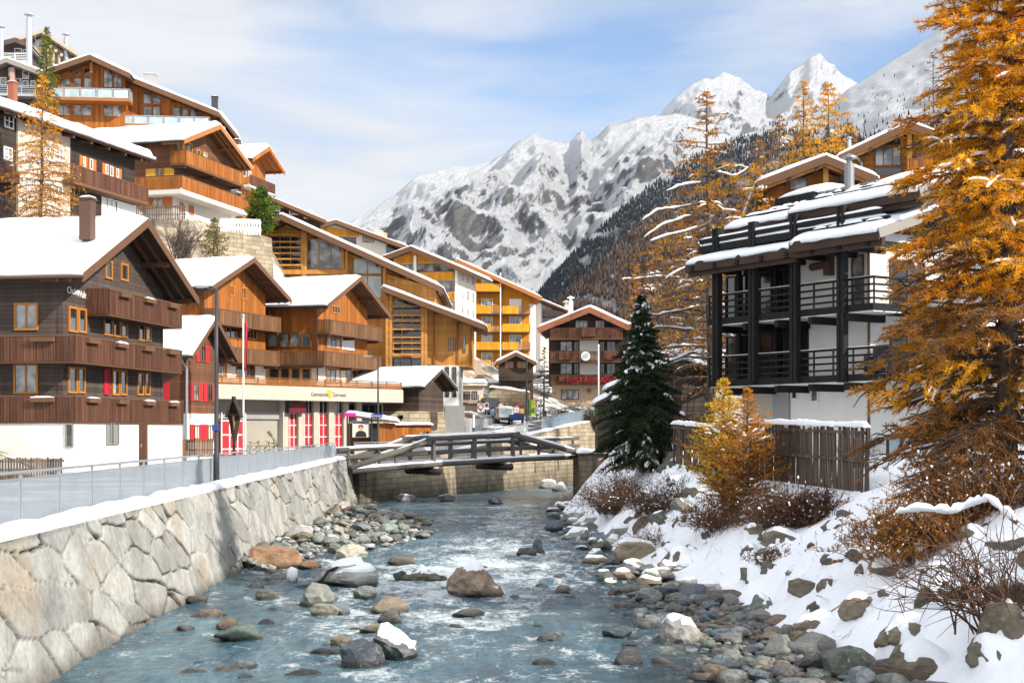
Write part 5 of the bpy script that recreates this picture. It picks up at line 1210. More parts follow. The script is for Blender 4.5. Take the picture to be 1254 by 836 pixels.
yL, zL = h.gy(ZR(381, 630)[0], 1.6), h.z(ZR(381, 630)[1], 1.6, 3); lettering('lettering', 'RESTAURANT', flat('red_letters', (.42, .015, .03), .5), h.root, (1.84, h.gy(ZR(383, 0)[0], 1.8), h.z(ZR(0, 631)[1], 1.6, 4)), GROT, .98, .05)
yE = h.gy(ZR(342, 0)[0], 1.6); zE = h.z(ZR(0, 454)[1], 1.6, yE); m = MB(); m.tube([(1.55, yE, zE), (1.80, yE, zE)], .56, 24); e = m.build('round_emblem', WHITEP, h.root); m = MB(); m.tube([(1.801, yE, zE), (1.82, yE, zE)], .34, 20); m.build('emblem_centre', flat('pale_grey_paint', (.55, .55, .58), .5), e)
yS = h.gy(ZR(366, 0)[0]); zS = h.z(ZR(0, 706)[1]); m = MB(); m.prism([(.07, yS + (.42 if k % 2 else .2) * math.cos(k * math.pi / 8), zS + (.42 if k % 2 else .2) * math.sin(k * math.pi / 8)) for k in range(16)], (.05, 0, 0)); m.build('sun_ornament', flat('rust_ornament', (.28, .13, .06)), h.root)
h.flue(-5, h.gy(ZR(232, 0)[0], -5), zr - 2, h.z(ZR(0, 50)[1], -5, 4), .3, WHITEP)
h = House('barn', 'small dark log barn with a snow edged gable above the street', 'barn', 612, 162, -88)
W = h.gy(653); ym = h.gy(632, .8); ya = h.gy(607.5, .8); yb = h.gy(657, .8); ze = h.z(443.5, .8, ya); zr = h.z(431.5, .8, ym)
h.body('wall', W_OLD, -6, 0, [(0, 2), (W, 2), (W, ze + .15), (ym, zr - .25), (0, ze + .15)]); h.roof(-6.8, 1.0, (ya, ym, yb), (ze, zr, ze), W_BEAMD, snow=.28, purlins=3, gutter=None, bargeh=.45)
for a in ((618, 442, 629, 451), (633, 442, 645, 451)): h.gw(ZPX, *a, frame=W_FRAMEB, glass=flat('pink_curtain_glass', (.35, .2, .16), .3), cols=2)
y0, y1, z0, z1 = h.grect(ZPX, 614, 459, 652, 464, .9); h.balcony([(0, y0), (.9, y0), (.9, y1), (0, y1)], [(.85, y0), (.85, y1)], z0, .6, W_OLD, W_OLD, .2)
# ------------------------------------------------------------------ 8 houses on the upper left slope
h = House('chalet', 'long chalet on the slope with a snowy eave running down behind the small orange larch', 'house', 165, 118, 73)
L = 21.0; zE = h.z(193, h.sx(183, -1.2), -1.2); zbt = h.z(202, h.sx(89.5, -1.1), -1.1)
xs = lambda p, y=0: h.sx(p, y)
xw = xs(84)
h.body('wall', W_DARK, xw, 0, [(0, 10), (9, 10), (9, zE - .1), (5, zE + 1.6), (0, zE + .0)]); h.body('wall_stone', flat('pale_rough_render', (.50, .44, .37), .9, .2, var=.3, scale=1.5), xs(20), xw - .01, [(-.15, 8), (9, 8), (9, zE - .1), (5, zE + 1.6), (-.15, zE - .1)])
h.body('wall_end', W_DARK, -L, xs(20) - .01, [(0, 8), (9, 8), (9, zE - .1), (5, zE + 1.6), (0, zE)])
zF = zbt - 1.1
h.box('ground_floor', SOFT, xs(124), .05, -.05, .5, 8, zF - .4)
h.roof(-L - 2, 1.0, (-1.3, 5.4, 11), (zE, zE + 2.3, zE), W_BEAMD, th=.3, snow=.62, purlins=0, gutter=COPPER, over=.15, barge=W_BEAMD)
for i in range(9): x = -L + 1 + i * 2.4; h.bars('rafter_end', W_BEAM, [((x, .3, zE - .1), (x, -1.2, zE - .42), .14, .2)])
h.balcony([(xs(89, -1.1), 0), (xs(89, -1.1), -1.15), (.3, -1.15), (.3, 0)], [(xs(89, -1.1), -1.1), (.25, -1.1), (.25, 0)], zF, 1.1, W_REDB, W_BEAM, .35)
OSH = flat('orange_shutter_paint', (.50, .15, .03), .6)
for a in ((498, 452, 512, 515), (538, 466, 556, 530)): h.sw(ZL, *a, frame=WHITEP, glass=GLASSC, shut=OSH, sw=.45, cols=1)
for a in ((632, 498, 648, 558), (660, 510, 678, 570), (698, 524, 712, 578)): h.sw(ZL, *a, frame=WHITEP, glass=GLASSC, shut=OSH, sw=.4, cols=1)
for a in ((640, 700, 650, 765), (664, 706, 676, 775), (690, 716, 704, 785)): h.sw(ZL, *a, y=-.05, frame=WHITEP, glass=GLASS, cols=1)
h.sw(ZL, 556, 690, 572, 760, frame=W_FRAME, glass=OSH, cols=1)
for a in ((140, 392, 165, 480), (196, 412, 222, 470), (270, 394, 325, 476), (335, 400, 378, 480), (136, 588, 165, 640), (180, 590, 215, 640), (272, 605, 312, 680), (325, 625, 375, 690)): h.sw(ZL, *a, y=-.15, frame=WHITEP, glass=GLASSC, cols=2, rows=2, fw=.09)
for a in ((24, 150, 80, 282), (20, 395, 72, 475)): h.sw(ZL, *a, frame=WHITEP, glass=GLASS, cols=2, rows=3, fw=.08)
h.chimney(xs(15.5, .8), .8, zE, h.z(102, xs(15.5, .8), .8), .5, flat('brick_red', (.26, .09, .05), .8)); 
h.box('lower_balcony', W_REDB, -L, xs(10), -1.0, -.01, h.z(225, xs(4)), h.z(211, xs(4)))

h = House('chalet', 'brown chalet with yellow shutters and two rail balconies standing on the beige rock face', 'house', 211, 134, -15)
W = h.gy(283); ze = h.z(171, 1.6, -1.2); zr = h.z(153, 1.6, W / 2); L = 11.5; tn = (zr - ze) / (W / 2 + 1.2); zwl = ze + 1.2 * tn
zu = h.z(ZQ(0, 305)[1], 1.5, 0); zl = h.z(ZQ(0, 452)[1], 1.7, 0)
h.body('wall', W_BROWNH, -L, 0, [(0, zl - .3), (W, zl - .3), (W, zwl - .2), (W / 2, zr - .25), (0, zwl - .2)]); h.box('ground_floor', SOFT, -L, .02, .0, W, 8, zl - .31)
h.roof(-L - 1, 1.9, (-1.25, W / 2, W + 1.2), (ze, zr, ze), W_BEAM, snow=.42, purlins=5, barge=W_BEAMO, bargeh=.5)
y0 = .05; h.balcony([(0, -.4), (1.6, -.4), (1.6, W - .3), (0, W - .3)], [(0, -.35), (1.55, -.35), (1.55, W - .35)], zu, 1.2, W_ORANGE, W_BEAM, .3, brackets=3)
h.balcony([(-L, 0), (-L, -1.4), (1.7, -1.4), (1.7, W + .3), (0, W + .3), (0, 0)], [(-L, -1.35), (1.65, -1.35), (1.65, W + .25)], zl, 1.2, W_ORANGE, W_BEAM, .55, mslab=SOFT)
YSH = flat('yellow_shutter_paint', (.62, .33, .03), .55)
h.sw(ZQ, 266, 338, 314, 392, frame=W_FRAME, glass=GLASS, shut=YSH, sw=1.0); x0, x1, z0, z1 = h.srect(ZQ, 108, 335, 132, 395); h.box('shutter', YSH, x0, x1, -.08, -.01, z0, z1)
for a in ((382, 210, 400, 250), (440, 200, 462, 255), (486, 235, 505, 275), (520, 250, 545, 285), (450, 380, 470, 415)): h.gw(ZQ, *a, frame=YSH, glass=GLASS, cols=1)
h.gw(ZQ, 420, 215, 436, 255, frame=YSH, glass=GLASS, cols=1, shut=YSH, sw=.4)
h.sw(ZQ, 246, 495, 310, 552, frame=W_FRAME, glass=GLASS, shut=OSH, sw=.9); 
for a in ((395, 520, 415, 570), (445, 535, 470, 585)): h.gw(ZQ, *a, x=.02, frame=W_FRAME, glass=OSH, cols=1)

h = House('chalet', 'small chalet with white side wall and wide orange gable right of the yellow shuttered one', 'house', 295, 152, -15)
W = h.gy(325); ze = h.z(193.5, 1.3, -1); zr = h.z(180, 1.3, W / 2); L = 5.5; tn = (zr - ze) / (W / 2 + 1)
h.body('wall', W_ORANGE, -.6, 0, [(0, 10), (W, 10), (W, ze + .4), (W / 2, zr - .2), (0, ze + .4)]); h.box('side_wall', SOFT, -L, -.605, .02, W, 10, ze + .35)
h.roof(-L - .8, 1.9, (-1, W / 2, W + 1), (ze, zr, ze), W_BEAMO, snow=.4, purlins=3, barge=W_ORANGE, bargeh=.5)
zb = h.z(ZQ(0, 425)[1], 1.2, .5); h.balcony([(0, -.2), (1.2, -.2), (1.2, W), (0, W)], [(1.15, -.15), (1.15, W)], zb, 1.0, W_REDB, W_BEAM, .3, mslab=SOFT)
for a in ((735, 335, 752, 380), (765, 350, 780, 380)): h.gw(ZQ, *a, frame=WHITEP, cols=1)
for a in ((654, 324, 680, 356), (686, 326, 704, 356)): h.sw(ZQ, *a, y=.02, frame=DMETAL, glass=GLASS, cols=1)
for b in (455, 300): x0, x1, z0, z1 = h.srect(ZQ, 640, b - 55, 704, b, -1.2); h.balcony([(x0, 0), (x0, -1.3), (x1, -1.3), (x1, 0)], [(x0, -1.25), (x1, -1.25)], z0, 1.0, GLASSB, METAL, .2, 'glass')
h.chimney(-2, W / 2, zr, zr + .9, .6, COPPER)

h = House('chalet', 'wide orange timber chalet with pale glass balconies near the top of the slope', 'house', 60, 156, -84)
ya, ym, yb = h.gy(55, 1.8), h.gy(110, 1.8), h.gy(160, 1.8); ze = h.z(87, 1.8, ya); zr = h.z(68, 1.8, ym); zb = h.z(91, 1.8, yb); W = h.gy(153)
h.body('wall', W_ORANGE, -12, 0, [(.3, 16), (W, 16), (W, zb + .3), (ym, zr - .4), (.3, ze + .2)])
h.roof(-13, 2.0, (ya, ym, yb), (ze, zr, zb), W_BEAM, th=.35, snow=.34, purlins=5, bargeh=.6, barge=W_BEAM)
def zw2(nm, cv, a, x=0, **k): return h.gw(cv, *a, x=x, **k)
for a in ((565, 580, 660, 665), (682, 575, 760, 668), (780, 575, 858, 668)): zw2('w', ZT, a, frame=W_ORANGE, glass=GLASSC, cols=1)
for a in ((690, 510, 760, 560), (780, 485, 855, 560)): zw2('w', ZT, a, frame=W_ORANGE, glass=GLASS, cols=1)
for a in ((392, 262, 428, 334), (430, 268, 462, 334), (215, 396, 268, 440), (275, 398, 348, 440), (392, 400, 460, 444)): zw2('w', Z1, a, frame=W_ORANGE, glass=GLASSC, cols=2)
y0, y1, z0, z1 = h.grect(Z1, 178, 336, 492, 372, 1.9); h.balcony([(0, y0), (2, y0), (2, y1), (0, y1)], [(0, y0 + .05), (1.95, y0 + .05), (1.95, y1 - .05), (0, y1 - .05)], z0, z1 - z0, GLASSB, METAL, .3, 'glass', mslab=W_BEAMO)
for p in (112,): h.bars('post', W_BEAMO, [((1.2, h.gy(p, 1.2), zr - 1.8), (1.2, h.gy(p, 1.2), zr - .6), .3)])
h2 = House('chalet_wing', 'right wing of the glass balcony chalet with a long falling snowy roof', 'house', 155, 159, -84)
ya, yb = h2.gy(152, 1.8), h2.gy(291, 1.8); z_a = h2.z(92, 1.8, ya); z_b = h2.z(166, 1.8, yb); W2 = h2.gy(278)
yk = h2.gy(268, 1.8); zk = h2.z(138, 1.8, yk)
h2.body('wall', W_ORANGE, -10, 0, [(0, 16), (W2, 16), (W2, z_b + .6), (yk, zk - .4), (0, z_a - .4)])
h2.roof(-11, 2.0, (ya - .1, ya, yk), (z_a - .1, z_a, zk), W_BEAM, th=.35, snow=.34, purlins=5, bargeh=.6)
h2.roof(-11, 2.0, (yk - .02, yk, yb), (zk - .03, zk - .01, z_b), W_BEAM, th=.35, snow=.34, purlins=0, bargeh=.5)
for a in ((543, 348, 574, 396), (578, 360, 611, 398), (543, 404, 576, 444), (578, 404, 610, 444), (655, 408, 684, 442), (688, 410, 716, 442), (722, 414, 752, 442)): y0, y1, z0, z1 = h2.grect(Z1, *a); h2.gwin(y0, y1, z0, z1, 0, frame=W_ORANGE, glass=GLASSC, cols=1)
y0, y1, z0, z1 = h2.grect(Z1, 270, 440, 795, 472, 2.0); h2.balcony([(0, y0), (2.1, y0), (2.1, y1), (0, y1)], [(2.05, y0 + .05), (2.05, y1 - .05), (0, y1 - .05)], z0, z1 - z0, GLASSB, METAL, .3, 'glass', mslab=W_BEAMO)
y0, y1, z0, z1 = h2.grect(Z1, 800, 480, 855, 515, 2.0); h2.balcony([(0, y0), (2.1, y0), (2.1, y1), (0, y1)], [(2.05, y0 + .05), (2.05, y1 - .05)], z0, 1.0, GLASSB, METAL, .3, 'glass', mslab=W_BEAMO)
h2.chimney(-2, h2.gy(184, -2), h2.z(112), h2.z(93, -2, 4), 1.3, GREYCON); h2.chimney(-2, h2.gy(263, -2), h2.z(136), h2.z(120, -2, 12), .7, DMETAL)

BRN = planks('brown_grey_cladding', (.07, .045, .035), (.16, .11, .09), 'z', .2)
h = House('house', 'grey glazed gable house with a tall steel flue at the top left edge', 'house', -30, 172, -84)
ya, ym, yb = h.gy(-45, 1.5), h.gy(8.5, 1.5), h.gy(54, 1.5); ze = h.z(92, 1.5, ya); zr = h.z(72, 1.5, ym); zb = h.z(89, 1.5, yb); W = h.gy(47)
h.body('wall', BRN, -10, 0, [(0, 20), (W, 20), (W, zb + .2), (ym, zr - .4), (0, ze)]); h.roof(-11, 1.8, (ya, ym, yb), (ze, zr, zb), GREYCON, th=.4, snow=.3, purlins=4, barge=flat('silver_grey_timber', (.25, .23, .21), .8), bargeh=.6)
for a in ((0, 570, 60, 650), (150, 580, 200, 660), (210, 600, 265, 665), (285, 600, 330, 670), (210, 510, 270, 585), (80, 480, 140, 560)): h.gw(ZT, *a, frame=WHITEP, glass=GLASSC, cols=1)
h.bars('post', flat('pink_grey_post', (.42, .27, .22), .8), [((1.0, h.gy(15.5, 1), h.z(115, 1)), (1.0, h.gy(15.5, 1), h.z(82, 1)), .55)])
y0, y1, z0, z1 = h.grect(ZT, -60, 665, 330, 720, 1.6); h.balcony([(0, y0), (1.7, y0), (1.7, y1), (0, y1)], [(1.65, y0), (1.65, y1)], z0, 1.0, GLASSB, METAL, .3, 'bars')
h.flue(.3, h.gy(36.4), h.z(84), h.z(22), .38, METAL); h.flue(-1, h.gy(1.5, -1), h.z(76), h.z(33), .3, METAL)
h = House('house', 'brown gable house with white arched window above the grey glazed house', 'house', -25, 182, -84)
ya, ym, yb = h.gy(-12, 1.5), h.gy(18.5, 1.5), h.gy(37, 1.5); ze = h.z(55, 1.5, ya); zr = h.z(47, 1.5, ym); zb = h.z(54, 1.5, yb); W = h.gy(34)
h.body('wall', BRN, -8, 0, [(0, 30), (W, 30), (W, zb), (ym, zr - .4), (0, ze - .5)]); h.roof(-9, 1.6, (ya, ym, yb), (ze, zr, zb), GREYCON, th=.4, snow=0, purlins=3, barge=BRN, bargeh=.6)
for a in ((135, 300, 205, 345), (215, 310, 250, 345)): h.gw(ZT, *a, frame=WHITEP, glass=GLASS, cols=1)
y0, y1, z0, z1 = h.grect(ZT, 30, 360, 250, 420, 1.6); h.balcony([(0, y0), (1.7, y0), (1.7, y1), (0, y1)], [(1.65, y0), (1.65, y1)], z0, 1.0, WHITEP, WHITEP, .3, 'bars')
BEIG = flat('beige_timber', (.40, .33, .25), .8, .2, var=.25)
h = House('house', 'beige house with open stepped eaves under construction at the very top of the slope', 'house', 36, 194, -72)
ya, ym, yb = h.gy(22, 1.2), h.gy(51, 1.2), h.gy(98, 1.2); ze = h.z(47, 1.2, ya); zr = h.z(37.5, 1.2, ym); zb = h.z(68, 1.2, yb); W = h.gy(92)
h.body('wall', BEIG, -8, 0, [(0, 30), (W, 30), (W, zb - .3), (ym, zr - .6), (0, ze - .7)]); h.roof(-9, 1.6, (ya, ym, yb), (ze, zr, zb), BEIG, th=.35, snow=0, purlins=9, barge=BEIG, bargeh=.5)
for a in ((330, 220, 350, 290), (355, 220, 375, 295)): h.gw(ZT, *a, frame=WHITEP, glass=GLASSC, cols=1)
for i in range(5): y = lerp(ym, W, .25 + i * .17); z = lerp(zr, zb, .25 + i * .17) - 1.4; h.bars('tie_beam', BEIG, [((-.5, y, z), (1.3, y, z), .4), ((.9, y - .3, z - 2.2), (.9, y - .3, z), .3)])
h.flue(.6, h.gy(81), h.z(78), h.z(44), .34, METAL); h.flue(-3, h.gy(97, -3), h.z(72), h.z(62), .3, DMETAL)

# rock face and terrace below the yellow shuttered chalet
def rockface(name, label, px0, px1, Ya, Yb, top, bot, m, amp):
    n, k = 70, 36; V = []
    for i in range(n):
        px = lerp(px0, px1, i / (n - 1)); Y = lerp(Ya, Yb, i / (n - 1)); zt_, zb_ = gz(interp(top, px), Y), gz(bot, Y)
        for j in range(k + 1):
            if j == k: V.append((gx(px, Y), Y + 4, zt_ + .3)); continue
            z = lerp(zb_, zt_, j / (k - 1)); p = Vector((gx(px, Y) * .35, z * .35, 0)); d = noise.ridged_multi_fractal(p, 1.0, 2.1, 4, .8, 2.0) * amp + noise.noise(p * 4) * .25
            V.append((gx(px, Y), Y - d + (j / (k - 1)) * 1.6, z + noise.noise(p * 2) * .3))
    return tag(np_mesh(name, V, grid_faces(n, k + 1), m), label, 'cliff')
t = NT('beige_rock'); co = t.coord(); n = t.noise(co, .5, 8, .65); n2 = t.noise(t.mapped(co, (1, 1, .3)), 1.2, 6, .6)
c = t.ramp(n, (.3, (.20, .16, .12)), (.55, (.42, .35, .27)), (.75, (.52, .46, .38))); c = t.mix(t.ramp(n2, (.55, 0.0), (.7, .7)), c, (.17, .13, .08))
BROCK = t.done(t.pbr(c, .9, t.bump(n, .6, .3), .2))
rockface('cliff', 'beige rock face below the yellow shuttered chalet', 150, 272, 127, 131, [(150, 268), (210, 266), (240, 268), (272, 280)], 345, BROCK, .9)
tw = strip_wall('terrace_wall', [(gx(266, 131), 131, 6, gz(283, 131)), (gx(296, 133), 133, 6, gz(281, 133)), (gx(333, 136), 136, 6, gz(292, 136))], 2, MASON); tag(tw, 'sunlit tan terrace wall beside the rock face under the evergreen bush', 'stone wall')
bl = thing('balustrade', 'white balustrade on the tan terrace wall', 'balustrade', (gx(270, 131.4), 131.4, gz(282, 131.4)))
pa, pb = Vector((0, 0, 0)), Vector((gx(318, 134.6), 134.6, gz(283, 134.6))) - Vector(bl.location)
m = MB(); m.bar(pa + Vector((0, 0, 1.05)), pb + Vector((0, 0, 1.05)), .22, .14); m.build('handrail', WHITEP, bl)
for i in range(15): q = pa.lerp(pb, i / 14); m = MB(); m.lathe(q, [(.10, -.4), (.15, .2), (.08, .5), (.15, .8), (.10, 1.0)], 8); m.build('baluster', WHITEP, bl)
def picket(name, label, a, b, hh, m, st=.16, w=.10, rails=True):
    a, b = Vector(a), Vector(b); o = thing(name, label, 'fence', a); d = (b - a); n = max(2, int(d.length / st)); dn = d.normalized(); q = MB()
    for i in range(n):
        c = d * (i / n); k = hh * random.uniform(.92, 1.04); q.bar(c + Vector((0, 0, -.2)), c + Vector((0, 0, k)), w, .03, Vector((0, 0, 1)).cross(dn))
    q.build('pickets', m, o); r = MB(); r.bar(Vector((0, 0, hh * .25)), d + Vector((0, 0, hh * .25)), .04, .08); r.bar(Vector((0, 0, hh * .8)), d + Vector((0, 0, hh * .8)), .04, .08); r.build('rail', m, o); return o
picket('picket_fence', 'grey picket fence along the top of the beige rock face', at(152, 268, 126.8), at(228, 266, 129.5), 1.2, W_FENCE)
picket('picket_fence', 'weathered low picket fence behind the railing at the left edge', at(-4, 580, 49), at(78, 578, 52.5), .55, W_FENCE, .15)
picket('picket_fence', 'short brown picket fence in front of the small red shuttered chalet', at(192, 556, 79), at(262, 555, 84), .9, W_BROWNV)
def f_lawn(u, v):
    px = lerp(-40, 75, u); Y = lerp(50, 60.5, v); return (gx(px, Y), Y, .02 + 1.35 * sst(75, -30, px) * 0 + (1.6 * (1 - u) ** 1.3) * sst(0, .7, v) + .05 * noise.noise((px * .2, Y, 0)))
tag(sheet('lawn', 30, 20, f_lawn, ground_mat('lawn_with_snow', (.09, .10, .03), (.20, .16, .06), .52)), kind='structure')

# ------------------------------------------------------------------ 9 black and white chalet on the right
DARKG = glass_mat('dim_glass', (.006, .006, .007), .12, (.03, .02, .015))
h = House('chalet', 'black and white chalet with open rail balconies and tiered snowy roofs', 'house', 1067, 56, -57.1)
S = lambda p, y=0: h.sx(p, y); xl = S(868); xq = S(974); wy = 1.75
zR1 = h.z(350, xq); zD1 = zR1 - 1.0; zR0 = h.z(431, xq); zD0 = zR0 - 1.0; zT1 = h.z(302, S(972, -.7), -.7); zT2 = h.z(263, S(972, .6), .6)
xw = S(968, wy)
h.box('white_wall', PLASTER, xw, -1.7, wy, 9, -1.2, zT1 + .6); h.box('dark_wall', W_BLACK, xl + .3, xw - .01, wy + .1, 9, zD0 - .6, zT1 + .6)
h.box('base_wall', flat('beige_render', (.46, .41, .34), .85), xl + .3, S(948, wy), wy + .05, 9, -1.2, zD0 - .61); h.box('stone_pillar', GREYCON, S(948, wy) + .01, xw - .02, wy - .1, 8, -1.2, zD0 - .61)
h.box('upper_wall', W_BLACK, xl + .6, -1.2, 1.9, 9, zT1 + .6, zT2 + .2)
for z in (zD1, zD0):
    b = MB(); b.box(xl, .15, -.05, wy - .01, z - .34, z - .06); b.box(-1.69, .15, wy - .01, 7, z - .34, z - .06); o = b.build('balcony_slab', W_BLACK, h.root)
    h.box('soffit', PLASTER, xl + .1, .10, .02, wy - .02, z - .40, z - .345, o)
    r = MB()
    for k in range(4): zz = z + .14 + k * .28; r.bar((xl, 0, zz), (.1, 0, zz), .055, .085); r.bar((.1, 0, zz), (.1, 6, zz), .055, .085)
    r.bar((xl, 0, z + 1.0), (.1, 0, z + 1.0), .10, .075); r.bar((.1, -.03, z + 1.0), (.1, 6, z + 1.0), .10, .075)
    for x in np.linspace(xl, .1, 10): r.bar((x, .05, z - .3), (x, .05, z + .98), .05, .07)
    for y in (1.6, 3.2, 4.8): r.bar((.06, y, z - .3), (.06, y, z + .98), .05, .07)
    r.build('railing', W_BLACK, h.root)
    snow_strip('snow', [(x, 0, z + 1.04) for x in np.linspace(xl, 0, 30)], .09, .02, o, 5, 3)
    for x in np.linspace(xl + .6, -1.2, 5): h.bars('beam', W_BLACK, [((x, -.2, z - .56), (x, wy + .3, z - .56), .22, .3)])
for p in (878.6, 923, 974, 1032):
    x = S(p, -.12); b = MB(); b.box(x - .20, x - .03, -.28, .0, h.z(468, x), zT2 - .15); b.box(x + .03, x + .20, -.28, .0, h.z(468, x), zT2 - .15); b.box(x - .03, x + .03, -.2, -.05, h.z(466, x), zT2 - .15); b.build('post', W_BLACK, h.root)
for p in (905, 950): x = S(p, wy - .2); h.bars('inner_post', W_BLACK, [((x, wy - .2, zD0), (x, wy - .2, zT1), .2)])
def tier(nm, x0, x1, y0, z0, y1, slope, sn, seed, fas=.42):
    z1 = z0 + (y1 - y0) * slope; b = MB(); b.prism([(x0, y0, z0), (x0, y1, z1), (x0, y1, z1 - .22), (x0, y0, z0 - .22)], (x1 - x0, 0, 0)); o = b.build(nm, W_BLACK, h.root)
    q = MB(); q.box(x0 - .02, x1 + .02, y0 - .07, y0 - .005, z0 - fas, z0 + .03); q.box(x0 - .02, x1 + .02, y0 + .12, y0 + .3, z0 - fas - .2, z0 - .24); q.build('fascia', W_BEAMD, o)
    snow_slab('snow', (x0 + .05, y0 + .02, z0 + .003), (x1 - .05, y0 + .02, z0 + .003), (x1 - .05, y1, z1 + .003), (x0 + .05, y1, z1 + .003), sn, o, int((x1 - x0) * 6), 14, seed, .16, ridge=True)
    for k_ in range(2 if y1 > 4 else 1):
        yb_ = y0 + .75 + 1.5 * k_; zb_ = z0 + (yb_ - y0) * slope + sn * .75 + .06
        gb = MB(); gb.tube([(x0 + .3, yb_, zb_), (x1 - .3, yb_, zb_)], .075, 7); [gb.bar((x, yb_ + .1, zb_ - sn - .1), (x, yb_, zb_), .07, .07) for x in np.linspace(x0 + .5, x1 - .5, 6)]; gb.build('snow_guard_log', W_BLACK, o)
        for q_ in range(7):
            xa_ = lerp(x0 + .4, x1 - 1.0, (q_ + random.random() * .6) / 7); xe_ = xa_ + random.uniform(.3, 1.1); snow_strip('snow', [(lerp(xa_, xe_, u), yb_, zb_ + .07) for u in np.linspace(0, 1, 5)], .17, .10, o, 5, q_)
    b = MB(); b.bar((x1 + .0, y0 - .05, z0 - .15), (x1 + .0, y1, z1 - .15), .08, .4); b.build('barge', flat('silver_grey_timber', (.25, .23, .21), .8), o); return o
tier('roof', xl - .7, S(972, -.7), -.75, zT1 - .02, 2.6, .30, .22, 1); tier('roof', S(972, -.7) + .05, 1.3, -.95, zT1 + .12, 2.6, .32, .25, 2)
tier('upper_roof', S(890, .6), S(968, .6), .55, zT2 - .05, 8.5, .30, .24, 3); tier('upper_roof', S(972, .6), 2.2, .35, zT2 + .08, 8.5, .30, .30, 4)
h.bars('tie_beam', W_BLACK, [((xl - .5, -.1, zT1 + .62), (1.0, -.1, zT1 + .62), .25, .3), ((xl - .4, -.16, zT1 + .98), (.8, -.16, zT1 + .98), .16, .2)])
snow_strip('snow', [(x, -.1, zT1 + .77) for x in np.linspace(xl - .4, .9, 44)], .24, .13, h.root, 7, 12)
snow_strip('snow', [(x, -.16, zT1 + 1.08) for x in np.linspace(xl - .3, .7, 40)], .17, .10, h.root, 7, 15)
for x in np.linspace(xl - .2, .6, 8): h.bars('bracket', W_BLACK, [((x, -.9, zT1 - .32), (x, 1.8, zT1 - .32), .18, .24)])
ZINC = flat('zinc_sheet', (.20, .21, .22), .5, .4, .4)
xa, xb = S(1003, 4), S(1074, 4); zA = h.z(246, (xa + xb) / 2, 4); zB = h.z(228, (xa + xb) / 2, 4)
b = MB(); b.box(xa, xb, 4, 4.15, zA - 1.2, zB); b.box(xa, xa + .15, 4.15, 7.5, zA - 1.2, zB); [b.box(x, x + .05, 3.96, 4, zA - 1.2, zB + .03) for x in np.linspace(xa, xb - .05, 8)]; b.build('roof_terrace', ZINC, h.root)
snow_strip('snow', [(xa + .07, y, zB) for y in np.linspace(3.95, 7.5, 8)], .3, .16, h.root, 7, 5)
xg = S(985, 5.4); h.box('dormer', W_BLACK, xg - 1.6, xg + 1.0, 5.0, 9, zA - 1.4, h.z(238, xg, 5)); snow_strip('snow', [(xg - 1.8 + k * .5, 6.9, h.z(238, xg, 5)) for k in range(7)], 4.0, .45, h.root, 11, 6)
h.flue(S(1040, 3), 3, zT2, h.z(201, S(1040, 3), 3), .22, ZINC)
q = MB(); P8 = lambda x, y, dy=wy - .15: ((lambda p: (S(p[0], dy), dy, h.z(p[1], S(p[0], dy), dy)))(Z8(x, y)))
q.tube([P8(108, 216), P8(165, 205)], .17, 10); q.build('flue_pipe', COPPER, h.root); q = MB(); a = P8(178, 142); b_ = P8(178, 248); q.box(a[0] - .18, a[0] + .18, wy - .34, wy - .01, b_[2], a[2]); q.build('flue_box', COPPER, h.root)
x0, x1, z0, z1 = h.srect(Z8, 268, 168, 316, 345, wy); h.swin(x0, x1, zD1, z1, wy, cols=1, frame=W_FRAMEB, glass=GLASS, name='door')
x0, x1, z0, z1 = h.srect(Z8, 66, 442, 98, 610, wy); h.swin(x0, x1, zD0, z1, wy, cols=1, frame=W_BLACK, glass=DARKIN, name='door')
for a, b in ((890, 902), (908, 920), (930, 946), (950, 962)):
    for z in (zD1, zD0): h.swin(S(a, wy + .1), S(b, wy + .1), z + .05, z + 2.1, wy + .1, cols=1, frame=W_DARK, glass=DARKG)
for a in ((30, 672, 56, 736), (106, 680, 140, 748)): x0, x1, z0, z1 = h.srect(Z8, *a, wy); h.swin(x0, x1, z0, z1, wy, cols=1, frame=PLASTER, glass=GLASS, fw=.14)
h.pipe([(S(1064, wy - .1), wy - .1, zT1 + .2), (S(1064, wy - .1), wy - .1, 0)], .06, COPPER)
for z in (zD1, zD0): h.window((-1.7, wy + 1.2, z), (0, 1, 0), (1, 0, 0), 2.2, 2.1, frame=W_FRAMEB, glass=GLASS, cols=2)
h.window((-1.7, wy + 1.0, -.6), (0, 1, 0), (1, 0, 0), 3.6, 2.2, frame=DMETAL, glass=GLASSB, cols=4, fw=.12)
h.box('gable_wall', PLASTER, -1.69, -1.6, wy - .0, 9, zT1 - .1, zT1 + 1.2)
b = MB(); b.box(-.9, -.1, .5, 1.3, zD0, zD0 + .45); b.box(-.9, -.1, 1.15, 1.3, zD0 + .45, zD0 + 1.15); b.box(-.9, -.82, .5, 1.15, zD0 + .45, zD0 + .7); b.box(-.18, -.1, .5, 1.15, zD0 + .45, zD0 + .7)
ch = b.build('balcony_chair', DMETAL, bevel=.03); ch.location = h.o; ch.rotation_euler = (0, 0, h.rz); tag(ch, 'black armchair under a cover on the lower balcony of the black chalet', 'chair')

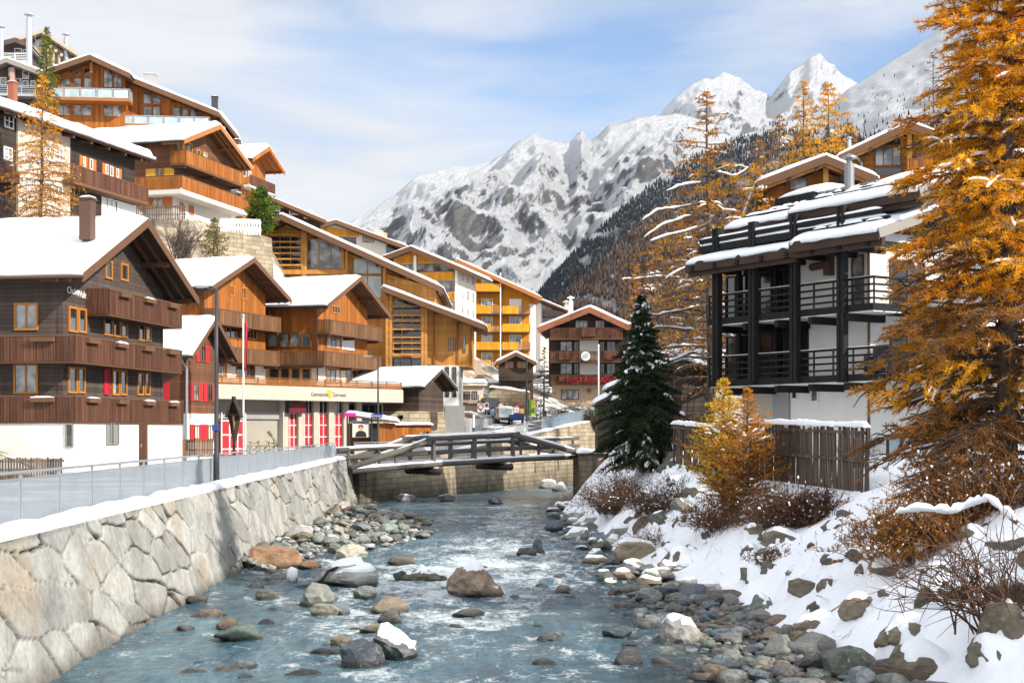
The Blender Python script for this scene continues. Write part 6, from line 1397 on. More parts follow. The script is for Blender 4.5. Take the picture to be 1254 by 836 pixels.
# two brown chalets above
def brown_top(px, Y, rz, label, left, peak, right, wl, wr, win, seed):
    h = House('chalet', label, 'house', px, Y, rz); ya, ym, yb = h.gy(left[0], 1.8), h.gy(peak[0], 1.8), h.gy(right[0], 1.8)
    ze, zr, zb = h.z(left[1], 1.8, ya), h.z(peak[1], 1.8, ym), h.z(right[1], 1.8, yb); W = h.gy(wr); a = h.gy(wl)
    h.body('wall', W_ORANGEH, -9, 0, [(a, 0), (W, 0), (W, lerp(zr, zb, (W - ym) / (yb - ym)) - .45), (ym, zr - .5), (a, lerp(zr, ze, (ym - a) / (ym - ya)) - .45)])
    h.roof(-10, 2.0, (ya, ym, yb), (ze, zr, zb), W_BEAM, th=.36, snow=.30, purlins=5, seed=seed, bargeh=.5, gutter=None, barge=W_BEAM)
    b = MB()
    for (p, q) in (((ya, ze), (ym, zr)), ((ym, zr), (yb, zb))): b.bar((1.7, p[0], p[1] - .48), (1.7, q[0], q[1] - .48), .14, .2)
    b.build('rafter', W_HONEY, h.root); h.bars('post', W_HONEY, [((1.2, ym + .1, zr - 4.5), (1.2, ym + .1, zr - .6), .3)])
    for (nm, r, cols) in win:
        y0, y1, z0, z1 = h.grect(Z7, *r); h.gwin(y0, y1, z0, z1, 0, cols=cols, frame=W_FRAMEB, glass=GLASSC if nm == 'c' else GLASS)
    return h
brown_top(936, 86, -96, 'lower brown timber chalet with a low snowy gable behind the black chalet', (926, 224), (1010.5, 192), (1075, 218), 940, 1068, (('g', (278, 170, 328, 205), 1), ('g', (400, 165, 440, 200), 1)), 7)
hb = brown_top(1040, 97, -100, 'upper brown timber chalet with a tall curtained window behind the black chalet', (1026, 192), (1113, 151), (1175, 172), 1042, 1165, (('c', (508, 88, 580, 140), 3), ('g', (508, 142, 582, 166), 1), ('g', (510, 66, 580, 86), 1), ('g', (618, 105, 660, 150), 2)), 8)
y0, y1, z0, z1 = hb.grect(Z7, 596, 128, 668, 160, 1.4); hb.balcony([(0, y0), (1.5, y0), (1.5, y1), (0, y1)], [(1.45, y0), (1.45, y1)], z0, 1.0, W_ORANGE, W_FRAMEB, .2)
hb.pipe([(1.5, hb.gy(1047, 1.5), hb.z(190, 1.5)), (1.0, hb.gy(1052, 1), hb.z(196, 1)), (.1, hb.gy(1055), hb.z(200)), (.1, hb.gy(1055), hb.z(225))], .09)
hb.flue(-3, hb.gy(1040, -3), hb.z(190), hb.z(172, -3, 0), .13, METAL)

# fence of old boards below the black chalet
def board_fence(name, label, a, b, hh, seed, snow=True):
    a, b = Vector(a), Vector(b); o = thing(name, label, 'fence', a); d = b - a; n = int(Vector((d.x, d.y, 0)).length / .15); q = MB(); rr = random.Random(seed); nv = Vector((0, 0, 1)).cross(d).normalized(); tops = []
    for i in range(n):
        c = d * (i / n) + nv * rr.uniform(-.03, .03); k = hh * rr.uniform(.84, 1.04); q.bar(c + Vector((0, 0, -.5)), c + Vector((rr.uniform(-.06, .06), 0, k)), rr.uniform(.125, .155), .03 + .012 * rr.random(), nv); tops.append(c + Vector((0, 0, k)))
    q.build('boards', W_FENCE, o); r = MB(); r.bar(nv * .06 + Vector((0, 0, hh * .3)), d + nv * .06 + Vector((0, 0, hh * .3)), .05, .1); r.bar(nv * .06 + Vector((0, 0, hh * .85)), d + nv * .06 + Vector((0, 0, hh * .85)), .05, .1); r.build('rail', W_FENCE, o)
    if snow: snow_strip('snow', [a0 + Vector((0, 0, -.02)) for a0 in [d * (i / 60) + Vector((0, 0, hh * .98 + .05 * noise.noise((i * .4, seed, 0)))) for i in range(61)]], .26, .17, o, 7, seed)
    return o
board_fence('board_fence', 'tall fence of old upright boards with lumpy snow on top below the black chalet', (gx(1062, 41), 41, .45), (gx(915, 50), 50, .62), 1.5, 3)
board_fence('board_fence', 'lower stretch of board fence half hidden between spruce and yellow larch', (gx(905, 51), 51, .6), (gx(824, 60), 60, .9), 1.25, 4)
# snow roofed sheds near the restaurant, dark shed behind the spruce
def shed(name, label, px0, px1, Y, top, eave, base, L=3.5, rz=-90, m=W_OLD):
    h = House(name, label, 'shed', px0, Y, rz); W = h.gy(px1); ym = W / 2; ze, zr, z0 = h.z(eave, .5, 0), h.z(top, .5, ym), h.z(base)
    h.body('wall', m, -L, 0, [(.25, z0 - 2), (W - .25, z0 - 2), (W - .25, ze + .05), (ym, zr - .15), (.25, ze + .05)]); h.roof(-L - .4, .6, (0, ym, W), (ze, zr, ze), W_BEAMD, th=.15, snow=.34, purlins=0, gutter=None, bargeh=.25, barge=W_OLD, over=.05); return h
shed('shed', 'upper little shed with a thick snow roof left of the spruce', 742, 772, 112, 469, 476, 500); shed('shed', 'lower little shed with a thick snow roof left of the spruce', 728, 764, 100, 485, 494, 520)
shed('shed', 'dark wooden shed with a wide snow roof between spruce and black chalet', 790, 878, 76, 441, 456, 520, 6, -84)
# ------------------------------------------------------------------ street furniture
def lamp(label, px, Y, z0, top, arm_px, group=None):
    o = thing('street_lamp', label, 'street lamp', (gx(px, Y), Y, z0), 0, group); H = gz(top, Y) - z0; ax = gx(arm_px, Y) - gx(px, Y)
    m = MB(); m.lathe((0, 0, 0), [(.11, 0), (.10, 1.1), (.085, 1.15), (.07, H * .6), (.06, H)], 12); m.build('pole', DMETAL, o, True)
    m = MB(); m.bar((0, 0, H - .05), (ax * .45, 0, H), .07, .07); m.build('arm', DMETAL, o)
    m = MB(); m.prism([(ax * .4, -.13, H + .02), (ax, -.11, H + .05), (ax, .11, H + .05), (ax * .4, .13, H + .02)], (0, 0, .07)); hd = m.build('lamp_head', METAL, o)
    m = MB(); m.prism([(ax * .6, -.08, H + .0), (ax * .95, -.08, H + .02), (ax * .95, .08, H + .02), (ax * .6, .08, H + .0)], (0, 0, .02)); m.build('lens', WHITEP, hd); return o
l1 = lamp('tall dark street lamp on the left river wall with its arm to the left', 265, 47.3, -.1, 353, 239)
m = MB(); m.box(-.12, .12, -.14, -.10, 1.9, 2.1); m.build('plate', BLUEP, l1)
l2 = lamp('slim grey street lamp behind the bridge near the old barn', 463, 106.3, 0, 437, 445)
m = MB(); zz = gz(509, 106.3); m.box(-.55, .35, -.12, -.09, zz - .17, zz + .17); m.build('street_sign', BLUEP, l2); lettering('lettering', 'Bachstrasse', WHITEP, l2, (-.1, -.125, zz), (R(90), 0, 0), .17, .004)
o = thing('flagpole', 'white flagpole in front of the fire station', 'flagpole', (gx(298, 84), 84, 0)); H = gz(388, 84)
m = MB(); m.lathe((0, 0, 0), [(.07, 0), (.05, H)], 10); m.build('pole', WHITEP, o, True); m = MB(); m.lathe((0, 0, H), [(.09, 0), (.09, .12), (.02, .2)], 10); m.build('finial', METAL, o)
n, k = 9, 22; V = []; zt = gz(392, 84); zbm = gz(452, 84)
for i in range(n):
    for j in range(k):
        u = i / (n - 1); v = j / (k - 1); V.append((.07 + (.08 + .13 * (1 - v * .5)) * u, .09 * math.sin(u * 9 + v * 2), lerp(zt, zbm, v) - .5 * u * (1 - v * .3) + .15 * u))
fl = np_mesh('flag', V, grid_faces(n, k), flat('red_flag_cloth', (.50, .03, .06), .8), None, True); fl.location = o.location
sm = fl.modifiers.new('thickness', 'SOLIDIFY'); sm.thickness = .012; tag(fl, 'red flag hanging limp from the white pole', 'flag')
o = thing('flagpole', 'thin white flagpole in front of the restaurant balconies', 'flagpole', (gx(733, 160), 160, 4)); m = MB(); m.lathe((0, 0, 0), [(.09, 0), (.07, gz(424, 160) - 4)], 8); m.build('pole', WHITEP, o, True); m = MB(); m.lathe((0, 0, gz(424, 160) - 4), [(.12, 0), (.12, .15), (.03, .24)], 8); m.build('finial', WHITEP, o)
# wayside cross
o = thing('wayside_cross', 'dark wooden wayside cross under a steep little roof in front of the fire station', 'wayside cross', (gx(286, 80), 80, 0)); sc = 80 / F
apex = gz(485, 80); low = gz(511, 80); m = MB()
m.prism([(0, -.3, apex), (.06, -.3, apex - .05), (-.36, -.3, low), (-.46, -.3, low + .05)], (0, .75, 0)); m.prism([(0, -.3, apex), (-.06, -.3, apex - .05), (.40, -.3, low), (.50, -.3, low + .05)], (0, .75, 0)); m.build('roof', W_DARK, o)
m = MB(); m.prism([(-.34, .2, low), (.36, .2, low), (.02, .2, apex - .15)], (0, .08, 0)); m.prism([(-.34, .2, low), (.36, .2, low), (.12, .2, gz(540, 80)), (-.1, .2, gz(540, 80))], (0, .08, 0)); m.build('back_board', W_OLD, o)
m = MB(); m.bar((0, .1, 0), (0, .1, apex - .4), .14, .14); m.bar((-.3, .1, low + .25), (.32, .1, low + .25), .1, .1); m.build('cross', W_DARK, o)
m = MB(); m.tube([(0, -.02, low - .75), (.03, -.03, low - .35), (0, -.03, low), (0, -.02, low + .18)], [.04, .07, .09, .05], 8); m.tube([(-.26, 0, low + .28), (-.1, -.02, low + .1), (.1, -.02, low + .1), (.26, 0, low + .28)], [.025, .035, .035, .025], 6); m.build('carved_figure', flat('carved_wood', (.25, .15, .08), .7), o, True)
# bicycles
def bicycle(x, y, z, rz, label, group, col):
    o = thing('bicycle', label, 'bicycle', (x, y, z), rz, group); fm = flat('bicycle_' + col, {'yellow': (.5, .36, .05), 'grey': (.12, .13, .14), 'black': (.02, .02, .022)}[col], .4)
    for cx in (-.52, .52):
        m = MB(); m.tube([(cx + .33 * math.cos(a), 0, .34 + .33 * math.sin(a)) for a in np.linspace(0, 2 * math.pi, 25)], .022, 6, False); w = m.build('wheel', DMETAL, o, True); m = MB()
        for k in range(8): a = k * math.pi / 4; m.bar((cx, 0, .34), (cx + .32 * math.cos(a), 0, .34 + .32 * math.sin(a)), .006, .006, (0, 1, 0))
        m.build('spokes', METAL, w)
    m = MB()
    for a, b in (((-.52, .34), (-.06, .30)), ((-.06, .30), (-.2, .86)), ((-.2, .80), (.36, .84)), ((-.06, .30), (.38, .74)), ((-.52, .34), (-.2, .80)), ((.52, .34), (.36, .94))): m.tube([(a[0], 0, a[1]), (b[0], 0, b[1])], .022, 6)
    m.build('frame', fm, o); m = MB(); m.tube([(.36, 0, .94), (.34, 0, 1.0)], .018, 6); m.tube([(.30, -.28, 1.02), (.36, 0, 1.0), (.30, .28, 1.02)], .016, 6); m.build('handlebar', DMETAL, o)
    m = MB(); m.prism([(-.34, -.07, .88), (-.34, .07, .88), (-.08, .02, .89), (-.08, -.02, .89)], (0, 0, .05)); m.build('saddle', DMETAL, o); return o
for k, (px, lab, c) in enumerate(((310, 'grey bicycle parked leftmost of three behind the railing', 'grey'), (320, 'yellow framed bicycle parked between the grey and the black one', 'yellow'), (332, 'black bicycle parked rightmost of three behind the railing', 'black'))):
    bicycle(gx(px, 97 + k * .5), 97 + k * .5, .12, .15 + .2 * k, lab, 'bicycles behind the railing', c)
# bus shelter with poster, wooden hut
PINK = flat('pink_paint', (.75, .02, .28), .5); ZK = ZC(420, 480, 6.967)
h = House('bus_shelter', 'small bus shelter with pink fascia and snow roof at the left end of the bridge', 'bus shelter', 423, 109, -84)
G = lambda a, b, c, d, x=0: h.grect(ZK, a, b, c, d, x); W = h.gy(484); y1 = h.gy(489); zt = h.z(509); zt2 = h.z(518, 0, W)
b = MB(); b.prism([(-3, 0, zt), (-3, y1, zt2), (-3, y1, zt2 + .14), (-3, 0, zt + .14)], (3.6, 0, 0)); r = b.build('roof', W_FRAMEB, h.root); snow_slab('snow', (.55, 0, zt + .145), (.55, y1, zt2 + .145), (-3, y1, zt2 + .145), (-3, 0, zt + .145), .30, r, 20, 8, 3, .05, ridge=False)
h.box('fascia', PINK, .61, .68, -.05, h.gy(436), zt - .05, zt + .24); h.box('side_fascia', PINK, -.5, .6, -.12, -.05, zt - .25, zt + .24)
for y in (.15, h.gy(428), h.gy(455)): h.bars('post', DMETAL, [((.3, y, 0), (.3, y, zt - .05), .12)])
h.box('back_wall', W_FRAMEB, -2.9, -2.8, .1, W, 0, zt2); h.box('side_wall', W_ORANGE, -.2, .1, h.gy(464), W, 0, zt2 - .02); h.box('inner_wall', W_DARK, -2.7, .0, h.gy(456), h.gy(464) - .02, 0, zt2)
y0, y1_, z0, z1 = G(80, 245, 225, 385, .2); po = h.box('poster', flat('poster_paper', (.62, .60, .52), .4, var=.05), .12, .2, y0, y1_, z0, z1)
def face(nm, m, pts, d, x=.205): q = MB(); q.prism([(x, lerp(y0, y1_, u), lerp(z0, z1, v)) for u, v in pts], (d, 0, 0)); q.build(nm, m, po)
face('poster_band', BLUEP, ((.03, .84), (.97, .86), (.97, .95), (.03, .93)), .004); face('poster_hair', flat('dark_red_print', (.22, .05, .04)), ((.38, .52), (.62, .52), (.66, .66), (.58, .76), (.42, .76), (.34, .66)), .003); face('poster_face', flat('skin_print', (.62, .36, .25)), ((.42, .42), (.58, .42), (.61, .58), (.5, .66), (.39, .58)), .005); face('poster_coat', flat('black_print', (.02, .02, .022)), ((.16, .02), (.84, .02), (.80, .28), (.62, .40), (.38, .40), (.22, .28)), .004)
h.box('bench', W_DARK, -.9, -.4, .4, h.gy(452), .4, .48)
h = House('hut', 'little orange board hut with two dark windows right of the bus shelter', 'hut', 483, 114, -76)
W = h.gy(528); zt = h.z(521); b = MB(); b.box(-3, 0, 0, W, 0, zt); b.build('wall', W_ORANGE, h.root); b = MB(); b.box(-3.2, .2, -.2, W + .15, zt, zt + .10); r = b.build('roof', W_FRAMEB, h.root); snow_slab('snow', (.2, -.2, zt + .105), (.2, W + .15, zt + .105), (-3.2, W + .15, zt + .105), (-3.2, -.2, zt + .105), .18, r, 20, 8, 5, .04, ridge=False)
for a in ((645, 325, 685, 368), (700, 325, 738, 368)): h.gw(ZK, *a, frame=W_FRAME, glass=GLASS, cols=1, fw=.06)
# concrete ramp wall, low cream house, guard boards, sign, bollard, board
m = MB(); Y = 131; m.box(gx(541, Y), gx(569, Y), Y, Y + .4, -1, gz(496.5, Y)); m.box(gx(545, Y), gx(546, Y), Y - .05, Y, -1, gz(497, Y)); tag(m.build('ramp_wall', GREYCON), 'flat grey concrete wall behind the wooden hut', 'concrete wall')
m = MB(); a = at(570, 497, 132); b = at(609, 493, 150); m.prism([(a.x, a.y, -1), (b.x, b.y, -1), (b.x, b.y, zroad(150) + .25), (a.x, a.y, gz(512, 132))], (.35, .1, 0)); tag(m.build('ramp_wall', GREYCON), 'sloping grey ramp wall climbing towards the white van', 'concrete wall')
h = House('house', 'low cream house with a flat snowy roof between the hotel and the white van', 'house', 563, 156, -84); W = h.gy(592); zt = h.z(472); b = MB(); b.box(-6, 0, 0, W, 0, zt); b.build('wall', flat('cream_render', (.58, .52, .42), .85), h.root); b = MB(); b.box(-6.4, .5, -.4, W + .4, zt, zt + .3); r = b.build('roof', SOFT, h.root); snow_slab('snow', (.5, -.4, zt + .305), (.5, W + .4, zt + .305), (-6.4, W + .4, zt + .305), (-6.4, -.4, zt + .305), .5, r, 24, 10, 2, .08, ridge=False)
h.gw(Z9, 40, 270, 110, 340, frame=DMETAL, glass=GLASSC, cols=3); h.gw(Z9, 125, 270, 170, 340, frame=DMETAL, glass=GLASS, cols=2); y0, y1, z0, z1 = h.grect(Z9, 25, 330, 180, 375, 1); h.balcony([(0, y0), (1, y0), (1, y1), (0, y1)], [(.95, y0), (.95, y1)], z0, .95, DMETAL, DMETAL, .15, 'bars')
m = strip_wall('street_wall', [(gx(600, 158), 158, 2, gz(474, 158)), (gx(612, 157), 157, 2, gz(477, 157)), (gx(648, 156), 156, 2, gz(480, 156))], .5, MASON); tag(m, 'grey brown street wall with snow on top below the small dark barn', 'stone wall'); snow_strip('snow', [(gx(600 + 4 * k, 157.6 - .13 * k), 157.9 - .13 * k, lerp(gz(474, 158), gz(480, 156), k / 12)) for k in range(13)], .7, .25, m, 7, 2)
# terraced white snow bank with dark parapets between hotel and amber block
for k, (p0, p1, Y, t_, b_) in enumerate(((598, 616, 172, 459, 466), (574, 612, 168, 466, 474))):
    m = MB(); m.box(gx(p0, Y), gx(p1, Y), Y, Y + 3, 3, gz(t_ + 3, Y)); o = m.build('terrace_wall', GREYCON); tag(o, ('small dark grey terrace wall at the foot of the amber block', 'long low grey terrace wall with snow above the cream house')[k], 'concrete wall'); snow_strip('snow', [(lerp(gx(p0, Y), gx(p1, Y), u), Y + 1.4, gz(t_ + 3, Y)) for u in np.linspace(0, 1, 10)], 3, .45, o, 9, k)
o = thing('road_sign', 'square white sign with a red ring at the foot of the ramp', 'road sign', (gx(589, 134), 134, zroad(134)))
zc = gz(498.5, 134) - zroad(134); m = MB(); m.bar((0, .05, 0), (0, .05, zc + .4), .06, .06); m.build('post', METAL, o); m = MB(); m.box(-.33, .33, -.02, .02, zc - .45, zc + .38); m.build('plate', WHITEP, o)
m = MB(); ring = [(.24 * math.cos(a), -.03, zc + .05 + .24 * math.sin(a)) for a in np.linspace(0, 2 * math.pi, 25)]; m.tube(ring, .05, 6, False); m.build('ring', REDP, o); m = MB(); m.box(-.12, .12, -.026, -.021, zc - .36, zc - .26); m.build('text_plate', DMETAL, o)
o = thing('road_sign', 'smaller pale sign right of the red ringed sign', 'road sign', (gx(596, 136), 136, zroad(136))); zc = gz(497, 136) - zroad(136); m = MB(); m.bar((0, .05, 0), (0, .05, zc + .3), .05, .05); m.build('post', METAL, o); m = MB(); m.box(-.2, .2, -.02, .02, zc - .36, zc + .34); m.build('plate', WHITEP, o); m = MB(); m.box(-.14, .14, -.03, -.021, zc - .1, zc + .24); m.build('symbol', COPPER, o)
o = thing('bollard', 'white marker post with a blue foot beside the ramp', 'bollard', (gx(580, 126), 126, gz(528, 126))); m = MB(); m.lathe((0, 0, .35), [(.11, 0), (.10, 1.15), (.02, 1.2)], 10); m.build('post', WHITEP, o); m = MB(); m.lathe((0, 0, -.6), [(.12, 0), (.12, .94)], 10); m.build('foot', BLUEP, o)
o = thing('info_board', 'green yellow and white information board beside the ramp railing', 'information board', (gx(655, 150), 150, zroad(150))); x0, x1 = gx(647.5, 150) - o.location.x, gx(662, 150) - o.location.x; z0, z1 = gz(509, 150) - o.location.z, gz(489.5, 150) - o.location.z; xm = lerp(x0, x1, .60)
for nm, c, a, b in (('green_panel', (.14, .36, .06), x0, lerp(x0, xm, .35)), ('yellow_panel', (.62, .52, .05), lerp(x0, xm, .35) + .005, xm), ('white_panel', (.66, .68, .66), xm + .08, x1)): m = MB(); m.box(a, b, -.05, .05, z0, z1); m.build(nm, flat('board_' + nm, c, .45), o)
m = MB(); m.box(x0 - .07, x0, -.07, .07, 0, z1 + .08); m.box(xm + .005, xm + .075, -.07, .07, 0, z1 + .08); m.box(x1, x1 + .07, -.07, .07, 0, z1 + .08); m.build('frame', DMETAL, o)
m = MB(); m.prism([(x0 + .05, -.056, z0 + .4), (lerp(x0, xm, .9), -.056, z0 + .2), (lerp(x0, xm, .8), -.056, z0 + 1.0), (lerp(x0, xm, .4), -.056, z0 + .75)], (0, -.004, 0)); m.build('map_patch', flat('map_green', (.05, .25, .10)), o)
for px, Y, t0, lab in ((645, 149, 440, 'thin dark pole beside the small dark barn'), (668, 140, 505, 'short dark post in front of the ramp railing')):
    z0 = zroad(Y) - (1.5 if px > 660 else 0); o = thing('pole', lab, 'pole', (gx(px, Y), Y, z0)); m = MB(); m.lathe((0, 0, 0), [(.13, 0), (.09, gz(t0, Y) - z0)], 10); m.build('shaft', DMETAL, o); m = MB(); m.lathe((0, 0, gz(t0, Y) - z0), [(.16, 0), (.16, .12), (.03, .2)], 10); m.build('cap', DMETAL, o)
# white electric van, blue trailer, dark van
TYRE = flat('tyre_rubber', (.015, .015, .016), .8)
def van(label, px, Y, rz, w, l, hh, m, name='electric_van'):
    o = thing(name, label, 'van', (gx(px, Y), Y, zroad(Y)), R(rz)); hw = w / 2
    prof = [(-l / 2, .35), (l / 2, .35), (l / 2, .95), (l / 2 - .22, hh - .15), (l / 2 - .4, hh), (-l / 2 + .05, hh), (-l / 2, hh - .15)]
    b = MB(); b.prism([(x, -hw, z) for x, z in prof], (0, w, 0)); b.build('body', m, o, bevel=.06)
    b = MB(); b.prism([(l / 2 + .035, -hw + .1, 1.0), (l / 2 + .035, hw - .1, 1.0), (l / 2 - .17, hw - .15, hh - .2), (l / 2 - .17, -hw + .15, hh - .2)], (-.05, 0, 0)); b.build('windscreen', GLASSB if m is WHITEP else GLASS, o)
    b = MB(); b.box(l / 2, l / 2 + .06, -hw, hw, .35, .55); b.build('bumper', DMETAL, o)
    for s in (-1, 1):
        b = MB(); b.tube([(l / 2 - .01, s * (hw - .22), .75), (l / 2 + .05, s * (hw - .22), .75)], .11, 10); b.build('headlight', WHITEP, o)
        b = MB(); b.box(-.2, l / 2 - .5, s * hw - .015, s * hw + .015, 1.0, hh - .25); b.build('side_window', GLASS, o)
        for x in (-l / 2 + .6, l / 2 - .6): b = MB(); b.tube([(x, s * (hw - .16), .3), (x, s * (hw + .02), .3)], .3, 16); wl = b.build('wheel', TYRE, o); b = MB(); b.tube([(x, s * (hw + .02), .3), (x, s * (hw + .035), .3)], .16, 12); b.build('rim', METAL, wl)
    return o
v = van('small boxy white electric van driving towards the viewer on the street', 617.5, 147, -84, 1.5, 3.6, 1.72, WHITEP); snow_strip('snow', [(x, 0, 1.72) for x in np.linspace(-1.7, 1.3, 7)], 1.3, .07, v, 7, 2)
van('dark van parked beside the cream house', 597, 157, -70, 1.7, 4.2, 2.0, flat('dark_green_paint', (.02, .035, .035), .3, .5), 'parked_van')
Y = 145; o = thing('trailer', 'blue flat trailer with a load behind the white electric van', 'trailer', (gx(632, Y), Y, zroad(Y)), R(-80)); b = MB(); b.box(-1.4, 1.0, -.68, .68, .45, 1.02); b.build('bed', BLUEP, o, bevel=.03)
for s in (-1, 1): b = MB(); b.tube([(-.2, s * .62, .26), (-.2, s * .8, .26)], .26, 14); b.build('wheel', TYRE, o)
b = MB(); b.bar((1.0, 0, .45), (1.8, 0, .4), .08); b.build('drawbar', DMETAL, o)
Y = 146.4; o = thing('luggage_pile', 'pale heap of wrapped goods lying on the blue trailer', 'load', (gx(633, Y), Y, zroad(Y) + 1.02), R(-80)); b = MB(); b.box(-.5, .6, -.6, .15, 0, .65); b.build('wrapped_box', flat('pale_wrapping', (.5, .5, .5)), o, bevel=.08); b = MB(); b.box(-.3, .5, .2, .66, 0, .5); b.build('orange_box', flat('orange_box_card', (.55, .25, .07)), o, bevel=.04)
# people in the street
def figure(label, px, Y, coat, trousers, hair, face_=180, stride=.12, z=None):
    V = [(0, 0, .93), (0, 0, 1.15), (0, 0, 1.40), (0, .01, 1.50), (0, .02, 1.60), (0, .02, 1.70),
         (.20, 0, 1.40), (.25, -.02, 1.14), (.22, .12, .92), (-.20, 0, 1.40), (-.25, .03, 1.14), (-.23, -.05, .90),
         (.09, 0, .90), (.10, stride, .50), (.10, stride * .7, .09), (.10, stride * .7 + .15, .04), (-.09, 0, .90), (-.10, -stride * .6, .50), (-.10, -stride * 1.4, .09), (-.10, -stride * 1.4 + .15, .04)]
    E = [(0, 1), (1, 2), (2, 3), (3, 4), (4, 5), (2, 6), (6, 7), (7, 8), (2, 9), (9, 10), (10, 11), (0, 12), (12, 13), (13, 14), (14, 15), (0, 16), (16, 17), (17, 18), (18, 19)]
    rad = [.16, .15, .15, .06, .095, .085, .075, .055, .038, .075, .055, .038, .10, .07, .048, .04, .10, .07, .048, .04]
    me = bpy.data.meshes.new('person'); me.from_pydata(V, E, []); ob = link_mesh('tmp', me); md = ob.modifiers.new('s', 'SKIN'); sb = ob.modifiers.new('b', 'SUBSURF'); sb.levels = 1; sb.render_levels = 1
    for v_, r in zip(me.skin_vertices[0].data, rad): v_.radius = (r, r)
    me.skin_vertices[0].data[0].use_root = True
    m2 = bpy.data.meshes.new_from_object(ob.evaluated_get(bpy.context.evaluated_depsgraph_get())); bpy.data.objects.remove(ob); m2.materials.clear()
    for mm in (coat, trousers, flat('skin', (.45, .25, .17), .6), TYRE): m2.materials.append(mm)
    for p in m2.polygons: c = p.center; p.material_index = 3 if c.z < .1 else 1 if c.z < .82 and abs(c.x) < .2 else 2 if c.z > 1.47 or c.z < .93 and abs(c.x) > .2 else 0
    m2.polygons.foreach_set('use_smooth', [True] * len(m2.polygons)); o = link_mesh('person', m2); o.location = (gx(px, Y), Y, zroad(Y) if z is None else z); o.rotation_euler = (0, 0, R(face_)); tag(o, label, 'person')
    b = MB(); b.lathe((0, .0, 1.60), [(.10, .0), (.115, .06), (.10, .13), (.05, .175)], 12); b.build('hair', hair, o, True); 
    b = MB(); b.prism([(-.045, .105, 1.615), (-.02, .105, 1.615), (-.02, .105, 1.635), (-.045, .105, 1.635)], (0, .012, 0)); b.prism([(.02, .105, 1.615), (.045, .105, 1.615), (.045, .105, 1.635), (.02, .105, 1.635)], (0, .012, 0)); b.build('eyes', DMETAL, o); return o
CL = lambda n, c: flat(n, c, .85, .1)
figure('person in a bright red jacket standing behind the blue trailer', 632.5, 152, CL('red_jacket', (.60, .02, .05)), CL('dark_trousers', (.03, .03, .04)), CL('brown_hair', (.08, .05, .03)))
figure('person in a dark coat walking up the street behind the white van', 620, 155, CL('dark_coat', (.035, .035, .045)), CL('dark_trousers', (.03, .03, .04)), CL('brown_hair', (.08, .05, .03)), 10)
figure('person in a pale jacket left of the dark coated walker', 612.5, 155, CL('pale_jacket', (.50, .48, .46)), CL('blue_trousers', (.04, .07, .16)), CL('brown_hair', (.08, .05, .03)), 170)
figure('person in a blue and white outfit walking beside the white van', 603.5, 146, CL('blue_white_jacket', (.30, .42, .62)), CL('blue_trousers_bright', (.04, .10, .35)), CL('brown_hair', (.08, .05, .03)), 190)
# ------------------------------------------------------------------ trees and shrubs
def leaf_mat(name, trans=.35, rough=.7):
    t = NT(name); c = t.attr('col'); oi = t.n('ShaderNodeObjectInfo'); co = t.coord()
    k = t.ramp(t.noise(co, 1.1, 3), (.3, .75), (.7, 1.2)); c = t.mix(1.0, c, k, 'MULTIPLY')
    d = t.n('ShaderNodeBsdfDiffuse', i_Color=c); tl = t.n('ShaderNodeBsdfTranslucent', i_Color=c); m = t.n('ShaderNodeMixShader', i_0=trans)
    t.set(m.inputs[1], d); t.set(m.inputs[2], tl); return t.done(m.outputs[0])
NEEDLE = leaf_mat('conifer_needles', .38); LEAF = leaf_mat('dry_leaves', .3)
t = NT('bark'); co = t.coord(); n = t.noise(t.mapped(co, (1, 1, .25)), 9, 6, .7)
BARK = t.done(t.pbr(t.ramp(n, (.3, (.045, .033, .026)), (.7, (.17, .13, .105))), .9, t.bump(n, .7, .04), .15))
TWIG = flat('red_brown_twig', (.115, .068, .045), .85, .1, var=.3)
TWIGG = flat('grey_brown_twig', (.13, .10, .08), .85, .1, var=.3)

class NB:
    """tubes and blades gathered as arrays"""
    def __init__(s): s.V = []; s.F = []; s.n = 0
    def tube(s, pts, rad, k=4):
        pts = np.asarray(pts, float); m = len(pts); rad = np.broadcast_to(np.asarray(rad, float), (m,))
        d = np.gradient(pts, axis=0); d /= np.linalg.norm(d, axis=1)[:, None] + 1e-9
        ref = np.array([.31, .22, .92]) if abs(d[0] @ np.array([.31, .22, .92])) < .9 else np.array([1., 0, 0])
        r = np.cross(d, ref); r /= np.linalg.norm(r, axis=1)[:, None] + 1e-9; u = np.cross(d, r)
        a = np.arange(k) * 2 * np.pi / k
        V = pts[:, None, :] + rad[:, None, None] * (r[:, None, :] * np.cos(a)[None, :, None] + u[:, None, :] * np.sin(a)[None, :, None])
        i = np.arange(m - 1)[:, None] * k; j = np.arange(k)[None, :]; j2 = (j + 1) % k
        f = np.stack([i + j, i + j2, i + k + j2, i + k + j], -1).reshape(-1, 4) + s.n
        s.V.append(V.reshape(-1, 3)); s.F.append(f); s.n += m * k
    def build(s, name, m, parent, smooth=True):
        if not s.V: return None
        return np_mesh(name, np.concatenate(s.V), np.concatenate(s.F), m, parent, smooth)
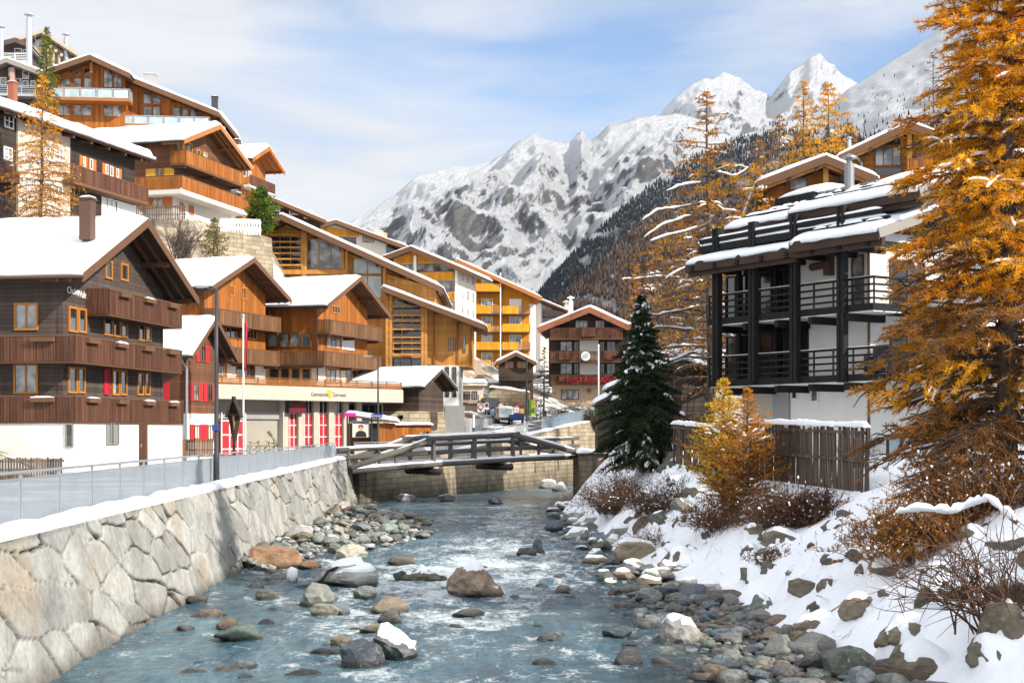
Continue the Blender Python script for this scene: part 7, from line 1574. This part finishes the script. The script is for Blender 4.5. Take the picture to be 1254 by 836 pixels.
def blades(name, P, D, ln, wd, col, m, parent, k=3, spread=.8, rg=None, up=.15):
    """k narrow pointed blades at each point, leaning along D"""
    rg = rg or np.random.default_rng(3); n = len(P)
    if n == 0: return None
    P = np.repeat(P, k, 0); D = np.repeat(D, k, 0); ln = np.repeat(ln, k) * rg.uniform(.7, 1.3, n * k); c = np.repeat(col, k, 0) * rg.uniform(.8, 1.2, (n * k, 1))
    d = D + rg.normal(0, spread, (n * k, 3)); d[:, 2] += up; d /= np.linalg.norm(d, axis=1)[:, None] + 1e-9
    w = np.cross(d, rg.normal(0, 1, (n * k, 3))); w /= np.linalg.norm(w, axis=1)[:, None] + 1e-9
    wd = wd * rg.uniform(.7, 1.3, n * k)
    a = P - w * wd[:, None] * .5; b = P + w * wd[:, None] * .5; e = P + d * ln[:, None] + w * wd[:, None] * .18; g = P + d * ln[:, None] - w * wd[:, None] * .18
    V = np.stack([a, b, e, g], 1).reshape(-1, 3); Fq = np.arange(n * k * 4).reshape(-1, 4)
    return np_mesh(name, V, Fq, m, parent, False, cols=np.repeat(c, 4, 0))
ORANGE = [(.80, .36, .018), (.84, .43, .026), (.68, .27, .016), (.78, .38, .022)]; GOLD = [(.74, .38, .02), (.70, .31, .016), (.66, .34, .022)]; RUSTY = [(.46, .20, .03), (.54, .25, .025), (.36, .16, .04)]
DULL = [(.34, .18, .05), (.40, .20, .04), (.28, .15, .06)]; DGREEN = [(.024, .048, .024), (.036, .066, .030), (.018, .036, .020)]; YGREEN = [(.16, .19, .03), (.24, .24, .03), (.10, .15, .03)]
def conifer(name, label, px, Y, z0, top_z, prof, nb, pal, seed, cat='tree', tuft=.09, wid=.028, step=.10, twig_n=16, rise=.25, droop=.55, bare=None, snow=.0, snow_big=0, r0=None, t0=.08, kblade=3, group=None, tw_hang=.25, tip=1.0, lean=(0, 0), side=None, pal2=None, flatb=False, snow_r=.05, twl=.42):
    rg = np.random.default_rng(seed); x0 = gx(px, Y); H = top_z - z0
    o = thing(name, label, cat, (x0, Y, z0), 0, group)
    r0 = r0 or H * .0125 + .03
    tz = np.linspace(0, 1, 14); wob = np.cumsum(rg.normal(0, .004 * H, (14, 2)), 0) * .5; wob -= wob[0]
    TP = np.stack([wob[:, 0] + lean[0] * tz, wob[:, 1] + lean[1] * tz, tz * H], 1); TP[0, 2] = -.35
    b = NB(); b.tube(TP, r0 * (1 - tz) ** .85 + .012, 9); b.build('trunk', BARK, o)
    br = NB(); sn = NB(); TPs, TDs, TC = [], [], []
    pal = np.array(pal); pal2 = np.array(pal2) if pal2 is not None else None
    for i in range(nb):
        t = t0 + (1 - t0) * (i + rg.uniform(0, 1)) / nb; t = min(t, .985); R_ = prof(t) * rg.uniform(.72, 1.18)
        if R_ < .05: continue
        az = i * 2.39996 + rg.uniform(-.5, .5); dirv = np.array([math.cos(az), math.sin(az), 0]); st = np.array([np.interp(t, tz, TP[:, 0]), np.interp(t, tz, TP[:, 1]), t * H])
        s = np.linspace(0, 1, 8); rs_ = rise * rg.uniform(.6, 1.4) * (1 - .2 * t) + .35 * max(0, t - .75); dr = droop * rg.uniform(.7, 1.3) * (1 - .75 * t)
        bend = rg.normal(0, .12); pz = np.array([-dirv[1], dirv[0], 0])
        B = st + R_ * (s[:, None] * dirv + (bend * s ** 2)[:, None] * pz); B[:, 2] += R_ * (rs_ * s - dr * s ** 2)
        rb = max(.010, min(.07, r0 * .30 * (1 - t * .7))); br.tube(B, rb * (1 - .8 * s), 5)
        bt = bare(t) if bare else 0.0
        bc = pal[rg.integers(len(pal))] * rg.uniform(.85, 1.15)
        if pal2 is not None and rg.random() < max(0, (1 - t * 2.2)): bc = pal2[rg.integers(len(pal2))]
        nt = max(4, int(twig_n * (.5 + .5 * R_ / max(.3, prof(.3)))))
        isn = rg.random() < snow
        for q in range(nt):
            s0 = .12 + .88 * (q + rg.random()) / nt; p0 = np.array([np.interp(s0, s, B[:, c]) for c in range(3)])
            sd = 1 if q % 2 else -1; L_ = R_ * twl * (1.15 - s0 * .75) * rg.uniform(.6, 1.25) + .06
            dv = dirv * rg.uniform(.35, .9) + pz * sd * rg.uniform(.4, 1.0); dv[2] = (0 if flatb else rg.normal(.0, .22)) - (tw_hang * (1 - .6 * t)); dv /= np.linalg.norm(dv)
            e = p0 + dv * L_; mid = (p0 + e) / 2 + np.array([0, 0, .06 * L_]); e[2] -= .12 * L_ * (1 - t * .7)
            br.tube(np.array([p0, mid, e]), np.array([.35, .25, .12]) * rb + .003, 3)
            if rg.random() < bt: continue
            m = max(2, int(L_ / step)); u = (np.arange(m) + rg.random(m)) / m; u = u ** (1 / tip) if tip != 1 else u
            P = p0[None] * ((1 - u) ** 2)[:, None] + 2 * ((1 - u) * u)[:, None] * mid[None] + (u ** 2)[:, None] * e[None]
            TPs.append(P); TDs.append(np.repeat(dv[None] * .7, m, 0)); TC.append(np.repeat((bc * rg.uniform(.8, 1.2))[None], m, 0))
            if isn and rg.random() < .30 or rg.random() < snow * .10:
                uu = np.linspace(.1, .95, 5); Q = p0[None] * ((1 - uu) ** 2)[:, None] + 2 * ((1 - uu) * uu)[:, None] * mid[None] + (uu ** 2)[:, None] * e[None]; rr = snow_r * rg.uniform(.3, 1.0, 5); rr[0] = rr[-1] = .006; Q[:, 2] += rr * .6; sn.tube(Q, rr, 6)
        if isn:
            a, c = rg.uniform(.15, .4), rg.uniform(.55, 1.0); uu = np.linspace(a, c, 9); Q = np.stack([np.interp(uu, s, B[:, k]) for k in range(3)], 1); rr = snow_r * rg.uniform(.35, 1.25, 9); rr[0] = rr[-1] = .008; Q[:, 2] += rr * .65 + rb * .4; sn.tube(Q, rr, 7)
    br.build('branches', BARK if r0 > .12 else TWIG, o)
    if TPs:
        P = np.concatenate(TPs); D = np.concatenate(TDs); C_ = np.concatenate(TC)
        blades('crown', P, D, np.full(len(P), tuft), wid, C_, NEEDLE, o, kblade, .75, rg)
    so_ = sn.build('snow', SNOW, o)
    if so_: so_['kind'] = 'stuff'
    return o
ip = lambda *pts: (lambda t: interp(pts, t))
zg = lambda px, Y: zright(gx(px, Y), Y)
# the big orange larch at the right edge
conifer('larch', 'huge orange larch filling the right edge in front of the black chalet', 1233, 32, zg(1233, 32), 16.6, ip((0, 2.3), (.10, 2.9), (.2, 2.85), (.36, 2.65), (.55, 2.25), (.72, 1.65), (.9, .75), (1, .1)), 210, ORANGE, 5, twig_n=30, step=.040, tuft=.115, wid=.020, rise=.10, droop=.38, bare=lambda t: .32 * sst(.24, .03, t) + .26, snow=.30, r0=.26, t0=.035, kblade=5, pal2=RUSTY, tw_hang=.22, snow_r=.042, twl=.40)
# thin larch with long snowy arms
thin_ = conifer('larch', 'thin bare topped larch with long drooping snowy arms left of the black chalet', 871, 75, .6, gz(106, 75), ip((0, 1.8), (.2, 3.4), (.42, 4.6), (.56, 3.9), (.7, 2.7), (.85, 1.7), (1, .25)), 84, [(.56, .25, .03), (.44, .18, .02), (.58, .30, .03)], 9, twig_n=20, step=.12, tuft=.17, wid=.055, rise=.22, droop=.34, bare=lambda t: .50 * sst(.66, .40, t) + .30, snow=.36, r0=.27, t0=.16, kblade=2, snow_r=.065, pal2=RUSTY)
def arms(root, lst, r=.085, sr=.068):
    b, sn = NB(), NB(); rg = np.random.default_rng(8); o0 = np.array(root.location)
    for pts in lst:
        P = np.array([list(at(px, py, Y)) for px, py, Y in pts]) - o0; s0 = np.linspace(0, 1, len(P)); s1 = np.linspace(0, 1, 16)
        Q = np.stack([np.interp(s1, s0, P[:, c]) for c in range(3)], 1); Q[1:-1] = (Q[:-2] + 2 * Q[1:-1] + Q[2:]) / 4; Q += np.cumsum(rg.normal(0, .02, Q.shape), 0); b.tube(Q, r * (1.05 - .75 * s1), 6)
        for k in range(10):
            i = rg.integers(3, 15); d = rg.normal(0, .5, 3); d[2] = -abs(d[2]) - .5; e = Q[i] + d * rg.uniform(.4, 1.0); b.tube(np.array([Q[i], (Q[i] + e) / 2 + rg.normal(0, .05, 3), e]), [.022, .015, .006], 3)
        a = rg.integers(1, 4); T = Q[a:15].copy(); rr = sr * rg.uniform(.45, 1.15, len(T)); rr[0] = rr[-1] = .01; T[:, 2] += rr * .7 + r * .4; sn.tube(T, rr, 7)
    b.build('bough', BARK, root); q = sn.build('snow', SNOW, root); q['kind'] = 'stuff'
arms(thin_, [[(868, 222, 75), (845, 226, 74.5), (812, 236, 74)], [(868, 247, 75), (830, 254, 74), (806, 260, 73.5), (782, 276, 73)], [(868, 262, 75), (835, 268, 73.5), (808, 278, 72.5), (783, 296, 72)], [(868, 272, 75), (846, 282, 73), (806, 292, 72), (792, 300, 71.5)], [(868, 312, 75), (842, 326, 74), (812, 342, 73)], [(868, 372, 75), (836, 380, 73.5), (800, 386, 72), (770, 384, 71)], [(868, 402, 75), (840, 404, 74), (805, 400, 73), (778, 408, 72)], [(868, 432, 75), (846, 430, 73.5), (815, 446, 72.5), (796, 462, 72)], [(874, 210, 75), (900, 214, 76), (918, 200, 76.5)]])
conifer('larch', 'bright golden larch behind the left roof corner of the black chalet', 925, 84, 1, gz(196, 84), ip((0, 2.2), (.4, 2.8), (.7, 2.0), (1, .15)), 84, GOLD, 15, twig_n=14, step=.15, tuft=.17, wid=.055, bare=lambda t: .1, snow=.10, t0=.2, kblade=2, snow_r=.08)
for k, (px, Y, tp, r, pal, sd, b_, lab) in enumerate(((1012, 118, 101, 3.6, GOLD, 31, .05, 'broad golden larch on the right above the lower brown chalet roof'), (984, 121, 98, 2.4, GOLD, 32, .25, 'slim golden larch left of the broad one above the brown chalets'), (955, 128, 140, 3.0, DULL, 33, .45, 'dull brown larch left of the slim golden one'), (928, 136, 168, 2.6, DULL, 34, .5, 'small dull brown larch in front of the snowy slope'), (1141, 150, 62, 3.4, [(.12, .07, .05)], 35, .8, 'dark bare larch against the snowy slope at the right'), (1040, 124, 150, 2.2, DULL, 36, .3, 'low brown larch between golden larch and upper brown chalet'))):
    conifer('larch', lab, px, Y, gz(330, Y), gz(tp, Y), ip((0, r * .9), (.4, r), (.7, r * .66), (.9, r * .3), (1, .1)), 78, pal, sd, twig_n=12, step=.24, tuft=.26, wid=.10, bare=lambda t, b_=b_: b_, snow=.06, t0=.15, kblade=2, r0=.18, snow_r=.09)
for k, (px, Y, tp, r, pal, b_, lab) in enumerate(((806, 150, 285, 3.0, DULL, .25, 'brown larch right behind the tip of the spruce'), (838, 160, 250, 3.4, RUSTY, .3, 'tall rust brown larch behind the thin larch'), (862, 148, 300, 2.8, DULL, .3, 'brown larch directly behind the thin larch trunk'), (893, 165, 262, 3.0, DULL, .3, 'brown larch behind the left corner of the black chalet'), (779, 172, 322, 2.4, RUSTY, .35, 'small rust larch above the restaurant roof end'))):
    conifer('larch', lab, px, Y, gz(505, Y), gz(tp, Y), ip((0, r), (.4, r), (.7, r * .66), (1, .1)), 84, pal, 50 + k, twig_n=11, step=.28, tuft=.30, wid=.11, bare=lambda t, b_=b_: b_, snow=.18, t0=.08, kblade=2, r0=.18, snow_r=.08)
# spruces and evergreens
conifer('spruce', 'dense dark green spruce with snow on its boughs left of the black chalet', 786, 66, zg(786, 66) + .5, gz(360, 66), ip((0, 1.5), (.14, 2.1), (.4, 1.75), (.7, .95), (.9, .35), (1, .04)), 210, DGREEN, 12, twig_n=17, step=.060, tuft=.12, wid=.040, rise=.08, droop=.40, snow=.16, t0=.02, kblade=4, tw_hang=.5, snow_r=.10, flatb=True, twl=.46, r0=.13)
conifer('spruce', 'slender green conifer between the grey glazed house and the glass balcony chalet', 57, 150, gz(130, 150), gz(33, 150), ip((0, 1.5), (.5, 1.1), (1, .08)), 90, YGREEN, 61, twig_n=9, step=.16, tuft=.22, wid=.09, snow=0, t0=.02, kblade=2)
conifer('larch', 'small orange larch in front of the pale rendered chalet at the upper left', 50, 98, gz(275, 98), gz(92, 98), ip((0, 2.4), (.3, 2.7), (.6, 1.8), (.85, .8), (1, .1)), 110, [(.72, .32, .03), (.66, .26, .02), (.70, .38, .05)], 63, twig_n=13, step=.17, tuft=.19, wid=.06, bare=lambda t: .18, snow=.03, t0=.03, kblade=2, r0=.14)
conifer('conifer_bush', 'bright green evergreen bush on the tan terrace wall', 320, 137, gz(285, 137), gz(229, 137), ip((0, 1.2), (.3, 1.75), (.7, 1.2), (1, .25)), 80, [(.10, .17, .03), (.16, .22, .03), (.06, .11, .025)], 64, 'bush', twig_n=12, step=.15, tuft=.24, wid=.10, rise=.5, droop=.1, t0=.0, kblade=3)
conifer('conifer_bush', 'small green yellow bush at the foot of the tan terrace wall', 262, 124, gz(318, 124), gz(268, 124), ip((0, 1.1), (.4, 1.3), (1, .15)), 50, [(.14, .15, .04), (.22, .18, .05)], 65, 'bush', twig_n=9, step=.2, tuft=.2, wid=.07, rise=.4, droop=.1, t0=.0, kblade=2)
conifer('conifer', 'thin dark ragged conifer beside the restaurant balconies', 666, 143, zroad(143) - 1.5, gz(424, 143), ip((0, .9), (.5, 1.0), (1, .1)), 46, [(.04, .05, .03), (.07, .07, .03)], 66, twig_n=7, step=.2, tuft=.2, wid=.08, snow=.3, bare=lambda t: .3, kblade=2, snow_r=.08)
# yellow young larches by the fence
conifer('larch', 'young lemon yellow larch in front of the board fence', 886, 48.5, zg(886, 48.5) - .1, gz(464, 48.5), ip((0, 1.1), (.3, 1.45), (.6, .9), (1, .06)), 130, [(.80, .56, .05), (.78, .48, .035), (.70, .36, .025)], 71, twig_n=12, step=.055, tuft=.085, wid=.022, rise=.7, droop=.1, t0=.0, kblade=3, tw_hang=-.35, bare=lambda t: .2, pal2=[(.56, .26, .03)], snow=.05, snow_r=.04)
conifer('larch', 'young orange larch right of the lemon yellow one in front of the board fence', 915, 46.5, zg(915, 46.5) - .1, gz(476, 46.5), ip((0, 1.2), (.3, 1.4), (.6, .85), (1, .06)), 110, [(.66, .30, .025), (.60, .24, .02), (.52, .20, .03)], 72, twig_n=11, step=.06, tuft=.085, wid=.022, rise=.7, droop=.1, t0=.0, bare=lambda t: .25, kblade=3, tw_hang=-.3, pal2=RUSTY, snow=.08, snow_r=.04)

def shrub(label, px, Y, z0, w, hh, seed, stems=34, tw=7, leaf=None, leaf_n=0, snow=.3, m=TWIG, fan=1.0, r=.012, lean=0.0, leaf_s=.05, name='shrub', depth=.7):
    rg = np.random.default_rng(seed); o = thing(name, label, 'shrub', (gx(px, Y), Y, z0)); b = NB(); sn = NB(); LP, LD, LC = [], [], []
    for i in range(stems):
        az = rg.uniform(0, 6.283); out = fan * math.sqrt(rg.random()); L_ = hh * rg.uniform(.6, 1.1); base = np.array([rg.normal(0, w * .10), rg.normal(0, w * .10), -.1])
        d = np.array([math.cos(az) * w / 2 * out + lean * w * .3, math.sin(az) * w / 2 * out * depth, L_ * (1 - .35 * out)])
        s = np.linspace(0, 1, 7); jit = np.cumsum(rg.normal(0, .03 * hh, (7, 3)), 0); jit -= jit[0]
        P = base + d * s[:, None] + jit * .7; P[:, 2] -= hh * .30 * out * s ** 2.2; b.tube(P, r * (1.1 - .85 * s), 4)
        for q in range(tw):
            s0 = rg.uniform(.25, 1); p0 = np.array([np.interp(s0, s, P[:, c]) for c in range(3)]); dv = rg.normal(0, 1, 3) * .8 + d / np.linalg.norm(d) * .7; dv /= np.linalg.norm(dv); l = hh * rg.uniform(.12, .34)
            e = p0 + dv * l; e[2] -= .05 * l; b.tube(np.array([p0, (p0 + e) / 2 + rg.normal(0, .02, 3), e]), np.array([.5, .35, .15]) * r + .001, 3)
            if leaf is not None:
                for _ in range(leaf_n): u = rg.random(); LP.append(p0 + (e - p0) * u); LD.append(dv); LC.append(np.array(leaf[rg.integers(len(leaf))]) * rg.uniform(.7, 1.3))
            if rg.random() < snow * .22: u0 = rg.uniform(.3, .8); dl = rg.uniform(.03, .07) / max(.05, l); uu = np.linspace(u0, u0 + dl, 4)[:, None]; Q = p0 + (e - p0) * uu; rr = np.array([.006, 1, .9, .006]) * rg.uniform(.012, .028); rr[0] = rr[-1] = .006; Q[:, 2] += rr * .7; sn.tube(Q, rr, 6)
        for _ in range(2):
            if rg.random() < snow: a = rg.uniform(.3, .9); uu = np.linspace(a, a + rg.uniform(.05, .12) / hh, 5); Q = np.stack([np.interp(uu, s, P[:, c]) for c in range(3)], 1); rr = rg.uniform(.018, .038) * np.array([.3, .95, 1.05, .9, .3]); Q[:, 2] += rr * .7; sn.tube(Q, rr, 6)
    b.build('stems', m, o)
    if LP: P = np.array(LP); blades('leaves', P, np.array(LD), np.full(len(P), leaf_s), leaf_s * .55, np.array(LC), LEAF, o, 1, .7, rg)
    so_ = sn.build('snow', SNOW, o)
    if so_: so_['kind'] = 'stuff'
    return o
BRL = [(.10, .05, .03), (.15, .075, .04), (.08, .045, .03)]; BRL2 = [(.17, .09, .05), (.22, .12, .06), (.12, .065, .04)]; RUL = [(.36, .14, .025), (.24, .10, .03), (.16, .07, .03)]
shrub('wide brown bush with white snow flecks right of the bridge pier', 760, 63, zg(760, 63) - .2, 4.2, 2.5, 1, 170, 10, BRL2, 5, .35)
shrub('grey brown snowy bush on the bank between spruce and yellow larch', 812, 55, zg(812, 55) - .2, 4.0, 2.0, 2, 160, 10, BRL, 3, .5)
shrub('drooping bare twigs hanging over the dark rocks of the bank', 800, 50, zg(790, 50), 2.8, 1.1, 3, 70, 9, None, 0, .35, fan=1.25)
shrub('dark brown bush with dead leaves in front of the tall board fence', 985, 40.5, zg(985, 40.5) - .1, 3.0, 1.6, 4, 170, 10, BRL, 5, .35, leaf_s=.06)
shrub('brown bush with snow right beside the young orange larch', 946, 43, zg(946, 43) - .1, 2.5, 1.5, 5, 120, 10, BRL2, 4, .45)
shrub('rust brown undergrowth below the young yellow larches', 893, 46, zg(893, 46) - .15, 3.4, 1.5, 6, 160, 10, RUL, 4, .25)
shrub('low snowy tangle of twigs on the open bank below the dark brown bush', 950, 38, zg(950, 38) - .1, 1.8, .7, 7, 46, 8, RUL, 2, .6)
shrub('thin rust coloured seedling with long stems on the open snow', 1052, 34, zg(1052, 34) - .1, 1.0, .9, 8, 22, 6, RUL, 4, .3)
shrub('rust orange low bush under the big larch', 1120, 29.5, zg(1120, 29.5) - .1, 3.0, 1.8, 9, 150, 11, [(.46, .19, .02), (.36, .14, .02), (.24, .10, .02)], 6, .35, leaf_s=.06)
shrub('rust brown thicket at the foot of the big larch trunk', 1195, 30, zg(1195, 30) - .1, 3.0, 2.2, 10, 150, 11, [(.42, .18, .03), (.30, .12, .03), (.2, .09, .03)], 5, .3)
shrub('bare many stemmed bush rising from the snow at the right edge', 1236, 23.4, zg(1236, 23.4) - .05, 3.4, 2.5, 11, 60, 8, None, 0, .15, TWIG, 1.0, .018, -.35)
shrub('bare white dusted bush in front of the white chalet wall', 1046, 48, zg(1046, 48), 2.0, 1.7, 12, 46, 8, None, 0, .55, TWIGG)
shrub('leafless grey tree standing before the beige rock face', 223, 124, gz(318, 124), 3.6, 4.9, 13, 60, 9, None, 0, .05, TWIGG, .8, .035, name='bare_tree')
for k, (px, w, hh, lab) in enumerate(((690, 3.2, 2.2, 'leftmost snow dusted bush in front of the restaurant'), (706, 3.4, 2.6, 'middle snow dusted bush in front of the restaurant'), (722, 2.8, 2.4, 'green leaved snowy bush at the right in front of the restaurant'), (738, 2.6, 2.0, 'snowy bush next to the little sheds'))):
    shrub(lab, px, 151, gz(522, 151), w, hh, 20 + k, 70, 9, [(.06, .08, .03), (.12, .11, .04), (.09, .07, .05)], 4, .8, leaf_s=.16)
# snow laden arm reaching out of the bare bush
m = MB(); c0 = at(1245, 640, 24.5); pts = [c0, at(1212, 612, 25), at(1190, 618, 25.2), at(1165, 628, 25.3), at(1130, 624, 25.5), at(1096, 628, 25.7)]; m.tube(pts, [.04, .035, .03, .025, .02, .012], 7); o = m.build('fallen_branch', BARK); tag(o, 'long branch thick with snow stretching left from the bare bush', 'branch')
n_ = NB(); rg = np.random.default_rng(4); s = np.linspace(0, 1, 26); PP = np.array([list(p) for p in pts]); Q = np.stack([np.interp(s, np.linspace(0, 1, 6), PP[:, c]) for c in range(3)], 1); rr = .085 * rg.uniform(.45, 1.15, 26); rr[0] = rr[-1] = .01; Q[:, 2] += rr * .7; n_.tube(Q, rr, 8); n_.build('snow', SNOW, o)

# ------------------------------------------------------------------ woods on the far slope: one mass
from mathutils.bvhtree import BVHTree
dg = bpy.context.evaluated_depsgraph_get(); bv = BVHTree.FromObject(bpy.data.objects['mountain_slope'], dg); rg = np.random.default_rng(77)
V, Fc, Cc = [], [], []; base = 0
cand = []
for _ in range(30000):
    px = rg.uniform(575, 1270); tl = interp(TREE_LINE, px); py = tl + (500 - tl) * rg.random() ** 1.5 - rg.exponential(4)
    cand.append((px, py, 1.0))
for _ in range(420):
    px = rg.uniform(930, 1270); tl = interp(TREE_LINE, px); cand.append((px, tl - rg.exponential(26) , .8))
for px, py, k in cand:
    if py > 500: continue
    if 690 < px < 860 and py > 380 and noise.noise((px * .02, py * .03, 5)) > .12: continue
    if noise.noise((px * .03, py * .05, 1)) > .36: continue
    d = at(px, py, 1.0) - Vector((0, 0, EYE)); hit = bv.ray_cast(Vector((0, 0, EYE)), d.normalized())
    if hit[0] is None: continue
    p = hit[0]; hgt = rg.uniform(5, 10.5) * k * (1 if py > 250 else .9); rad = hgt * rg.uniform(.13, .20); nz = noise.noise((p.x * .004, p.z * .006, 2)) + rg.normal(0, .25)
    dk = py < interp(TREE_LINE, px) + 34
    rustf = sst(250, 420, py) * .5 + sst(760, 900, px) * .3
    if nz > (.06 if not dk else -.5): c = np.array([.022, .028, .034]) * rg.uniform(.7, 1.3)
    elif nz > -.02 - rustf * .3: c = np.array([.052, .041, .040]) * rg.uniform(.7, 1.3)
    else: c = np.array([.075, .048, .034]) * rg.uniform(.6, 1.3)
    a0 = rg.uniform(0, 6.28); n = 6; ring = [(p.x + rad * math.cos(a0 + i * 6.283 / n), p.y + rad * math.sin(a0 + i * 6.283 / n), p.z + hgt * .10 + rg.uniform(-.8, .8)) for i in range(n)]
    mid = [(p.x + rad * .55 * math.cos(a0 + .5 + i * 6.283 / n), p.y + rad * .55 * math.sin(a0 + .5 + i * 6.283 / n), p.z + hgt * .55 + rg.uniform(-.8, .8)) for i in range(n)]
    V += ring + mid + [(p.x, p.y, p.z + hgt), (p.x, p.y, p.z - 1)]
    for i in range(n): j = (i + 1) % n; Fc += [(base + i, base + j, base + n + i), (base + j, base + n + j, base + n + i), (base + n + i, base + n + j, base + 2 * n), (base + j, base + i, base + 2 * n + 1)]
    Cc += [c * .9] * n + [c * 1.05] * n + [c * 1.1, c]; base += 2 * n + 2
t = NT('far_woods'); FW = t.done(t.pbr(t.attr('col'), .9, None, .05))
tag(np_mesh('woods', np.array(V), np.array(Fc), FW, None, False, cols=np.array(Cc)), kind='stuff')
# ------------------------------------------------------------------ thin cold air between here and the mountains
hb_ = MB(); hb_.box(-7000, 7000, -400, 14500, -10.5, 3400)
t = NT('thin_haze'); pv = t.n('ShaderNodeVolumePrincipled'); pv.inputs['Color'].default_value = (.80, .88, 1.0, 1); pv.inputs['Density'].default_value = 1.1e-5; pv.inputs['Anisotropy'].default_value = .2
t.t.links.new(pv.outputs[0], t.out.inputs['Volume']); o = hb_.build('haze', t.m); tag(o, kind='stuff')
SC.cycles.volume_bounces = 0
